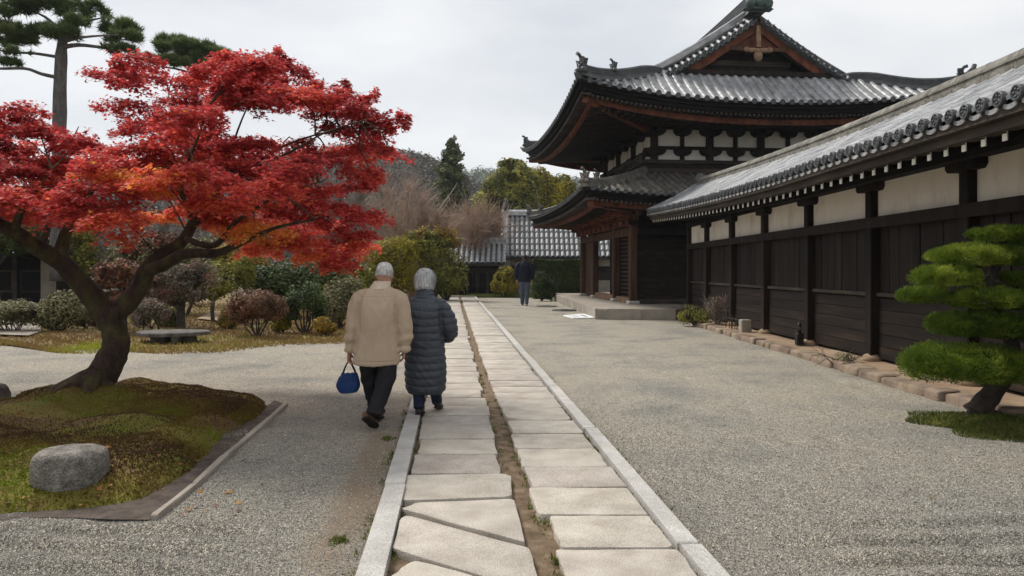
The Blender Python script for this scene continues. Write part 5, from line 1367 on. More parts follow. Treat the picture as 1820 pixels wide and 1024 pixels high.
for nm, px, py, bl_, n_, m_, lab, sd_ in (
    ('low_bush', 188, 580, [(186, 560, 24, 18), (172, 568, 16, 12)], 2600, 'rust', 'low brown bush just right of the maple trunk', 330),
    ('low_bush', 300, 582, [(298, 564, 22, 17), (312, 570, 14, 11)], 2400, 'olive', 'low olive bush left of the pink-grey tree trunk', 331),
    ('low_bush', 412, 584, [(412, 562, 20, 20), (402, 572, 16, 12)], 2600, 'ochre', 'low ochre bush between thin olive tree and red dome shrub', 332),
    ('low_bush', 500, 590, [(500, 573, 18, 14), (488, 580, 12, 8)], 1800, 'yellowgreen', 'small yellow-green tuft at the right foot of the red dome shrub', 333),
    ('low_bush', 574, 594, [(574, 578, 18, 14), (588, 582, 12, 9)], 1800, 'ochre', 'small ochre tuft left of the silvery twiggy shrub', 334),
    ('tall_shrub', 645, 574, [(642, 520, 24, 44), (655, 500, 20, 30), (632, 545, 18, 22)], 5200, 'olive', 'tall olive shrub directly behind the man in the beige jacket', 335),
    ('tall_shrub', 428, 562, [(430, 468, 48, 26), (455, 490, 36, 30), (405, 450, 34, 20)], 7000, 'ochre', 'broad ochre shrub under the middle of the maple crown', 336),
    ('tall_shrub', 262, 560, [(262, 440, 46, 24), (235, 452, 30, 22), (290, 430, 30, 18)], 6000, 'rust', 'tall brownish shrub between the two forks of the maple', 337)):
    shrub(nm, px, py, bl_, n_, .08 if nm == 'low_bush' else .10, m_, lab, 'shrub', sd_, 8, .022)
# square clipped hedge
hc0 = G(950, 532)[:2]; hd = thing('clipped_hedge', (3.0, 39.5, 0), 'dark box-cut hedge between distant walker and temple gate', 'hedge')
rg = np.random.default_rng(320); n = 26000; a = P(948, 462, 39.0); b_ = P(1037, 462, 40.8)
u = rg.uniform(0, 1, (n, 3)); side = rg.integers(0, 3, n)
dep = np.abs(rg.normal(0, .05, n))
x = np.where(side == 1, a[0] - .0 + dep * (1), a[0] + (b_[0] - a[0]) * u[:, 0]); y = np.where(side == 0, 39.0 + dep, 39.0 + 1.7 * u[:, 1]); zt = 2.08
z = np.where(side == 2, zt - dep, zt * u[:, 2])
Cc = np.c_[x, y, z]; Cc += .10 * np.c_[fbm(Cc * 1.5, 321, 2), fbm(Cc * 1.5, 322, 2), fbm(Cc * 1.5, 323, 2)]
Nn = np.where((side == 0)[:, None], [0, -1, .3], np.where((side == 1)[:, None], [-1, 0, .3], [0, 0, 1.0])) + rg.normal(0, .5, (n, 3))
leaves('foliage', Cc, Nn, .11, M['hedge'], hd, .42 + .35 * fbm(Cc * 2.2, 324, 3) + rg.normal(0, .17, n), 'quad', 325)
MB().box(((a[0] + b_[0]) / 2 + .05, 39.9, 1.0), (b_[0] - a[0] - .15, 1.5, 1.9)).build('branches', M['interior'], hd)  # solid box filling the hedge; its near-black colour stands in for inner shade
shrub('hedge_bush', 962, 533, [(960, 505, 20, 24), (975, 515, 18, 18)], 4200, .11, 'hedge', 'dark rounded bush against the front of the box-cut hedge', 'shrub', 326, 5, .04)

# bare trees
def bare_tree(name, px, py, fan, n, m, label, seed, r0=.12, length=1.0, z=.0, lean=(0, 0), pale=0, cat='tree', tw=(.018, .008, .003), dirs=None):
    b = G(px, py, z); t = thing(name, (b[0], b[1], z), label, cat); rg = np.random.default_rng(seed); Y = b[1]; s = Y / FPX
    mb = MB(); pl_ = MB(); nodes = []
    for (x, y, dy) in fan:
        e = P(x, y, Y + dy); m1 = b * .6 + e * .4 + np.array((0, 0, .10 * (e[2]))) + rg.normal(0, .2, 3); 
        _, q = limb(mb, [(b[0] + rg.normal(0, .1), b[1], z - .1, r0), (*m1, r0 * .55), (*e, r0 * .15)], n=6, sub=5); nodes.append(q)
    for i in range(n):
        q = nodes[rg.integers(len(nodes))]; k = rg.integers(len(q) // 4, len(q)); p = q[k] + rg.normal(0, .05, 3)
        d = (q[min(k + 1, len(q) - 1)] - q[max(k - 1, 0)]); d /= max(np.linalg.norm(d), 1e-6)
        d = d + rg.normal(0, .55, 3) + np.array((lean[0], 0, .30)); d /= np.linalg.norm(d)
        L = length * rg.uniform(.5, 1.5); c = np.array((lean[0], 0, lean[1])) * .35
        p1 = p + d * L * .5 + rg.normal(0, .06, 3) * L; p2 = p + d * L + c * L + rg.normal(0, .1, 3) * L
        mb.tube([p, p1, p2], [tw[0], tw[1], tw[2]], 3, 0, False)
        for _ in range(2):
            a = p + (p1 - p) * rg.uniform(.3, 1); f = a + (d + rg.normal(0, .5, 3)) * L * .45 + c * L * .4; mb.tube([a, f], [tw[1], tw[2]], 3, 0, False)
    mb.build('branches', M[m], t)
    return t
bare_tree('weeping_bare_tree', 735, 533, [(690, 352, 0), (725, 345, 1), (750, 365, 0), (775, 390, -1), (670, 380, 1), (750, 395, 0), (700, 400, -1), (645, 370, 1), (790, 415, 0), (715, 375, 2)], 2000, 'twig', 'bare pinkish-brown bushy tree behind the elderly couple', 401, .08, .95, lean=(.2, .1), tw=(.014, .008, .004))
mb = MB(); pb = G(760, 533)
t = thing('leaning_dead_tree', (pb[0], pb[1], 0), 'pale bare branches leaning right across the pinkish-brown tree', 'tree')
for L in ([(712, 455, 38.5, .10), (735, 420, 38.5, .08), (770, 385, 38.5, .06), (800, 345, 38.5, .03), (813, 325, 38.5, .012)], [(740, 415, 38.5, .06), (765, 400, 38.2, .05), (785, 375, 38.2, .03), (800, 352, 38.2, .012)], [(712, 455, 38.5, .1), (708, 490, 38.5, .11), (705, 533, 38.5, .12)], [(700, 470, 38.5, .06), (720, 400, 38.3, .04), (730, 340, 38.3, .012)]):
    px_limb(mb, L, n=6)
mb.build('branches', M['twig_pale'], t, smooth=True)
bare_tree('grey_bare_tree', 700, 526, [(690, 325, 0), (715, 312, 2), (738, 325, 0), (670, 335, 0), (745, 345, 0), (650, 330, 2)], 1000, 'twig_gray', 'tall grey leafless tree in front of the wooded hill', 402, .09, 1.2, tw=(.016, .009, .004))
bare_tree('brown_bare_tree', 850, 524, [(835, 400, 0), (860, 395, 0), (880, 410, 0), (815, 410, 1), (845, 420, -1)], 1700, 'twig', 'low brown leafless tree behind the tiled wall building', 403, .08, 1.5, tw=(.022, .012, .006))
bare_tree('bare_thicket_tree', 260, 560, [(180, 400, 0), (240, 380, 1), (300, 390, 0), (350, 380, 1), (130, 400, 0), (90, 380, 1), (420, 400, 1), (60, 350, 0)], 1500, 'twig_gray', 'grey leafless tree behind the middle of the maple', 404, .09, .9, tw=(.014, .008, .003))
bare_tree('bare_thicket_tree', 600, 540, [(560, 360, 0), (600, 340, 1), (640, 350, 0), (520, 400, 1), (620, 400, 0), (570, 420, -1)], 1300, 'twig_gray', 'grey leafless tree showing through the right side of the maple', 405, .09, 1.2, tw=(.018, .010, .004))

# conifer
cb = G(800, 507); cy = 74.0; con = thing('conifer_tree', (*P(800, 500, cy)[:2], 0), 'tall dark conical conifer standing before the hills', 'tree')
c0 = P(800, 245, cy); sc = cy / FPX
mb = MB(); limb(mb, [(P(800, 500, cy)[0], cy, 0, .35), (P(800, 380, cy)[0], cy, P(800, 380, cy)[2], .25), (c0[0], cy, c0[2], .05)], n=7); mb.build('trunk', M['bark'], con, smooth=True)
bl = []; rg = np.random.default_rng(410)
for py in np.arange(251, 470, 11):
    hw = np.interp(py, [245, 262, 285, 320, 350, 400, 470], [5, 15, 23, 29, 35, 41, 45])
    for k in range(5):
        a = rg.uniform(0, 6.28); q = rg.uniform(.35, .72)
        bl.append((800 + (4 if py < 300 else 0) + math.cos(a) * hw * q, py + rg.uniform(-5, 5), cy + math.sin(a) * hw * q * sc, hw * .5, 8, hw * .5 * sc))
C, O_, ix = in_blobs(blob_px(bl), 30000, 411, .4, -.3, .8); rg = np.random.default_rng(412)
leaves('crown', C, O_ + rg.normal(0, .5, C.shape), .26, M['cedar'], con, .42 + .55 * fbm(C * .8, 413, 3) + rg.normal(0, .15, len(C)), 'quad', 414)
def big_tree(name, px, Y, blobs, n, size, m, label, seed, gap=-.22, gs=.7, r=.28):
    t = thing(name, (*P(px, 500, Y)[:2], 0), label, 'tree'); B = blob_px([(e[0], e[1], Y + (e[4] if len(e) > 4 else 0), e[2], e[3]) for e in blobs]); Bn = np.array(B)
    mb = MB(); bx = P(px, 500, Y)[0]
    limb(mb, [(bx, Y, -.2, r), (bx + .1, Y, Bn[:, 2].mean() * .5, r * .8), (Bn[:, 0].mean(), Y, Bn[:, 2].mean(), r * .4)], n=8)
    for b in B: limb(mb, [(bx + .1, Y, Bn[:, 2].mean() * .5, r * .5), (*(np.array((bx, Y, Bn[:, 2].mean() * .6)) * .5 + np.array(b[:3]) * .5), r * .3), (b[0], b[1], b[2] + b[5] * .4, r * .08)], n=5, sub=3)
    mb.build('trunk', M['bark'], t, smooth=True)
    bush('crown', B, n, size, M[m], t, seed, .3, gap, gs, cl=.5); return t
big_tree('leafy_tree', 900, 62, [(900, 335, 42, 34), (870, 365, 32, 30), (915, 310, 34, 26), (935, 340, 30, 40), (880, 400, 36, 30), (925, 385, 40, 34), (905, 292, 20, 12)], 26000, .24, 'olive', 'broad olive-green tree behind the tiled house', 420)
big_tree('leafy_tree', 975, 66, [(975, 340, 34, 30), (1000, 335, 26, 28), (955, 320, 26, 22), (985, 370, 36, 30), (1010, 360, 26, 30)], 17000, .24, 'yellowgreen', 'yellow-green tree between upper roof corner and tiled house', 421)
big_tree('leafy_tree', 862, 70, [(858, 378, 16, 20), (852, 410, 20, 26)], 5000, .24, 'yellowgreen', 'small bright green tree at the left of the olive-green tree', 422)

# tall pines behind the maple
def pine(name, Y, trunk, limbs_, pads_, label, seed, size=.20, dens=1.0):
    t = thing(name, (*P(trunk[0][0], 500, Y)[:2], 0), label, 'tree'); mb = MB()
    px_limb(mb, [(x, y, Y + dy, r) for x, y, dy, r in trunk], n=10, rough=.07)
    for L in limbs_: px_limb(mb, [(x, y, Y + dy, r) for x, y, dy, r in L], n=6)
    mb.build('trunk', M['bark_pine'], t, smooth=True)
    B = blob_px([(x, y, Y + dy, rx, rz) for x, y, dy, rx, rz in pads_]); rg = np.random.default_rng(seed); bl = []
    for b in B:
        for k in range(16):
            a = rg.uniform(0, 6.28); q = math.sqrt(rg.uniform(0, 1)) * .95
            bl.append((b[0] + math.cos(a) * b[3] * q, b[1] + math.sin(a) * b[4] * q, b[2] + b[5] * (1 - q * q) * rg.uniform(-.2, .75), b[3] * rg.uniform(.14, .26), b[3] * rg.uniform(.14, .26), b[5] * rg.uniform(.35, .6)))
    C, O_, ix = in_blobs(bl, int(len(bl) * 60 * dens), seed, .3, -.2, 1.2)
    D = O_ * .7 + np.array((0, 0, .8)); rnd = .30 + .35 * (O_[:, 2] > .1) * rg.uniform(.4, 1, len(C)) + .35 * fbm(C * 1.2, seed, 3)
    needles('crown', C, D, size, M['pine'], t, rnd, 5, .6, .07, seed); return t
pine('pine_tree', 23, [(103, 500, 0, .24), (104, 330, 0, .21), (106, 200, 0, .20), (108, 110, 0, .18), (112, 70, 0, .13), (120, 25, 0, .06)],
     [[(104, 138, 0, .07), (75, 132, -.3, .055), (45, 122, -.5, .045), (0, 122, -.6, .04), (-60, 118, -.8, .02)], [(106, 102, 0, .06), (60, 95, .3, .045), (10, 92, .3, .03), (-30, 80, 0, .015)], [(108, 85, 0, .08), (140, 80, -.4, .06), (190, 85, -.6, .04), (235, 84, -.6, .015)], [(112, 60, 0, .06), (150, 40, .4, .04), (190, 30, .5, .015)], [(112, 60, 0, .06), (80, 30, .4, .04), (40, 15, .5, .015)], [(110, 75, 0, .06), (150, 66, -.8, .04), (210, 62, -1, .02)]],
     [(60, 12, .3, 62, 15), (120, 6, 0, 50, 12), (150, 24, .4, 42, 13), (175, 48, -.3, 60, 14), (215, 68, -.6, 34, 13), (60, 55, -.2, 58, 13), (110, 62, -.6, 34, 14), (20, 70, .4, 44, 11), (0, 25, 0, 30, 10), (20, 98, -.5, 36, 9), (10, 112, -.6, 30, 7), (-40, 90, 0, 50, 20), (210, 88, -.6, 30, 7), (-10, 50, .3, 40, 12)], 'tall layered pine rising behind the left of the maple', 430)
pine('pine_tree', 30, [(345, 500, 0, .22), (345, 300, 0, .18), (345, 150, 0, .14), (348, 110, 0, .09), (352, 80, 0, .04)],
     [[(346, 132, 0, .06), (310, 122, 0, .04), (270, 118, 0, .015)], [(348, 120, 0, .06), (385, 116, 0, .04), (405, 110, 0, .015)]],
     [(340, 92, 0, 56, 15), (310, 78, .3, 34, 11), (375, 100, -.3, 38, 12), (400, 108, 0, 22, 9), (300, 112, -.3, 36, 9), (345, 116, -.4, 36, 9), (255, 103, 0, 16, 6), (275, 108, 0, 18, 7)], 'smaller flat-topped pine behind the top of the maple', 431, .22)

# ------------------------------------------------------------------ buildings behind
def tiled_slope(mb, q0, q1, q2, q3, sp=.3, r=.09, rows=7):
    """cover tile rolls on a slope: q0-q1 eave, q3-q2 ridge"""
    q0, q1, q2, q3 = [np.array(q, float) for q in (q0, q1, q2, q3)]; L = np.linalg.norm(q1 - q0); n = int(L / sp); e = (q1 - q0) / L; th = np.linspace(0, math.pi, 5)
    for i in range(n + 1):
        f = i / n; a = q0 + (q1 - q0) * f; b = q3 + (q2 - q3) * f; rings = []
        for k in range(rows):
            for t, rr in ((k / rows, r * 1.2), ((k + .02) / rows, r * 1.2), ((k + .72) / rows, r * 1.1), ((k + .74) / rows, r * .25), ((k + .99) / rows, r * .25)):
                p = a + (b - a) * t; rings.append(p + np.cos(th)[:, None] * e * rr + np.sin(th)[:, None] * np.array((0, -.25, 1.)) * rr)
        mb.loft(rings, cap=False, closed=False)
def house(name, Y, x0, x1, ye, yr, ybase, label, over=.5, dep=5.0, wallm='plaster', seed=0, cat='building'):
    a, b = P(x0, ye, Y - over), P(x1, ye, Y - over); c, d = P(x0, yr, Y + dep * .4), P(x1, yr, Y + dep * .4)
    t = thing(name, ((a[0] + b[0]) / 2, Y, 0), label, cat)
    xl, xr = a[0], b[0]; ze, zr = a[2], c[2]; s = 0
    q = [(xl, Y - over, ze), (xr, Y - over, ze), (xr, Y + dep * .4, zr), (xl, Y + dep * .4, zr)]
    mb = MB(); mb.grid(np.array([[np.array(q[0]) * (1 - v) * (1 - u) + np.array(q[1]) * (1 - v) * u + np.array(q[2]) * v * u + np.array(q[3]) * v * (1 - u) for u in np.linspace(0, 1, 3)] for v in np.linspace(0, 1, 3)]))
    mb.add([(xl, Y + dep * .4, zr), (xr, Y + dep * .4, zr), (xr, Y + dep * .8 + over, ze), (xl, Y + dep * .8 + over, ze)], [(0, 1, 2, 3)])
    rf = mb.build('roof', M['tile_dark'], t)
    mb = MB(); tiled_slope(mb, *q); tag(mb.build('tile_rows', M['tile_light'], rf, smooth=True), kind='stuff')
    MB().loft([[(x, Y + dep * .4 + o, zr + z) for o, z in ((-.2, -.05), (-.16, .22), (0, .34), (.16, .22), (.2, -.05))] for x in (xl - .1, xr + .1)]).build('ridge', M['tile_light'], rf)
    MB().box(((xl + xr) / 2, Y - over + .06, ze - .10), (xr - xl, .12, .14)).build('eave_board', M['wood_gray'], rf)
    return t, (xl, xr, ze, zr)
t, (xl, xr, ze, zr) = house('tiled_house', 46.0, 893, 1090, 457, 382, 525, 'cream-walled house with pale tiled roof behind the distant walker', wallm='plaster')
MB().box(((xl + xr) / 2 + .2, 48.2, ze / 2), (xr - xl - .5, 4.0, ze + .1)).build('wall', M['wood_gray'], t)
gb_ = MB().loft([[(xl + .03, 45.5, ze + .02), (xl + .03, 48.0, zr + .05), (xl + .03, 48.0, zr + .28), (xl + .03, 45.5, ze + .25)], [(xl + .32, 45.5, ze + .02), (xl + .32, 48.0, zr + .05), (xl + .32, 48.0, zr + .28), (xl + .32, 45.5, ze + .25)]]); gb_.build('verge_roll', M['tile_light'], t)
mb = MB(); ogx = xl + .2; mb.ell((ogx, 47.9, zr + .55), (.2, .2, .35), 10, 6); mb.ell((ogx, 47.8, zr + .9), (.12, .12, .18), 8, 6); mb.build('ridge_ornament', M['tile_dark'], t, smooth=True)
zz = ze
for x, w_ in ((904, 9), (962, 9), (1030, 10)): 
    c = P(x, 490, 46.05); MB().box((c[0], 46.05, zz / 2 - .05), (w_ * 46 / FPX, .16, zz - .1)).build('wall_post', M['plaster'], t)
MB().box(((xl + xr) / 2 + .25, 46.04, zz - .36), (xr - xl - .5, .14, .42)).build('lintel_wall', M['concrete'], t)
for x0, x1 in ((910, 956), (968, 1024)):
    a, b = P(x0, 470, 46.1), P(x1, 470, 46.1); f = MB().box(((a[0] + b[0]) / 2, 46.13, 1.75), (b[0] - a[0], .1, 1.7)).build('window', M['interior'], t)
    for k in range(4): MB().box((a[0] + (b[0] - a[0]) * (k + .5) / 4, 46.06, 1.75), (.07, .06, 1.7)).build('window_bar', M['wood_dark'], f)
MB().box(((xl + xr) / 2 + .2, 46.06, .45), (xr - xl - .5, .12, .9)).build('wall_foot', M['concrete'], t)
t, (xl, xr, ze, zr) = house('tiled_wall_house', 44.0, 781, 896, 468, 432, 525, 'low dark outbuilding with pale tiled roof left of the cream-walled house', dep=3.2)
MB().box(((xl + xr) / 2, 45.8, ze / 2 - .1), (xr - xl - .4, 3.0, ze - .1)).build('wall', M['wood_black'], t)
MB().box(((xl + xr) / 2, 44.25, ze - .42), (xr - xl - .4, .1, .3)).build('frieze_board', M['wood_gray'], t)
for k in range(6):
    x = xl + .4 + (xr - xl - .8) * k / 5; MB().box((x, 44.22, ze / 2 - .1), (.12, .12, ze - .3)).build('wall_post', M['wood_gray'], t)
for k in range(5):
    x = xl + .4 + (xr - xl - .8) * (k + .5) / 5; f = MB().box((x, 44.28, 1.0), ((xr - xl) / 5 - .35, .06, 1.0)).build('window', M['interior'], t)
    for j in range(3): MB().box((x - .2 + j * .2, 44.24, 1.0), (.05, .05, 1.0)).build('window_bar', M['wood_gray'], f)
# dark house behind the maple, far left
YH = 26.0; t = thing('dark_house', (*P(0, 520, YH)[:2], 0), 'dark house with pale corner post glimpsed behind the maple at the left', 'building')
a, b = P(-200, 520, YH), P(97, 520, YH)
MB().box(((a[0] + b[0]) / 2, YH + 1.6, 1.1), (b[0] - a[0] - .1, 3.0, 2.2)).build('wall', M['wood_black'], t)
q = [(a[0] - .6, YH - .9, 2.15), (b[0] + .5, YH - .9, 2.15), (b[0] + .2, YH + 1.6, 3.3), (a[0] - .3, YH + 1.6, 3.3)]
mb = MB(); mb.add(q, [(0, 1, 2, 3)]); rf = mb.build('roof', M['tile_dark'], t); mb = MB(); tiled_slope(mb, *q); tag(mb.build('tile_rows', M['tile_dark'], rf, smooth=True), kind='stuff')
c = P(86, 490, YH - .1); MB().box((c[0], YH - .1, 1.05), (.42, .2, 2.1)).build('corner_post', M['concrete'], t)
for x in (-60, -20, 26): 
    c = P(x, 490, YH); MB().box((c[0], YH + .06, 1.05), (.16, .14, 2.1)).build('post', M['wood_gray'], t)
for x0, x1 in ((-50, -26), (-12, 20), (34, 74)):
    p0, p1 = P(x0, 500, YH), P(x1, 500, YH); f = MB().box(((p0[0] + p1[0]) / 2, YH + .09, 1.15), (p1[0] - p0[0], .06, .8)).build('window', M['wood_gray'], t)
    MB().box(((p0[0] + p1[0]) / 2, YH + .05, 1.15), (p1[0] - p0[0] - .14, .03, .66)).build('pane', M['interior'], f)
MB().box(((a[0] + b[0]) / 2, YH - .15, .25), (b[0] - a[0], .4, .3)).build('wall_foot', M['concrete'], t)
# pale walk on the lawn, far left
pts = [G(-60, 592, .10), G(50, 596, .10), G(75, 588, .10), G(62, 570, .10), G(-60, 566, .10)]
tag(MB().add(pts, [tuple(range(len(pts)))[::-1]]).build('garden_path', M['concrete']), 'pale garden path crossing the lawn at the left', kind='structure')
pts = [G(350, 566, .10), G(400, 571, .11), G(440, 566, .11), G(430, 556, .11), G(380, 553, .11)]
tag(MB().add(pts, [tuple(range(len(pts)))[::-1]]).build('bare_sand', M['ledge']), 'bare sandy patch on the lawn behind the thin olive tree', kind='structure')

# ------------------------------------------------------------------ wooded hills
def hill(name, Y, prof, dep, seed, label, n, size, m, lump, ncl=16, lsz=.95):
    prof = np.array(prof, float); xs_ = np.linspace(prof[0][0], prof[-1][0], 160); ys_ = np.interp(xs_, prof[:, 0], prof[:, 1])
    X = np.array([P(x, 480, Y)[0] for x in xs_]); Zt = np.array([P(480, y, Y)[2] for y in ys_]) + lump * .5 * fbm(np.c_[X * .06, 0 * X, 0 * X], seed, 3)
    rows = []
    for f in np.linspace(-1, 1, 30):
        h = Zt * (1 - f * f); rows.append(np.c_[X * (1 + .0 * f), np.full(len(X), Y + f * dep), h + lump * fbm(np.c_[X * .05, np.full(len(X), f * dep * .05), 0 * X], seed + 1, 3) * (1 - abs(f)) - 1])
    A = np.array(rows); o = MB().grid(A).build(name, M['earth'], smooth=True); tag(o, label, kind='structure')
    rg = np.random.default_rng(seed); i = rg.uniform(0, 17, n); j = rg.integers(0, len(X) - 1, n); i0 = i.astype(int); f = (i - i0)[:, None]
    c = A[i0, j] * (1 - f) + A[i0 + 1, j] * f + np.c_[rg.uniform(-1, 1, n) * (X[1] - X[0]), np.zeros(n), np.zeros(n)]
    Cc = np.repeat(c, ncl, 0); D = rg.normal(0, 1, Cc.shape); D[:, 2] = np.abs(D[:, 2]); D /= np.linalg.norm(D, axis=1)[:, None]
    hgt = np.repeat(rg.uniform(.6, 1.3, n), ncl)[:, None]
    Cc = Cc + D * size * np.array((1.1, 1.1, 1.5)) * hgt * rg.uniform(.6, 1, (len(Cc), 1))
    tone = np.repeat(np.clip(.45 + .5 * fbm(c * .02, seed + 3, 3) + rg.normal(0, .22, n), 0, 1), ncl)
    fo = leaves('forest', Cc, D + rg.normal(0, .3, Cc.shape), size * lsz, M[m], o, tone + rg.normal(0, .10, len(Cc)), 'quad', seed + 5, kind='stuff')
    return o
hill('hill', 240, [(200, 330), (450, 310), (560, 296), (640, 284), (700, 290), (735, 291), (770, 300), (800, 314), (850, 345), (900, 390), (960, 450)], 90, 501, 'brown wooded hill behind the bare trees', 4200, 2.4, 'forest', 2.5, 34, .42)
hill('far_hill', 620, [(500, 350), (640, 325), (760, 318), (830, 316), (868, 318), (920, 322), (1000, 330), (1150, 350), (1400, 380)], 160, 502, 'blue-green distant wooded ridge', 3000, 5.5, 'cedar', 5, 26, .45)
rg = np.random.default_rng(505)
for k, (px, py) in enumerate(((700, 287), (708, 285), (716, 284), (722, 286), (730, 288), (742, 292), (751, 296))):
    Yh = 236; b = P(px, py + 6, Yh); t = thing('ridge_pine', (b[0], Yh, b[2]), '%s dark pine from the left in the row on the crest of the brown hill' % ('first', 'second', 'third', 'fourth', 'fifth', 'sixth', 'last')[k], 'tree', 'pines along the crest of the brown hill')
    MB().tube([b + (0, 0, -3), b + (0, 0, 2)], [.3, .1], 5).build('trunk', M['bark'], t)
    hh = rg.uniform(1.4, 2.3); bush('crown', [(b[0], Yh, b[2] + .6, 1.3, 1.3, hh), (b[0] + .6, Yh, b[2] + .2, 1.0, 1, hh * .7)], 260, .8, M['cedar'], t, 510 + k, .2, -.6, .5)
# ------------------------------------------------------------------ people: lofted bodies fused into single surfaces
M['skin'] = mat('skin', [(.3, (.36, .19, .135)), (.7, (.50, .28, .20))], 9, 5, .6, .08, 120, fine=.05)
M['skin_red'] = mat('ruddy_skin', [(.3, (.38, .15, .11)), (.7, (.50, .22, .16))], 9, 5, .6, .08, 120)
M['jacket_beige'] = mat('beige_wool', [(.3, (.40, .30, .215)), (.55, (.475, .365, .265)), (.8, (.55, .435, .325))], 3, 6, .92, .3, 220, fine=.10, fscale=300)
M['collar'] = mat('pale_fleece', [(.3, (.55, .44, .34)), (.7, (.66, .55, .44))], 9, 5, .95, .5, 150)
M['trouser'] = mat('black_trousers', [(.3, (.008, .008, .010)), (.7, (.017, .016, .019))], 5, 5, .85, .2, 120)
M['shoe_brown'] = mat('brown_shoe', [(.3, (.085, .045, .026)), (.7, (.16, .09, .052))], 9, 5, .55, .2, 90)
M['sole'] = mat('dark_sole', [(.3, (.012, .010, .009)), (.7, (.03, .025, .022))], 9, 5, .8, .2, 90)
M['puffer'] = mat('grey_puffer', [(.3, (.034, .041, .053)), (.55, (.048, .057, .072)), (.8, (.066, .076, .093))], 4, 6, .55, .25, 60, fine=.1, spec=.4)
M['navy_cloth'] = mat('navy_cloth', [(.3, (.006, .008, .016)), (.7, (.012, .016, .030))], 5, 5, .85, .2, 120)
M['navy_leg'] = mat('navy_trousers', [(.3, (.010, .015, .035)), (.7, (.022, .030, .062))], 5, 5, .85, .2, 120)
M['jeans'] = mat('grey_blue_jeans', [(.3, (.05, .06, .085)), (.7, (.105, .125, .165))], 6, 6, .9, .3, 120)
M['black_shoe'] = mat('black_shoe', [(.3, (.008, .008, .009)), (.7, (.022, .022, .024))], 9, 5, .4, .1, 90)
M['white_sole'] = mat('pale_sole', [(.3, (.4, .4, .4)), (.7, (.55, .55, .55))], 9, 5, .7, .1, 90)
M['hair_white'] = mat('white_hair', [(.3, (.38, .37, .35)), (.5, (.58, .57, .55)), (.7, (.76, .75, .73))], 6, 5, .55, .5, 60, fine=.15, fscale=200, stretch=(9, 9, .9), spec=.4)
M['hair_silver'] = mat('silver_hair', [(.3, (.22, .225, .23)), (.5, (.42, .425, .43)), (.7, (.66, .66, .66))], 6, 5, .5, .5, 60, fine=.15, fscale=200, stretch=(10, 10, .8), spec=.45)
M['hair_black'] = mat('black_hair', [(.3, (.006, .006, .006)), (.7, (.014, .013, .012))], 6, 5, .5, .3, 60)
M['eye'] = mat('dark_eye', [(.3, (.01, .008, .006)), (.7, (.02, .015, .012))], 9, 2, .2, 0)
M['bag'] = mat('blue_bag_cloth', [(.3, (.005, .021, .085)), (.55, (.008, .036, .135)), (.8, (.014, .055, .19))], 5, 6, .7, .3, 90, fine=.15)
M['strap'] = mat('dark_strap', [(.3, (.006, .009, .018)), (.7, (.014, .020, .038))], 9, 4, .7, .2, 90)

def ring(c, rx, ry, n=28, e=2.3, yaw=0, pitch=0):
    th = np.arange(n) * 2 * math.pi / n
    x = np.sign(np.cos(th)) * np.abs(np.cos(th)) ** (2 / e) * rx; y = np.sign(np.sin(th)) * np.abs(np.sin(th)) ** (2 / e) * ry
    X = x * math.cos(yaw) - y * math.sin(yaw); Y = x * math.sin(yaw) + y * math.cos(yaw)
    return np.c_[X, Y, Y * math.tan(pitch)] + np.array(c)
def spline_pts(pts, sub=5):
    pts = np.array(pts, float); k = len(pts); ts = np.linspace(0, k - 1, (k - 1) * sub + 1); r = []
    for x in ts:
        i = min(int(x), k - 2); f = x - i; p0, p1, p2, p3 = pts[max(i - 1, 0)], pts[i], pts[i + 1], pts[min(i + 2, k - 1)]
        r.append(.5 * (2 * p1 + (p2 - p0) * f + (2 * p0 - 5 * p1 + 4 * p2 - p3) * f * f + (3 * p1 - p0 - 3 * p2 + p3) * f ** 3))
    return np.array(r)
def sections(mb, S, sub=4, n=28, e=2.3):
    """rows (x, y, z, rx, ry[, yaw]) -> smooth upright loft"""
    S = np.array([list(s) + [0] * (6 - len(s)) for s in S], float); S = spline_pts(S, sub)
    return mb.loft([ring(s[:3], max(s[3], .002), max(s[4], .002), n, e, s[5]) for s in S])
def arm(mb, rows, n=16, sub=5):
    q = spline_pts(rows, sub); return mb.tube(q[:, :3], np.maximum(q[:, 3], .003), n)
def fuse(name, mb, voxel, smooth, m, parent, disp=None, loc=None):
    """one continuous skin over the collected shapes; optional cloth folds pushed along the normals"""
    me = mb.mesh('tmp', m); o = bpy.data.objects.new('tmp', me); COL.objects.link(o)
    r = o.modifiers.new('r', 'REMESH'); r.mode = 'VOXEL'; r.voxel_size = voxel; r.use_smooth_shade = True
    if smooth:
        s = o.modifiers.new('s', 'SMOOTH'); s.iterations = smooth; s.factor = .5
    dg = bpy.context.evaluated_depsgraph_get(); dg.update()
    nm = bpy.data.meshes.new_from_object(o.evaluated_get(dg)); nm.name = name
    bpy.data.objects.remove(o); bpy.data.meshes.remove(me)
    k = len(nm.vertices); V = np.zeros(k * 3, np.float32); nm.vertices.foreach_get('co', V); V = V.reshape(-1, 3).astype(float)
    if disp is not None:
        N = np.zeros(k * 3, np.float32); nm.vertices.foreach_get('normal', N); N = N.reshape(-1, 3)
        V = V + N * disp(V, N)[:, None]
    V = V - org(parent)
    nm.vertices.foreach_set('co', np.ascontiguousarray(V, dtype=np.float32).ravel())
    nm.polygons.foreach_set('use_smooth', np.ones(len(nm.polygons), dtype=bool))
    if not nm.materials: nm.materials.append(m)
    nm.update()
    o = link(name, nm, parent); ORG[o.name] = org(parent); return o
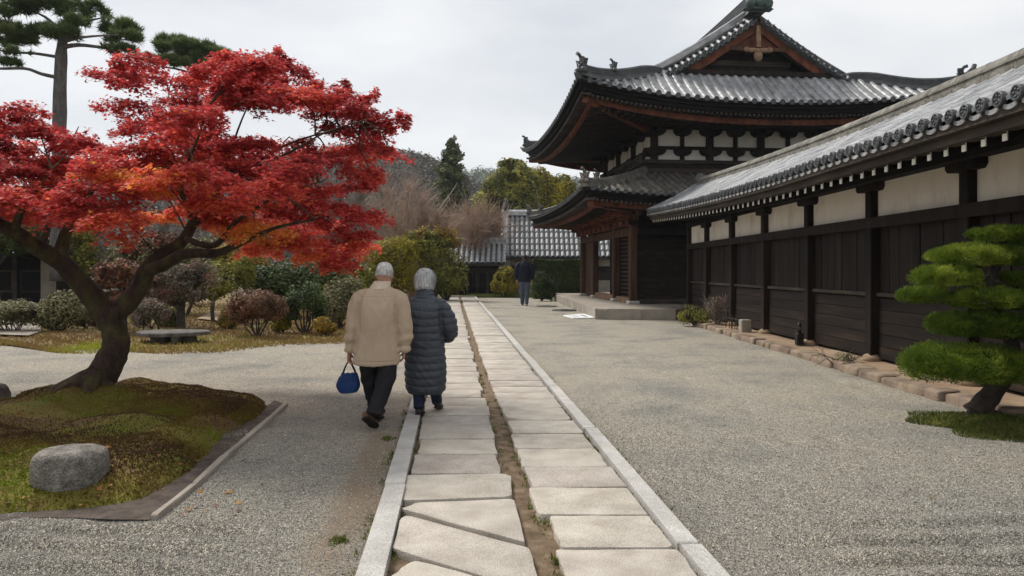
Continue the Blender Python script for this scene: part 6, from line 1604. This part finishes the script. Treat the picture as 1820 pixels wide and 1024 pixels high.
def hand(mb, wrist, d, side, palmn, s=1.0, curl=.5):
    """palm, four unequal bent fingers and a thumb; d points along the hand, side towards the thumb, palmn out of the palm"""
    d = np.array(d, float); d /= np.linalg.norm(d); side = np.array(side, float); side -= d * side.dot(d); side /= np.linalg.norm(side)
    pn = np.cross(d, side); 
    if pn.dot(palmn) < 0: pn = -pn
    w0 = np.array(wrist, float)
    rings = []
    for t, wd, th in ((-.02, .026, .021), (.02, .034, .019), (.05, .041, .017), (.082, .040, .014), (.092, .034, .010)):
        c = w0 + d * t * s; a = np.arange(12) * 2 * math.pi / 12
        rings.append(c + np.cos(a)[:, None] * side * wd * s + np.sin(a)[:, None] * pn * th * s)
    mb.loft(rings)
    for i, (off, L) in enumerate(((.028, .068), (.009, .076), (-.010, .071), (-.028, .056))):
        p = w0 + d * .082 * s + side * off * s; pts = [p - d * .02 * s, p]; a = .25 * curl
        for k, seg in enumerate((.45, .32, .23)):
            a += curl * (.55 if k else .35); p = p + (d * math.cos(a) + pn * math.sin(a)) * L * seg * s; pts.append(p)
        mb.tube(pts, np.array([.0085, .009, .0085, .0078, .0062]) * s, 8)
    p = w0 + d * .018 * s + side * .030 * s
    mb.tube([p - side * .01 * s, p + (side * .7 + d * .7) * .03 * s, p + (side * .55 + d * .9 + pn * .3) * .052 * s, p + (side * .4 + d * 1.0 + pn * .6) * .07 * s], np.array([.013, .0115, .0095, .0075]) * s, 8)
def head(mb, c, s=1.0, turn=0.0, nod=0.0):
    """skull, jaw, nose, lips, brow, ears; the face looks along +Y (away), turned by turn"""
    t = MB()
    S = [(0, .012, -.115, .030, .030), (0, .018, -.104, .048, .058), (0, .012, -.08, .060, .076), (0, .006, -.045, .068, .088), (0, 0, 0, .0745, .095), (0, -.004, .04, .076, .097), (0, -.006, .075, .070, .088), (0, -.006, .10, .054, .066), (0, -.006, .117, .026, .032)]
    sections(t, S, 4, 24, 2.1)
    t.loft([ring((0, .085 + .002, .025), .008, .010, 8), ring((0, .098, -.005), .012, .014, 8), ring((0, .104, -.020), .016, .014, 8), ring((0, .092, -.028), .010, .010, 8)])
    t.ell((0, .088, -.058), (.024, .010, .0055), 10, 5); t.ell((0, .087, -.067), (.020, .010, .006), 10, 5)
    t.ell((-.03, .085, .03), (.020, .010, .006), 8, 5); t.ell((.03, .085, .03), (.020, .010, .006), 8, 5)
    for sd_ in (-1, 1):
        t.ell((sd_ * .079, -.006, -.008), (.011, .020, .034), 10, 8); t.ell((sd_ * .086, -.014, .006), (.006, .016, .024), 8, 6); t.ell((sd_ * .08, 0, -.036), (.008, .011, .013), 8, 5)
    V = np.vstack(t.v) * s
    cn, sn = math.cos(nod), math.sin(nod); y = V[:, 1] * cn - V[:, 2] * sn; z = V[:, 1] * sn + V[:, 2] * cn; V = np.c_[V[:, 0], y, z]
    ct, st = math.cos(turn), math.sin(turn); V = np.c_[V[:, 0] * ct - V[:, 1] * st, V[:, 0] * st + V[:, 1] * ct, V[:, 2]]
    mb.add(V + np.array(c), t.f)
def rot_about(V, c, turn, nod):
    V = np.asarray(V, float) - c; cn, sn = math.cos(nod), math.sin(nod); V = np.c_[V[:, 0], V[:, 1] * cn - V[:, 2] * sn, V[:, 1] * sn + V[:, 2] * cn]
    ct, st = math.cos(turn), math.sin(turn); return np.c_[V[:, 0] * ct - V[:, 1] * st, V[:, 0] * st + V[:, 1] * ct, V[:, 2]] + c
def eyes(t, c, s, turn, nod):
    for sd_ in (-1, 1):
        q = rot_about(np.array([[sd_ * .030 * s, .086 * s, .006 * s]]) + c, np.array(c), turn, nod)[0]
        MB().ell(q, (.010 * s, .008 * s, .008 * s), 10, 6).build('eye', M['eye'], t, smooth=True)
def strands(name, C, D, L, wd, m, parent, seed, curve=.3, down=.6):
    """fine hair locks lying on the scalp"""
    rg = np.random.default_rng(seed); n = len(C); D = D / np.linalg.norm(D, axis=1)[:, None]
    a, b = frames(D); S_ = np.cross(D, rg.normal(0, 1, (n, 3))); S_ /= np.linalg.norm(S_, axis=1)[:, None]
    l = L * rg.uniform(.6, 1.2, n)[:, None]
    p1 = C + D * l * .5 + np.array((0, 0, -.10)) * l * down; p2 = C + D * l + np.array((0, 0, -.45)) * l * down
    w_ = wd * rg.uniform(.6, 1.3, n)[:, None]
    V = np.stack([C - S_ * w_, C + S_ * w_, p1 + S_ * w_ * .8, p2, p1 - S_ * w_ * .8], 1).reshape(-1, 3)
    me = npmesh(name, V - org(parent), np.arange(5 * n), np.arange(n) * 5, m); return link(name, me, parent)
def shoe(mb_up, mb_sole, heel, toe, w_=.048, h=.075, up=(0, 0, 1)):
    heel = np.array(heel, float); toe = np.array(toe, float); d = toe - heel; L = np.linalg.norm(d); d /= L
    sd_ = np.cross(d, up); sd_ /= np.linalg.norm(sd_); u = np.cross(sd_, d)
    def sec(t, wd, z0, z1, n=16):
        a = np.arange(n) * 2 * math.pi / n; c = heel + d * t * L + u * (z0 + z1) / 2
        sg = lambda x, e: np.sign(x) * np.abs(x) ** e
        return c + sg(np.cos(a), .8)[:, None] * sd_ * wd + sg(np.sin(a), .8)[:, None] * u * (z1 - z0) / 2
    mb_up.loft([sec(t, wd, .014, z) for t, wd, z in ((.0, .022, .05), (.03, .032, h * .95), (.12, .038, h), (.28, .040, h * 1.02), (.42, .042, h * .85), (.58, .046, h * .66), (.75, w_, h * .54), (.9, .040, h * .44), (.99, .018, h * .3))])
    mb_sole.loft([sec(t, wd, -.004, .020) for t, wd in ((-.02, .024), (.03, .036), (.15, .041), (.42, .041), (.6, .048), (.76, w_ + .005), (.91, .043), (1.01, .020))])
W = lambda root: (lambda V: np.asarray(V, float) + np.array(root))

def folds(amp, sc, seed, st=(1, 1, 1)):
    return lambda V, N: amp * fbm(V * np.array(st) * sc, seed, 3)

# --- the man
def man():
    root = np.array((-1.335, 7.3, 0.0))
    t = thing('person', root, 'man in beige wool jacket and black trousers carrying a blue bag beside the path', 'person')
    mk = lambda: MB(W(root))
    hc = np.array((.050, .075, 1.500)); turn, nod = -.12, -.30
    b = mk()
    sections(b, [(0, 0, .78, .15, .10), (0, 0, .9, .16, .11), (0, 0, 1.05, .155, .11), (0, .005, 1.2, .18, .11), (.005, .01, 1.30, .15, .09), (.015, .02, 1.36, .075, .07), (.03, .04, 1.40, .058, .060), (.042, .055, 1.45, .054, .058)])
    head(b, hc, .98, turn, nod)
    arm(b, [(-.16, 0, 1.24, .05), (-.245, 0, 1.0, .042), (-.282, .01, .80, .032), (-.292, .015, .73, .027)]); arm(b, [(.16, 0, 1.24, .05), (.252, -.015, 1.0, .042), (.258, .02, .83, .032), (.258, .03, .75, .027)])
    hand(b, (-.292, .015, .725), (-.02, .05, -1), (.3, 1, 0), (1, -.2, 0), .98, 1.15)
    hand(b, (.256, .03, .752), (-.12, .06, -1), (-.2, 1, 0), (-1, 0, 0), .98, .75)
    arm(b, [(-.09, 0, .82, .075), (-.085, .06, .45, .055), (-.055, .22, .12, .04)]); arm(b, [(.09, 0, .82, .075), (.075, -.06, .45, .055), (.0, -.26, .16, .04)])
    fuse('body', b, .0055, 2, M['skin'], t); eyes(t, hc + root, .98, turn, nod)
    # hair: short white cap, thinner at the nape
    h = mk(); S = [(0, -.034, -.030, .060, .066), (0, -.028, -.012, .074, .082), (0, -.016, .02, .0805, .093), (0, -.010, .05, .082, .097), (0, -.008, .085, .074, .089), (0, -.008, .112, .054, .065), (0, -.008, .126, .020, .026)]
    q = MB(); sections(q, S, 4, 24, 2.1); V = rot_about(np.vstack(q.v), np.zeros(3), turn, nod) * .99 + hc; h.add(V, q.f)
    hair = fuse('hair', h, .005, 2, M['hair_white'], t, lambda V, N: .0035 * fbm(V * np.array((60, 60, 18)), 3, 2))
    rg = np.random.default_rng(600); n = 2600; D = rg.normal(0, 1, (n, 3)); D /= np.linalg.norm(D, axis=1)[:, None]; D = D[(D[:, 2] > -.1) & (D[:, 1] < .55)]
    C = rot_about(D * np.array((.081, .095, .122)) + (0, -.010, .0), np.zeros(3), turn, nod) + hc + root
    strands('hair_locks', C, D * .35 + np.c_[0 * D[:, 0], -.35 + 0 * D[:, 0], -.55 + 0 * D[:, 0]] * (D[:, 2:3] < .75) + rg.normal(0, .18, D.shape), .024, .0016, M['hair_white'], t, 601)
    # jacket
    j = mk()
    sections(j, [(-.018, .0, .605, .222, .150), (-.018, 0, .64, .228, .155), (-.015, 0, .76, .226, .155), (-.01, -.005, .90, .215, .150), (-.005, -.012, 1.05, .205, .150), (0, -.018, 1.16, .205, .148), (.002, -.012, 1.26, .190, .132), (.006, 0, 1.335, .165, .106), (.012, .015, 1.375, .110, .088), (.02, .028, 1.40, .078, .076)], 4, 36, 2.5)
    arm(j, [(-.09, -.005, 1.315, .068), (-.160, -.005, 1.285, .078), (-.222, -.008, 1.18, .079), (-.248, -.008, 1.02, .072), (-.268, .002, .88, .064), (-.284, .012, .77, .054), (-.290, .014, .735, .049)], 20)
    arm(j, [(.10, -.005, 1.315, .068), (.170, -.005, 1.285, .078), (.230, -.015, 1.18, .080), (.256, -.022, 1.02, .075), (.262, -.005, .90, .067), (.258, .018, .82, .058), (.256, .026, .755, .051)], 20)
    def jf(V, N):
        L = V - root; x, z = L[:, 0], L[:, 2]
        f = .030 * fbm(L * np.array((7, 7, 1.6)), 11, 3) + .008 * fbm(L * np.array((18, 18, 8)), 12, 3)
        arm_ = np.abs(x) > .20
        f += np.where(arm_, .009 * np.sin(z * 52 + 3 * fbm(L * 6, 13, 2)) * np.clip((1.02 - z) / .2, 0, 1) + .007 * fbm(np.c_[L[:, 0] * 6, L[:, 1] * 6, z * 14 + x * 10], 14, 2), 0)
        dg = np.sin((x * 1.0 - (z - 1.1) * .55) * 46)                           # drag lines under the right shoulder
        f += .006 * dg * np.exp(-((x - .13) / .07) ** 2 - ((z - 1.1) / .12) ** 2)
        f -= .006 * np.exp(-((z - .648) / .006) ** 2) * (~arm_)                 # hem stitching
        f -= .005 * np.exp(-((np.abs(z - 1.285 + .10 * x * x)) / .006) ** 2) * (np.abs(x) < .16)    # yoke seam
        f -= .010 * np.exp(-((np.abs(x) - .185) / .010) ** 2) * np.clip((z - .95) / .1, 0, 1) * np.clip((1.24 - z) / .05, 0, 1)
        f -= .010 * np.exp(-((z - .80) / .008) ** 2) * (x > .2)
        return f
    jk = fuse('jacket', j, .0065, 3, M['jacket_beige'], t, jf)
    c = mk(); sections(c, [(.014, .012, 1.36, .112, .098), (.020, .024, 1.388, .098, .090), (.030, .036, 1.418, .089, .084), (.036, .046, 1.438, .084, .080), (.036, .046, 1.44, .066, .062)], 3, 28, 2.1)
    fuse('collar', c, .006, 2, M['collar'], jk, folds(.004, 20, 15))
    # trousers
    p = mk()
    sections(p, [(-.01, 0, .60, .175, .125), (-.01, 0, .72, .18, .13), (-.01, 0, .84, .165, .12)], 3, 28)
    arm(p, [(-.085, 0, .72, .098), (-.098, .03, .56, .092), (-.095, .07, .42, .082), (-.075, .14, .27, .076), (-.052, .20, .14, .076), (-.046, .22, .085, .072)], 20)
    arm(p, [(.085, 0, .72, .098), (.095, -.035, .56, .094), (.076, -.085, .42, .088), (.042, -.17, .29, .080), (.012, -.25, .185, .076), (.004, -.275, .148, .078)], 20)
    def pf(V, N):
        L = V - root; z = L[:, 2]
        return .007 * fbm(L * np.array((7, 7, 4)), 16, 3) + .010 * np.sin(z * 70 + L[:, 0] * 24 + 2.5 * fbm(L * 6, 17, 2)) * np.clip((.32 - z) / .2, 0, 1) + .006 * np.sin(z * 44 - L[:, 0] * 40) * np.exp(-((z - .45) / .1) ** 2)
    fuse('trousers', p, .0065, 2, M['trouser'], t, pf)
    for heel, toe, up in (((-.070, -.335, .135), (.012, -.165, .008), (0.0, .8, .6)), ((-.055, .13, .006), (-.045, .39, .006), (0, 0, 1))):
        u, s_ = mk(), mk(); shoe(u, s_, heel, toe, .050, .085, up)
        so = u.build('shoe', M['shoe_brown'], t, smooth=True); s_.build('sole', M['sole'], so, smooth=True)
    # the bag hanging from his left hand
    gx, gy, gz = root + np.array((-.296, .045, .635))
    bz_ = .385
    bag = thing('handbag', (gx - .02, gy, .316), 'small dark blue cloth bag with two straps hanging from the man\'s hand', 'bag')
    q = MB(); S = [(gx - .012, gy, .318, .068, .045), (gx - .012, gy, .330, .092, .058), (gx - .014, gy, .392, .116, .070), (gx - .010, gy, .455, .100, .058), (gx - .005, gy, .500, .080, .036), (gx - .004, gy, .516, .074, .024), (gx - .004, gy, .514, .05, .012)]
    sections(q, S, 4, 28, 3.2)
    fuse('pouch', q, .005, 2, M['bag'], bag, lambda V, N: .008 * fbm(V * np.array((12, 12, 7)), 18, 3) + .004 * np.sin(V[:, 0] * 130 + V[:, 2] * 30) * np.clip((V[:, 2] - .43) / .06, 0, 1))
    for dy in (-.022, .022):
        q = MB(); top = (gx + .002, gy + dy * .3, .642)
        q.tube(spline_pts([(gx - .072, gy + dy, .485), (gx - .055, gy + dy, .545), (gx - .026, gy + dy * .6, .61), top, (gx + .018, gy + dy * .6, .61), (gx + .050, gy + dy, .545), (gx + .066, gy + dy, .485)], 4), .0055, 8); q.build('strap', M['strap'], bag, smooth=True)
    return t
man()

# --- the woman
def woman():
    root = np.array((-.918, 7.70, .035))
    t = thing('person', root, 'woman with silver bobbed hair in long dark grey quilted coat on the path', 'person')
    mk = lambda: MB(W(root)); hc = np.array((-.010, .095, 1.400)); turn, nod = -.06, -.26
    b = mk()
    sections(b, [(0, 0, .70, .15, .11), (0, 0, .85, .15, .11), (0, 0, 1.0, .14, .10), (0, .01, 1.12, .15, .10), (0, .03, 1.2, .10, .08), (-.003, .055, 1.27, .056, .058), (-.006, .07, 1.33, .050, .054)])
    head(b, hc, .95, turn, nod)
    arm(b, [(-.17, .01, 1.13, .045), (-.24, .02, .92, .042), (-.20, .14, .80, .032), (-.10, .22, .79, .027)]); arm(b, [(.17, .01, 1.13, .045), (.26, .0, .92, .042), (.245, .10, .80, .032), (.16, .20, .775, .027)])
    hand(b, (.155, .205, .775), (-.8, .5, 0), (0, .2, 1), (0, -1, 0), .9, .6); hand(b, (-.095, .222, .79), (.9, .3, 0), (0, .2, 1), (0, -1, 0), .9, .6)
    arm(b, [(-.07, 0, .74, .06), (-.07, .0, .4, .04), (-.062, -.035, .22, .032), (-.052, -.085, .07, .028)]); arm(b, [(.07, 0, .74, .06), (.07, .05, .4, .04), (.095, .13, .22, .032), (.112, .205, .085, .028)])
    fuse('body', b, .0058, 2, M['skin'], t); eyes(t, hc + root, .95, turn, nod)
    h = mk(); S = [(0, -.030, -.118, .052, .050), (0, -.030, -.105, .078, .076), (0, -.026, -.07, .098, .100), (0, -.016, -.02, .106, .114), (0, -.010, .03, .106, .116), (0, -.008, .075, .094, .104), (0, -.008, .110, .070, .078), (0, -.008, .130, .030, .034)]
    for a_ in np.arange(0, 6.28, .22):
        h.tube(rot_about(np.array([(math.cos(a_) * .090, math.sin(a_) * .095 - .02, -.06), (math.cos(a_) * .090, math.sin(a_) * .094 - .022, -.09), (math.cos(a_) * .076, math.sin(a_) * .080 - .024, -.112 - .008 * math.sin(a_ * 7))]), np.zeros(3), turn, nod) + hc, [.016, .014, .006], 6)
    q = MB(); sections(q, S, 4, 28, 2.15); h.add(rot_about(np.vstack(q.v), np.zeros(3), turn, nod) + hc, q.f)
    fuse('hair', h, .005, 2, M['hair_silver'], t, lambda V, N: .005 * fbm(np.c_[(V[:, 0] - root[0]) * 70, (V[:, 1] - root[1]) * 70, V[:, 2] * 6], 21, 2))
    rg = np.random.default_rng(610); n = 5200; D = rg.normal(0, 1, (n, 3)); D /= np.linalg.norm(D, axis=1)[:, None]; D = D[(D[:, 2] > -.62)]
    C = rot_about(D * np.array((.106, .115, .128)) + (0, -.012, .004), np.zeros(3), turn, nod) + hc + root
    tang = np.c_[D[:, 0] * .25, D[:, 1] * .25 - .12, -1 + 0 * D[:, 0]]; tang -= D * np.sum(tang * D, 1)[:, None] * .92
    strands('hair_locks', C, tang + rg.normal(0, .10, D.shape), .060, .0017, M['hair_silver'], t, 611, down=.2)
    # quilted coat
    j = mk()
    sections(j, [(.012, .015, .215, .170, .135), (.010, .012, .25, .200, .160), (.008, .010, .40, .216, .170), (.004, .004, .60, .214, .166), (0, 0, .80, .202, .156), (-.002, -.008, .98, .200, .150), (-.002, -.008, 1.08, .198, .140), (-.002, .004, 1.155, .172, .120), (-.003, .025, 1.215, .118, .098), (-.004, .042, 1.255, .088, .086)], 4, 40, 2.4)
    arm(j, [(-.10, .01, 1.155, .07), (-.165, .01, 1.13, .082), (-.222, .015, 1.03, .084), (-.250, .03, .92, .080), (-.22, .11, .83, .070), (-.12, .20, .80, .055)], 20)
    arm(j, [(.10, .01, 1.155, .07), (.165, .008, 1.13, .082), (.224, .004, 1.03, .086), (.262, .006, .92, .084), (.262, .07, .83, .074), (.19, .17, .785, .056)], 20)
    def cf(V, N):
        L = V - root; x, y, z = L.T
        wob = .022 * fbm(L * np.array((4, 4, 3)), 22, 3); q = (z + wob - .02 * np.abs(x) + .03 * x) / .078
        ch = np.abs(np.sin(math.pi * q))
        f = .013 * (ch ** .55) - .009
        f += .007 * fbm(np.c_[x * 16 + z * 9, y * 16, z * 26], 23, 3) + .0035 * fbm(L * 45, 24, 2)
        f += .006 * np.sin((x * 1.4 + z) * 60) * np.clip(fbm(L * 3, 25, 2), 0, 1)
        arm_ = np.exp(-((np.abs(x) - .175) / .016) ** 2) * np.clip((z - .86) / .08, 0, 1) * (y < .08)
        return f - .012 * arm_
    ct_ = fuse('coat', j, .0062, 2, M['puffer'], t, cf)
    c = mk(); sections(c, [(-.003, .030, 1.225, .108, .100), (-.004, .042, 1.26, .092, .090), (-.005, .056, 1.30, .082, .082), (-.005, .060, 1.312, .070, .070)], 3, 28, 2.1)
    fuse('collar', c, .006, 2, M['puffer'], ct_, lambda V, N: .008 * np.abs(np.sin(math.pi * V[:, 2] / .04)) + .004 * fbm(V * 22, 26, 3))
    for pts, heel, toe in (([(-.07, 0, .40, .072), (-.062, -.035, .22, .062), (-.052, -.09, .075, .055)], (-.050, -.155, .010), (-.045, .075, .002)), ([(.07, .05, .40, .072), (.095, .13, .22, .062), (.112, .205, .085, .054)], (.112, .130, .035), (.125, .345, .004))):
        p = mk(); arm(p, pts, 16); fuse('trouser_leg', p, .007, 1, M['navy_leg'], t, folds(.008, 14, 27))
        u, s_ = mk(), mk(); shoe(u, s_, heel, toe, .046, .075); so = u.build('shoe', M['black_shoe'], t, smooth=True); s_.build('sole', M['sole'], so, smooth=True)
    return t
woman()

# --- the walker in the distance
def walker():
    s = 1.30                                           # a tall figure
    g_ = G(932, 543.5); root = np.array((g_[0], g_[1], 0.0))
    t = thing('person', root, 'distant person in dark navy jacket and blue jeans walking away near the hedge', 'person')
    xf = lambda V: np.asarray(V, float) * s + root
    mk = lambda: MB(xf); hc = np.array((.02, .09, 1.585)); turn, nod = 0, -.35
    b = mk()
    sections(b, [(0, 0, .82, .15, .11), (0, 0, 1.0, .15, .11), (0, .01, 1.2, .17, .11), (0, .02, 1.36, .16, .10), (.005, .04, 1.44, .07, .07), (.01, .06, 1.5, .055, .058)], 3, 16)
    head(b, hc, .98, turn, nod)
    arm(b, [(-.2, .01, 1.36, .05), (-.26, 0, 1.08, .045), (-.25, .06, .85, .03)], 10); arm(b, [(.2, .01, 1.36, .05), (.26, 0, 1.08, .045), (.25, .06, .85, .03)], 10)
    hand(b, (-.25, .06, .85), (0, .1, -1), (.3, 1, 0), (1, 0, 0)); hand(b, (.25, .06, .85), (0, .1, -1), (-.3, 1, 0), (-1, 0, 0))
    arm(b, [(-.08, 0, .85, .075), (-.07, .05, .5, .055), (-.06, .16, .12, .04)], 10); arm(b, [(.08, 0, .85, .075), (.075, -.02, .5, .055), (.07, -.12, .12, .04)], 10)
    fuse('body', b, .009, 2, M['skin'], t)
    h = mk(); S = [(0, -.03, -.07, .06, .06), (0, -.02, -.03, .077, .085), (0, -.012, .02, .085, .10), (0, -.008, .08, .078, .092), (0, -.008, .126, .03, .036)]
    q = MB(); sections(q, S, 3, 18, 2.1); h.add(rot_about(np.vstack(q.v), np.zeros(3), turn, nod) + hc, q.f); h.build('hair', M['hair_black'], t, smooth=True)
    j = mk(); sections(j, [(0, 0, .80, .215, .145), (0, 0, .95, .215, .15), (0, -.005, 1.15, .21, .15), (0, 0, 1.33, .19, .13), (0, .02, 1.42, .13, .10), (.005, .04, 1.48, .08, .08), (.01, .05, 1.515, .075, .075)], 3, 24, 2.5)
    arm(j, [(-.12, .0, 1.40, .07), (-.2, .0, 1.35, .085), (-.255, 0, 1.2, .085), (-.275, 0, 1.05, .076), (-.255, .05, .88, .06)], 14); arm(j, [(.12, .0, 1.40, .07), (.2, .0, 1.35, .085), (.255, 0, 1.2, .085), (.275, 0, 1.05, .076), (.255, .05, .88, .06)], 14)
    fuse('jacket', j, .012, 2, M['navy_cloth'], t, folds(.014, 7, 31))
    p = mk(); sections(p, [(0, 0, .74, .165, .12), (0, 0, .9, .16, .12)], 2, 20)
    arm(p, [(-.08, 0, .82, .098), (-.085, .03, .6, .088), (-.078, .07, .42, .076), (-.065, .14, .2, .07), (-.06, .18, .07, .068)], 14); arm(p, [(.08, 0, .82, .098), (.085, -.01, .6, .088), (.082, -.03, .42, .076), (.074, -.09, .2, .07), (.07, -.12, .09, .068)], 14)
    fuse('jeans', p, .012, 1, M['jeans'], t, folds(.016, 9, 32))
    for heel, toe in (((-.06, .13, .006), (-.06, .38, .004)), ((.07, -.19, .035), (.075, .05, .004))):
        u, s_ = mk(), mk(); shoe(u, s_, heel, toe); so = u.build('shoe', M['black_shoe'], t, smooth=True); s_.build('sole', M['white_sole'], so, smooth=True)
walker()
# ------------------------------------------------------------------ small things
g_ = G(303, 607, .05); st = thing('stone_table', (g_[0], g_[1], .04), 'low irregular stone table slab on short blocks in the lawn', 'table')
rg = np.random.default_rng(700); th = np.arange(26) * 2 * math.pi / 26
rr = 1 + .07 * np.sin(3 * th + .5) + rg.normal(0, .025, 26)
MB().prism(np.c_[g_[0] + np.cos(th) * .74 * rr, g_[1] + .05 + np.sin(th) * .52 * rr], .185, .265, .02).build('table_slab', M['rock'], st)
for dx, dy, w_ in ((-.22, .0, .34), (.16, -.05, .16), (.36, .08, .26), (.02, .2, .2)):
    rock((g_[0] + dx, g_[1] + dy, .10), (w_, .26, .20), 701 + int(dx * 10), 5, .06, 14, 8).build('support_stone', M['rock'] if dx != .16 else M['concrete'], st, smooth=True)

g_ = G(1005, 552); cv = thing('drain_cover', (g_[0], g_[1], 0), 'round dark iron cover set in the gravel before the platform', 'cover')
th = np.arange(32) * 2 * math.pi / 32; MB().prism(np.c_[g_[0] + np.cos(th) * .52, g_[1] + np.sin(th) * .62], .0, .024, .01).build('lid', M['iron'], cv)
mb = MB()
for k in range(7):
    x = -.36 + k * .12; L = math.sqrt(max(.0, .45 ** 2 - x * x)); mb.box((g_[0] + x, g_[1], .026), (.03, 2 * L, .008))
mb.build('lid_ribs', M['iron'], cv)
g_ = G(972, 545); cv = thing('stepping_stone', (g_[0], g_[1], 0), 'flat dark stepping stone behind the round iron cover', 'stone')
MB().prism(np.c_[g_[0] + np.cos(th) * .42 * (1 + .1 * np.sin(3 * th)), g_[1] + np.sin(th) * .62], .0, .026, .01).build('slab', M['rock'], cv)

# white board lying on the gravel at the platform corner
q = [G(1001, 563), G(1019, 567.5), G(1058, 567), G(1038, 560)]
g_ = np.mean(q, 0); bd = thing('white_board', (g_[0], g_[1], 0), 'white printed sheet lying on the gravel at the platform corner', 'sheet')
M['paper'] = mat('white_paper', [(.3, (.74, .74, .73)), (.7, (.82, .82, .80))], 3, 3, .6, .05, 40)
M['ink'] = mat('grey_ink', [(.3, (.22, .24, .28)), (.7, (.34, .36, .40))], 8, 3, .7, 0)
q2 = [np.array(p[:2]) for p in q]
MB().prism(q2, .012, .05, .006).build('sheet', M['paper'], bd)
def bil(u, v): return (q2[0] * (1 - u) + q2[1] * u) * (1 - v) + (q2[3] * (1 - u) + q2[2] * u) * v
for u0, u1, v0, v1 in ((.15, .85, .12, .16), (.2, .8, .24, .27), (.2, .75, .34, .37), (.2, .8, .44, .47), (.25, .8, .62, .82)):
    MB().add([(*bil(a, b), .0535) for a, b in ((u0, v0), (u1, v0), (u1, v1), (u0, v1))], [(0, 1, 2, 3)]).build('printed_block', M['ink'], bd)

# black hand pump on the ledge
pp = np.array((5.48, 13.95, .12)); pu = thing('water_pump', pp, 'small black iron hand pump standing on the ledge before the board wall', 'pump')
mb = MB(); mb.bbox((pp[0], pp[1], .235), (.13, .13, .23), .012); mb.build('pump_base', M['iron'], pu)
mb = MB(); mb.tube([pp + (0, 0, .22), pp + (0, 0, .30), pp + (0, 0, .36), pp + (0, 0, .42)], [.035, .03, .036, .026], 12); mb.ell(pp + (0, 0, .43), (.032, .032, .018), 10, 6); mb.build('pump_column', M['iron'], pu, smooth=True)
mb = MB(); mb.tube([pp + (0, 0, .41), pp + (-.02, -.06, .435), pp + (-.03, -.11, .43)], [.012, .012, .014], 8); mb.build('pump_handle', M['iron'], pu, smooth=True)
mb = MB(); mb.tube([pp + (0, -.03, .33), pp + (-.01, -.08, .325), pp + (-.01, -.095, .29)], [.016, .014, .014], 8); mb.build('spout', M['iron'], pu, smooth=True)

# square stone post and a little stake fence by the shrubs
sp = np.array((5.42, 17.0)); s_ = MB().bbox((*sp, .24), (.24, .22, .32), .018).build('stone_post', M['concrete'], origin=(*sp, .1)); tag(s_, 'short square stone post at the end of the edging by the wall', 'post')
fn = thing('stake_fence', (5.25, 17.9, .1), 'little fence of thin dark stakes between red shrub and stone post', 'fence')
rg = np.random.default_rng(710)
for k in range(7):
    y = 17.35 + k * .17; MB().tube([(5.4 + rg.normal(0, .02), y, .05), (5.4 + rg.normal(0, .02), y, .48 + rg.normal(0, .03))], .011, 6).build('stake', M['bark'], fn)
MB().tube([(5.4, 17.3, .36), (5.4, 18.45, .36)], .009, 6).build('rail', M['bark'], fn)
def wall_shrub(name, c, blobs, n, m, label, seed, ns=26, size=.045, ht=.7, twm='bark'):
    t = thing(name, (*c, .08), label, 'shrub'); mb = MB(); rg = np.random.default_rng(seed)
    for k in range(ns):
        a = rg.uniform(0, 6.28); e = np.array((c[0] + math.cos(a) * rg.uniform(.1, .42), c[1] + math.sin(a) * rg.uniform(.1, .5), .1 + ht * rg.uniform(.55, 1.1)))
        b = np.array((c[0], c[1], .05)); m_ = (b + e) / 2 + rg.normal(0, .05, 3); limb(mb, [(*b, .012), (*m_, .007), (*e, .003)], n=4, rough=0, sub=2)
        for _ in range(5): mb.tube([m_ + (e - m_) * rg.random(), e + rg.normal(0, .13, 3)], [.004, .002], 3, 0, False)
    mb.build('stems', M[twm], t); bush('foliage', blobs, n, size, M[m], t, seed, .2, -.1, 5.0); return t
wall_shrub('red_shrub', (5.45, 19.4), [(5.43, 19.4, .66, .30, .36, .22), (5.3, 19.3, .5, .24, .3, .2), (5.55, 19.5, .45, .24, .3, .2)], 1500, 'pinkgray', 'small red-leaved twiggy shrub against the far end of the board wall', 720, ht=.75, twm='twig_gray')
wall_shrub('low_shrub', (4.95, 19.9), [(4.95, 19.9, .34, .34, .42, .26), (4.75, 20.1, .26, .24, .3, .2), (5.15, 19.6, .3, .28, .3, .22)], 3000, 'olive', 'low olive-green bush at the platform corner beside the board wall', 721, ht=.5)
wall_shrub('small_weed', (5.2, 11.5), [(5.2, 11.45, .16, .20, .22, .10)], 650, 'silver', 'pale grey-green weed growing between the edging stones', 722, 8, .03, .16)

# ------------------------------------------------------------------ damp air between here and the hills
hz = MB().box((0, 420, 49), (1500, 1000, 101)).build('haze', [])
m = bpy.data.materials.new('thin_haze'); m.use_nodes = True; t = m.node_tree; t.nodes.clear()
o = t.nodes.new('ShaderNodeOutputMaterial'); v = t.nodes.new('ShaderNodeVolumePrincipled')
v.inputs['Color'].default_value = (.80, .88, .97, 1); v.inputs['Density'].default_value = .00030; v.inputs['Anisotropy'].default_value = .2
t.links.new(v.outputs[0], o.inputs['Volume']); hz.data.materials.append(m)
tag(hz, 'thin pale haze over the garden and the hills', kind='stuff')
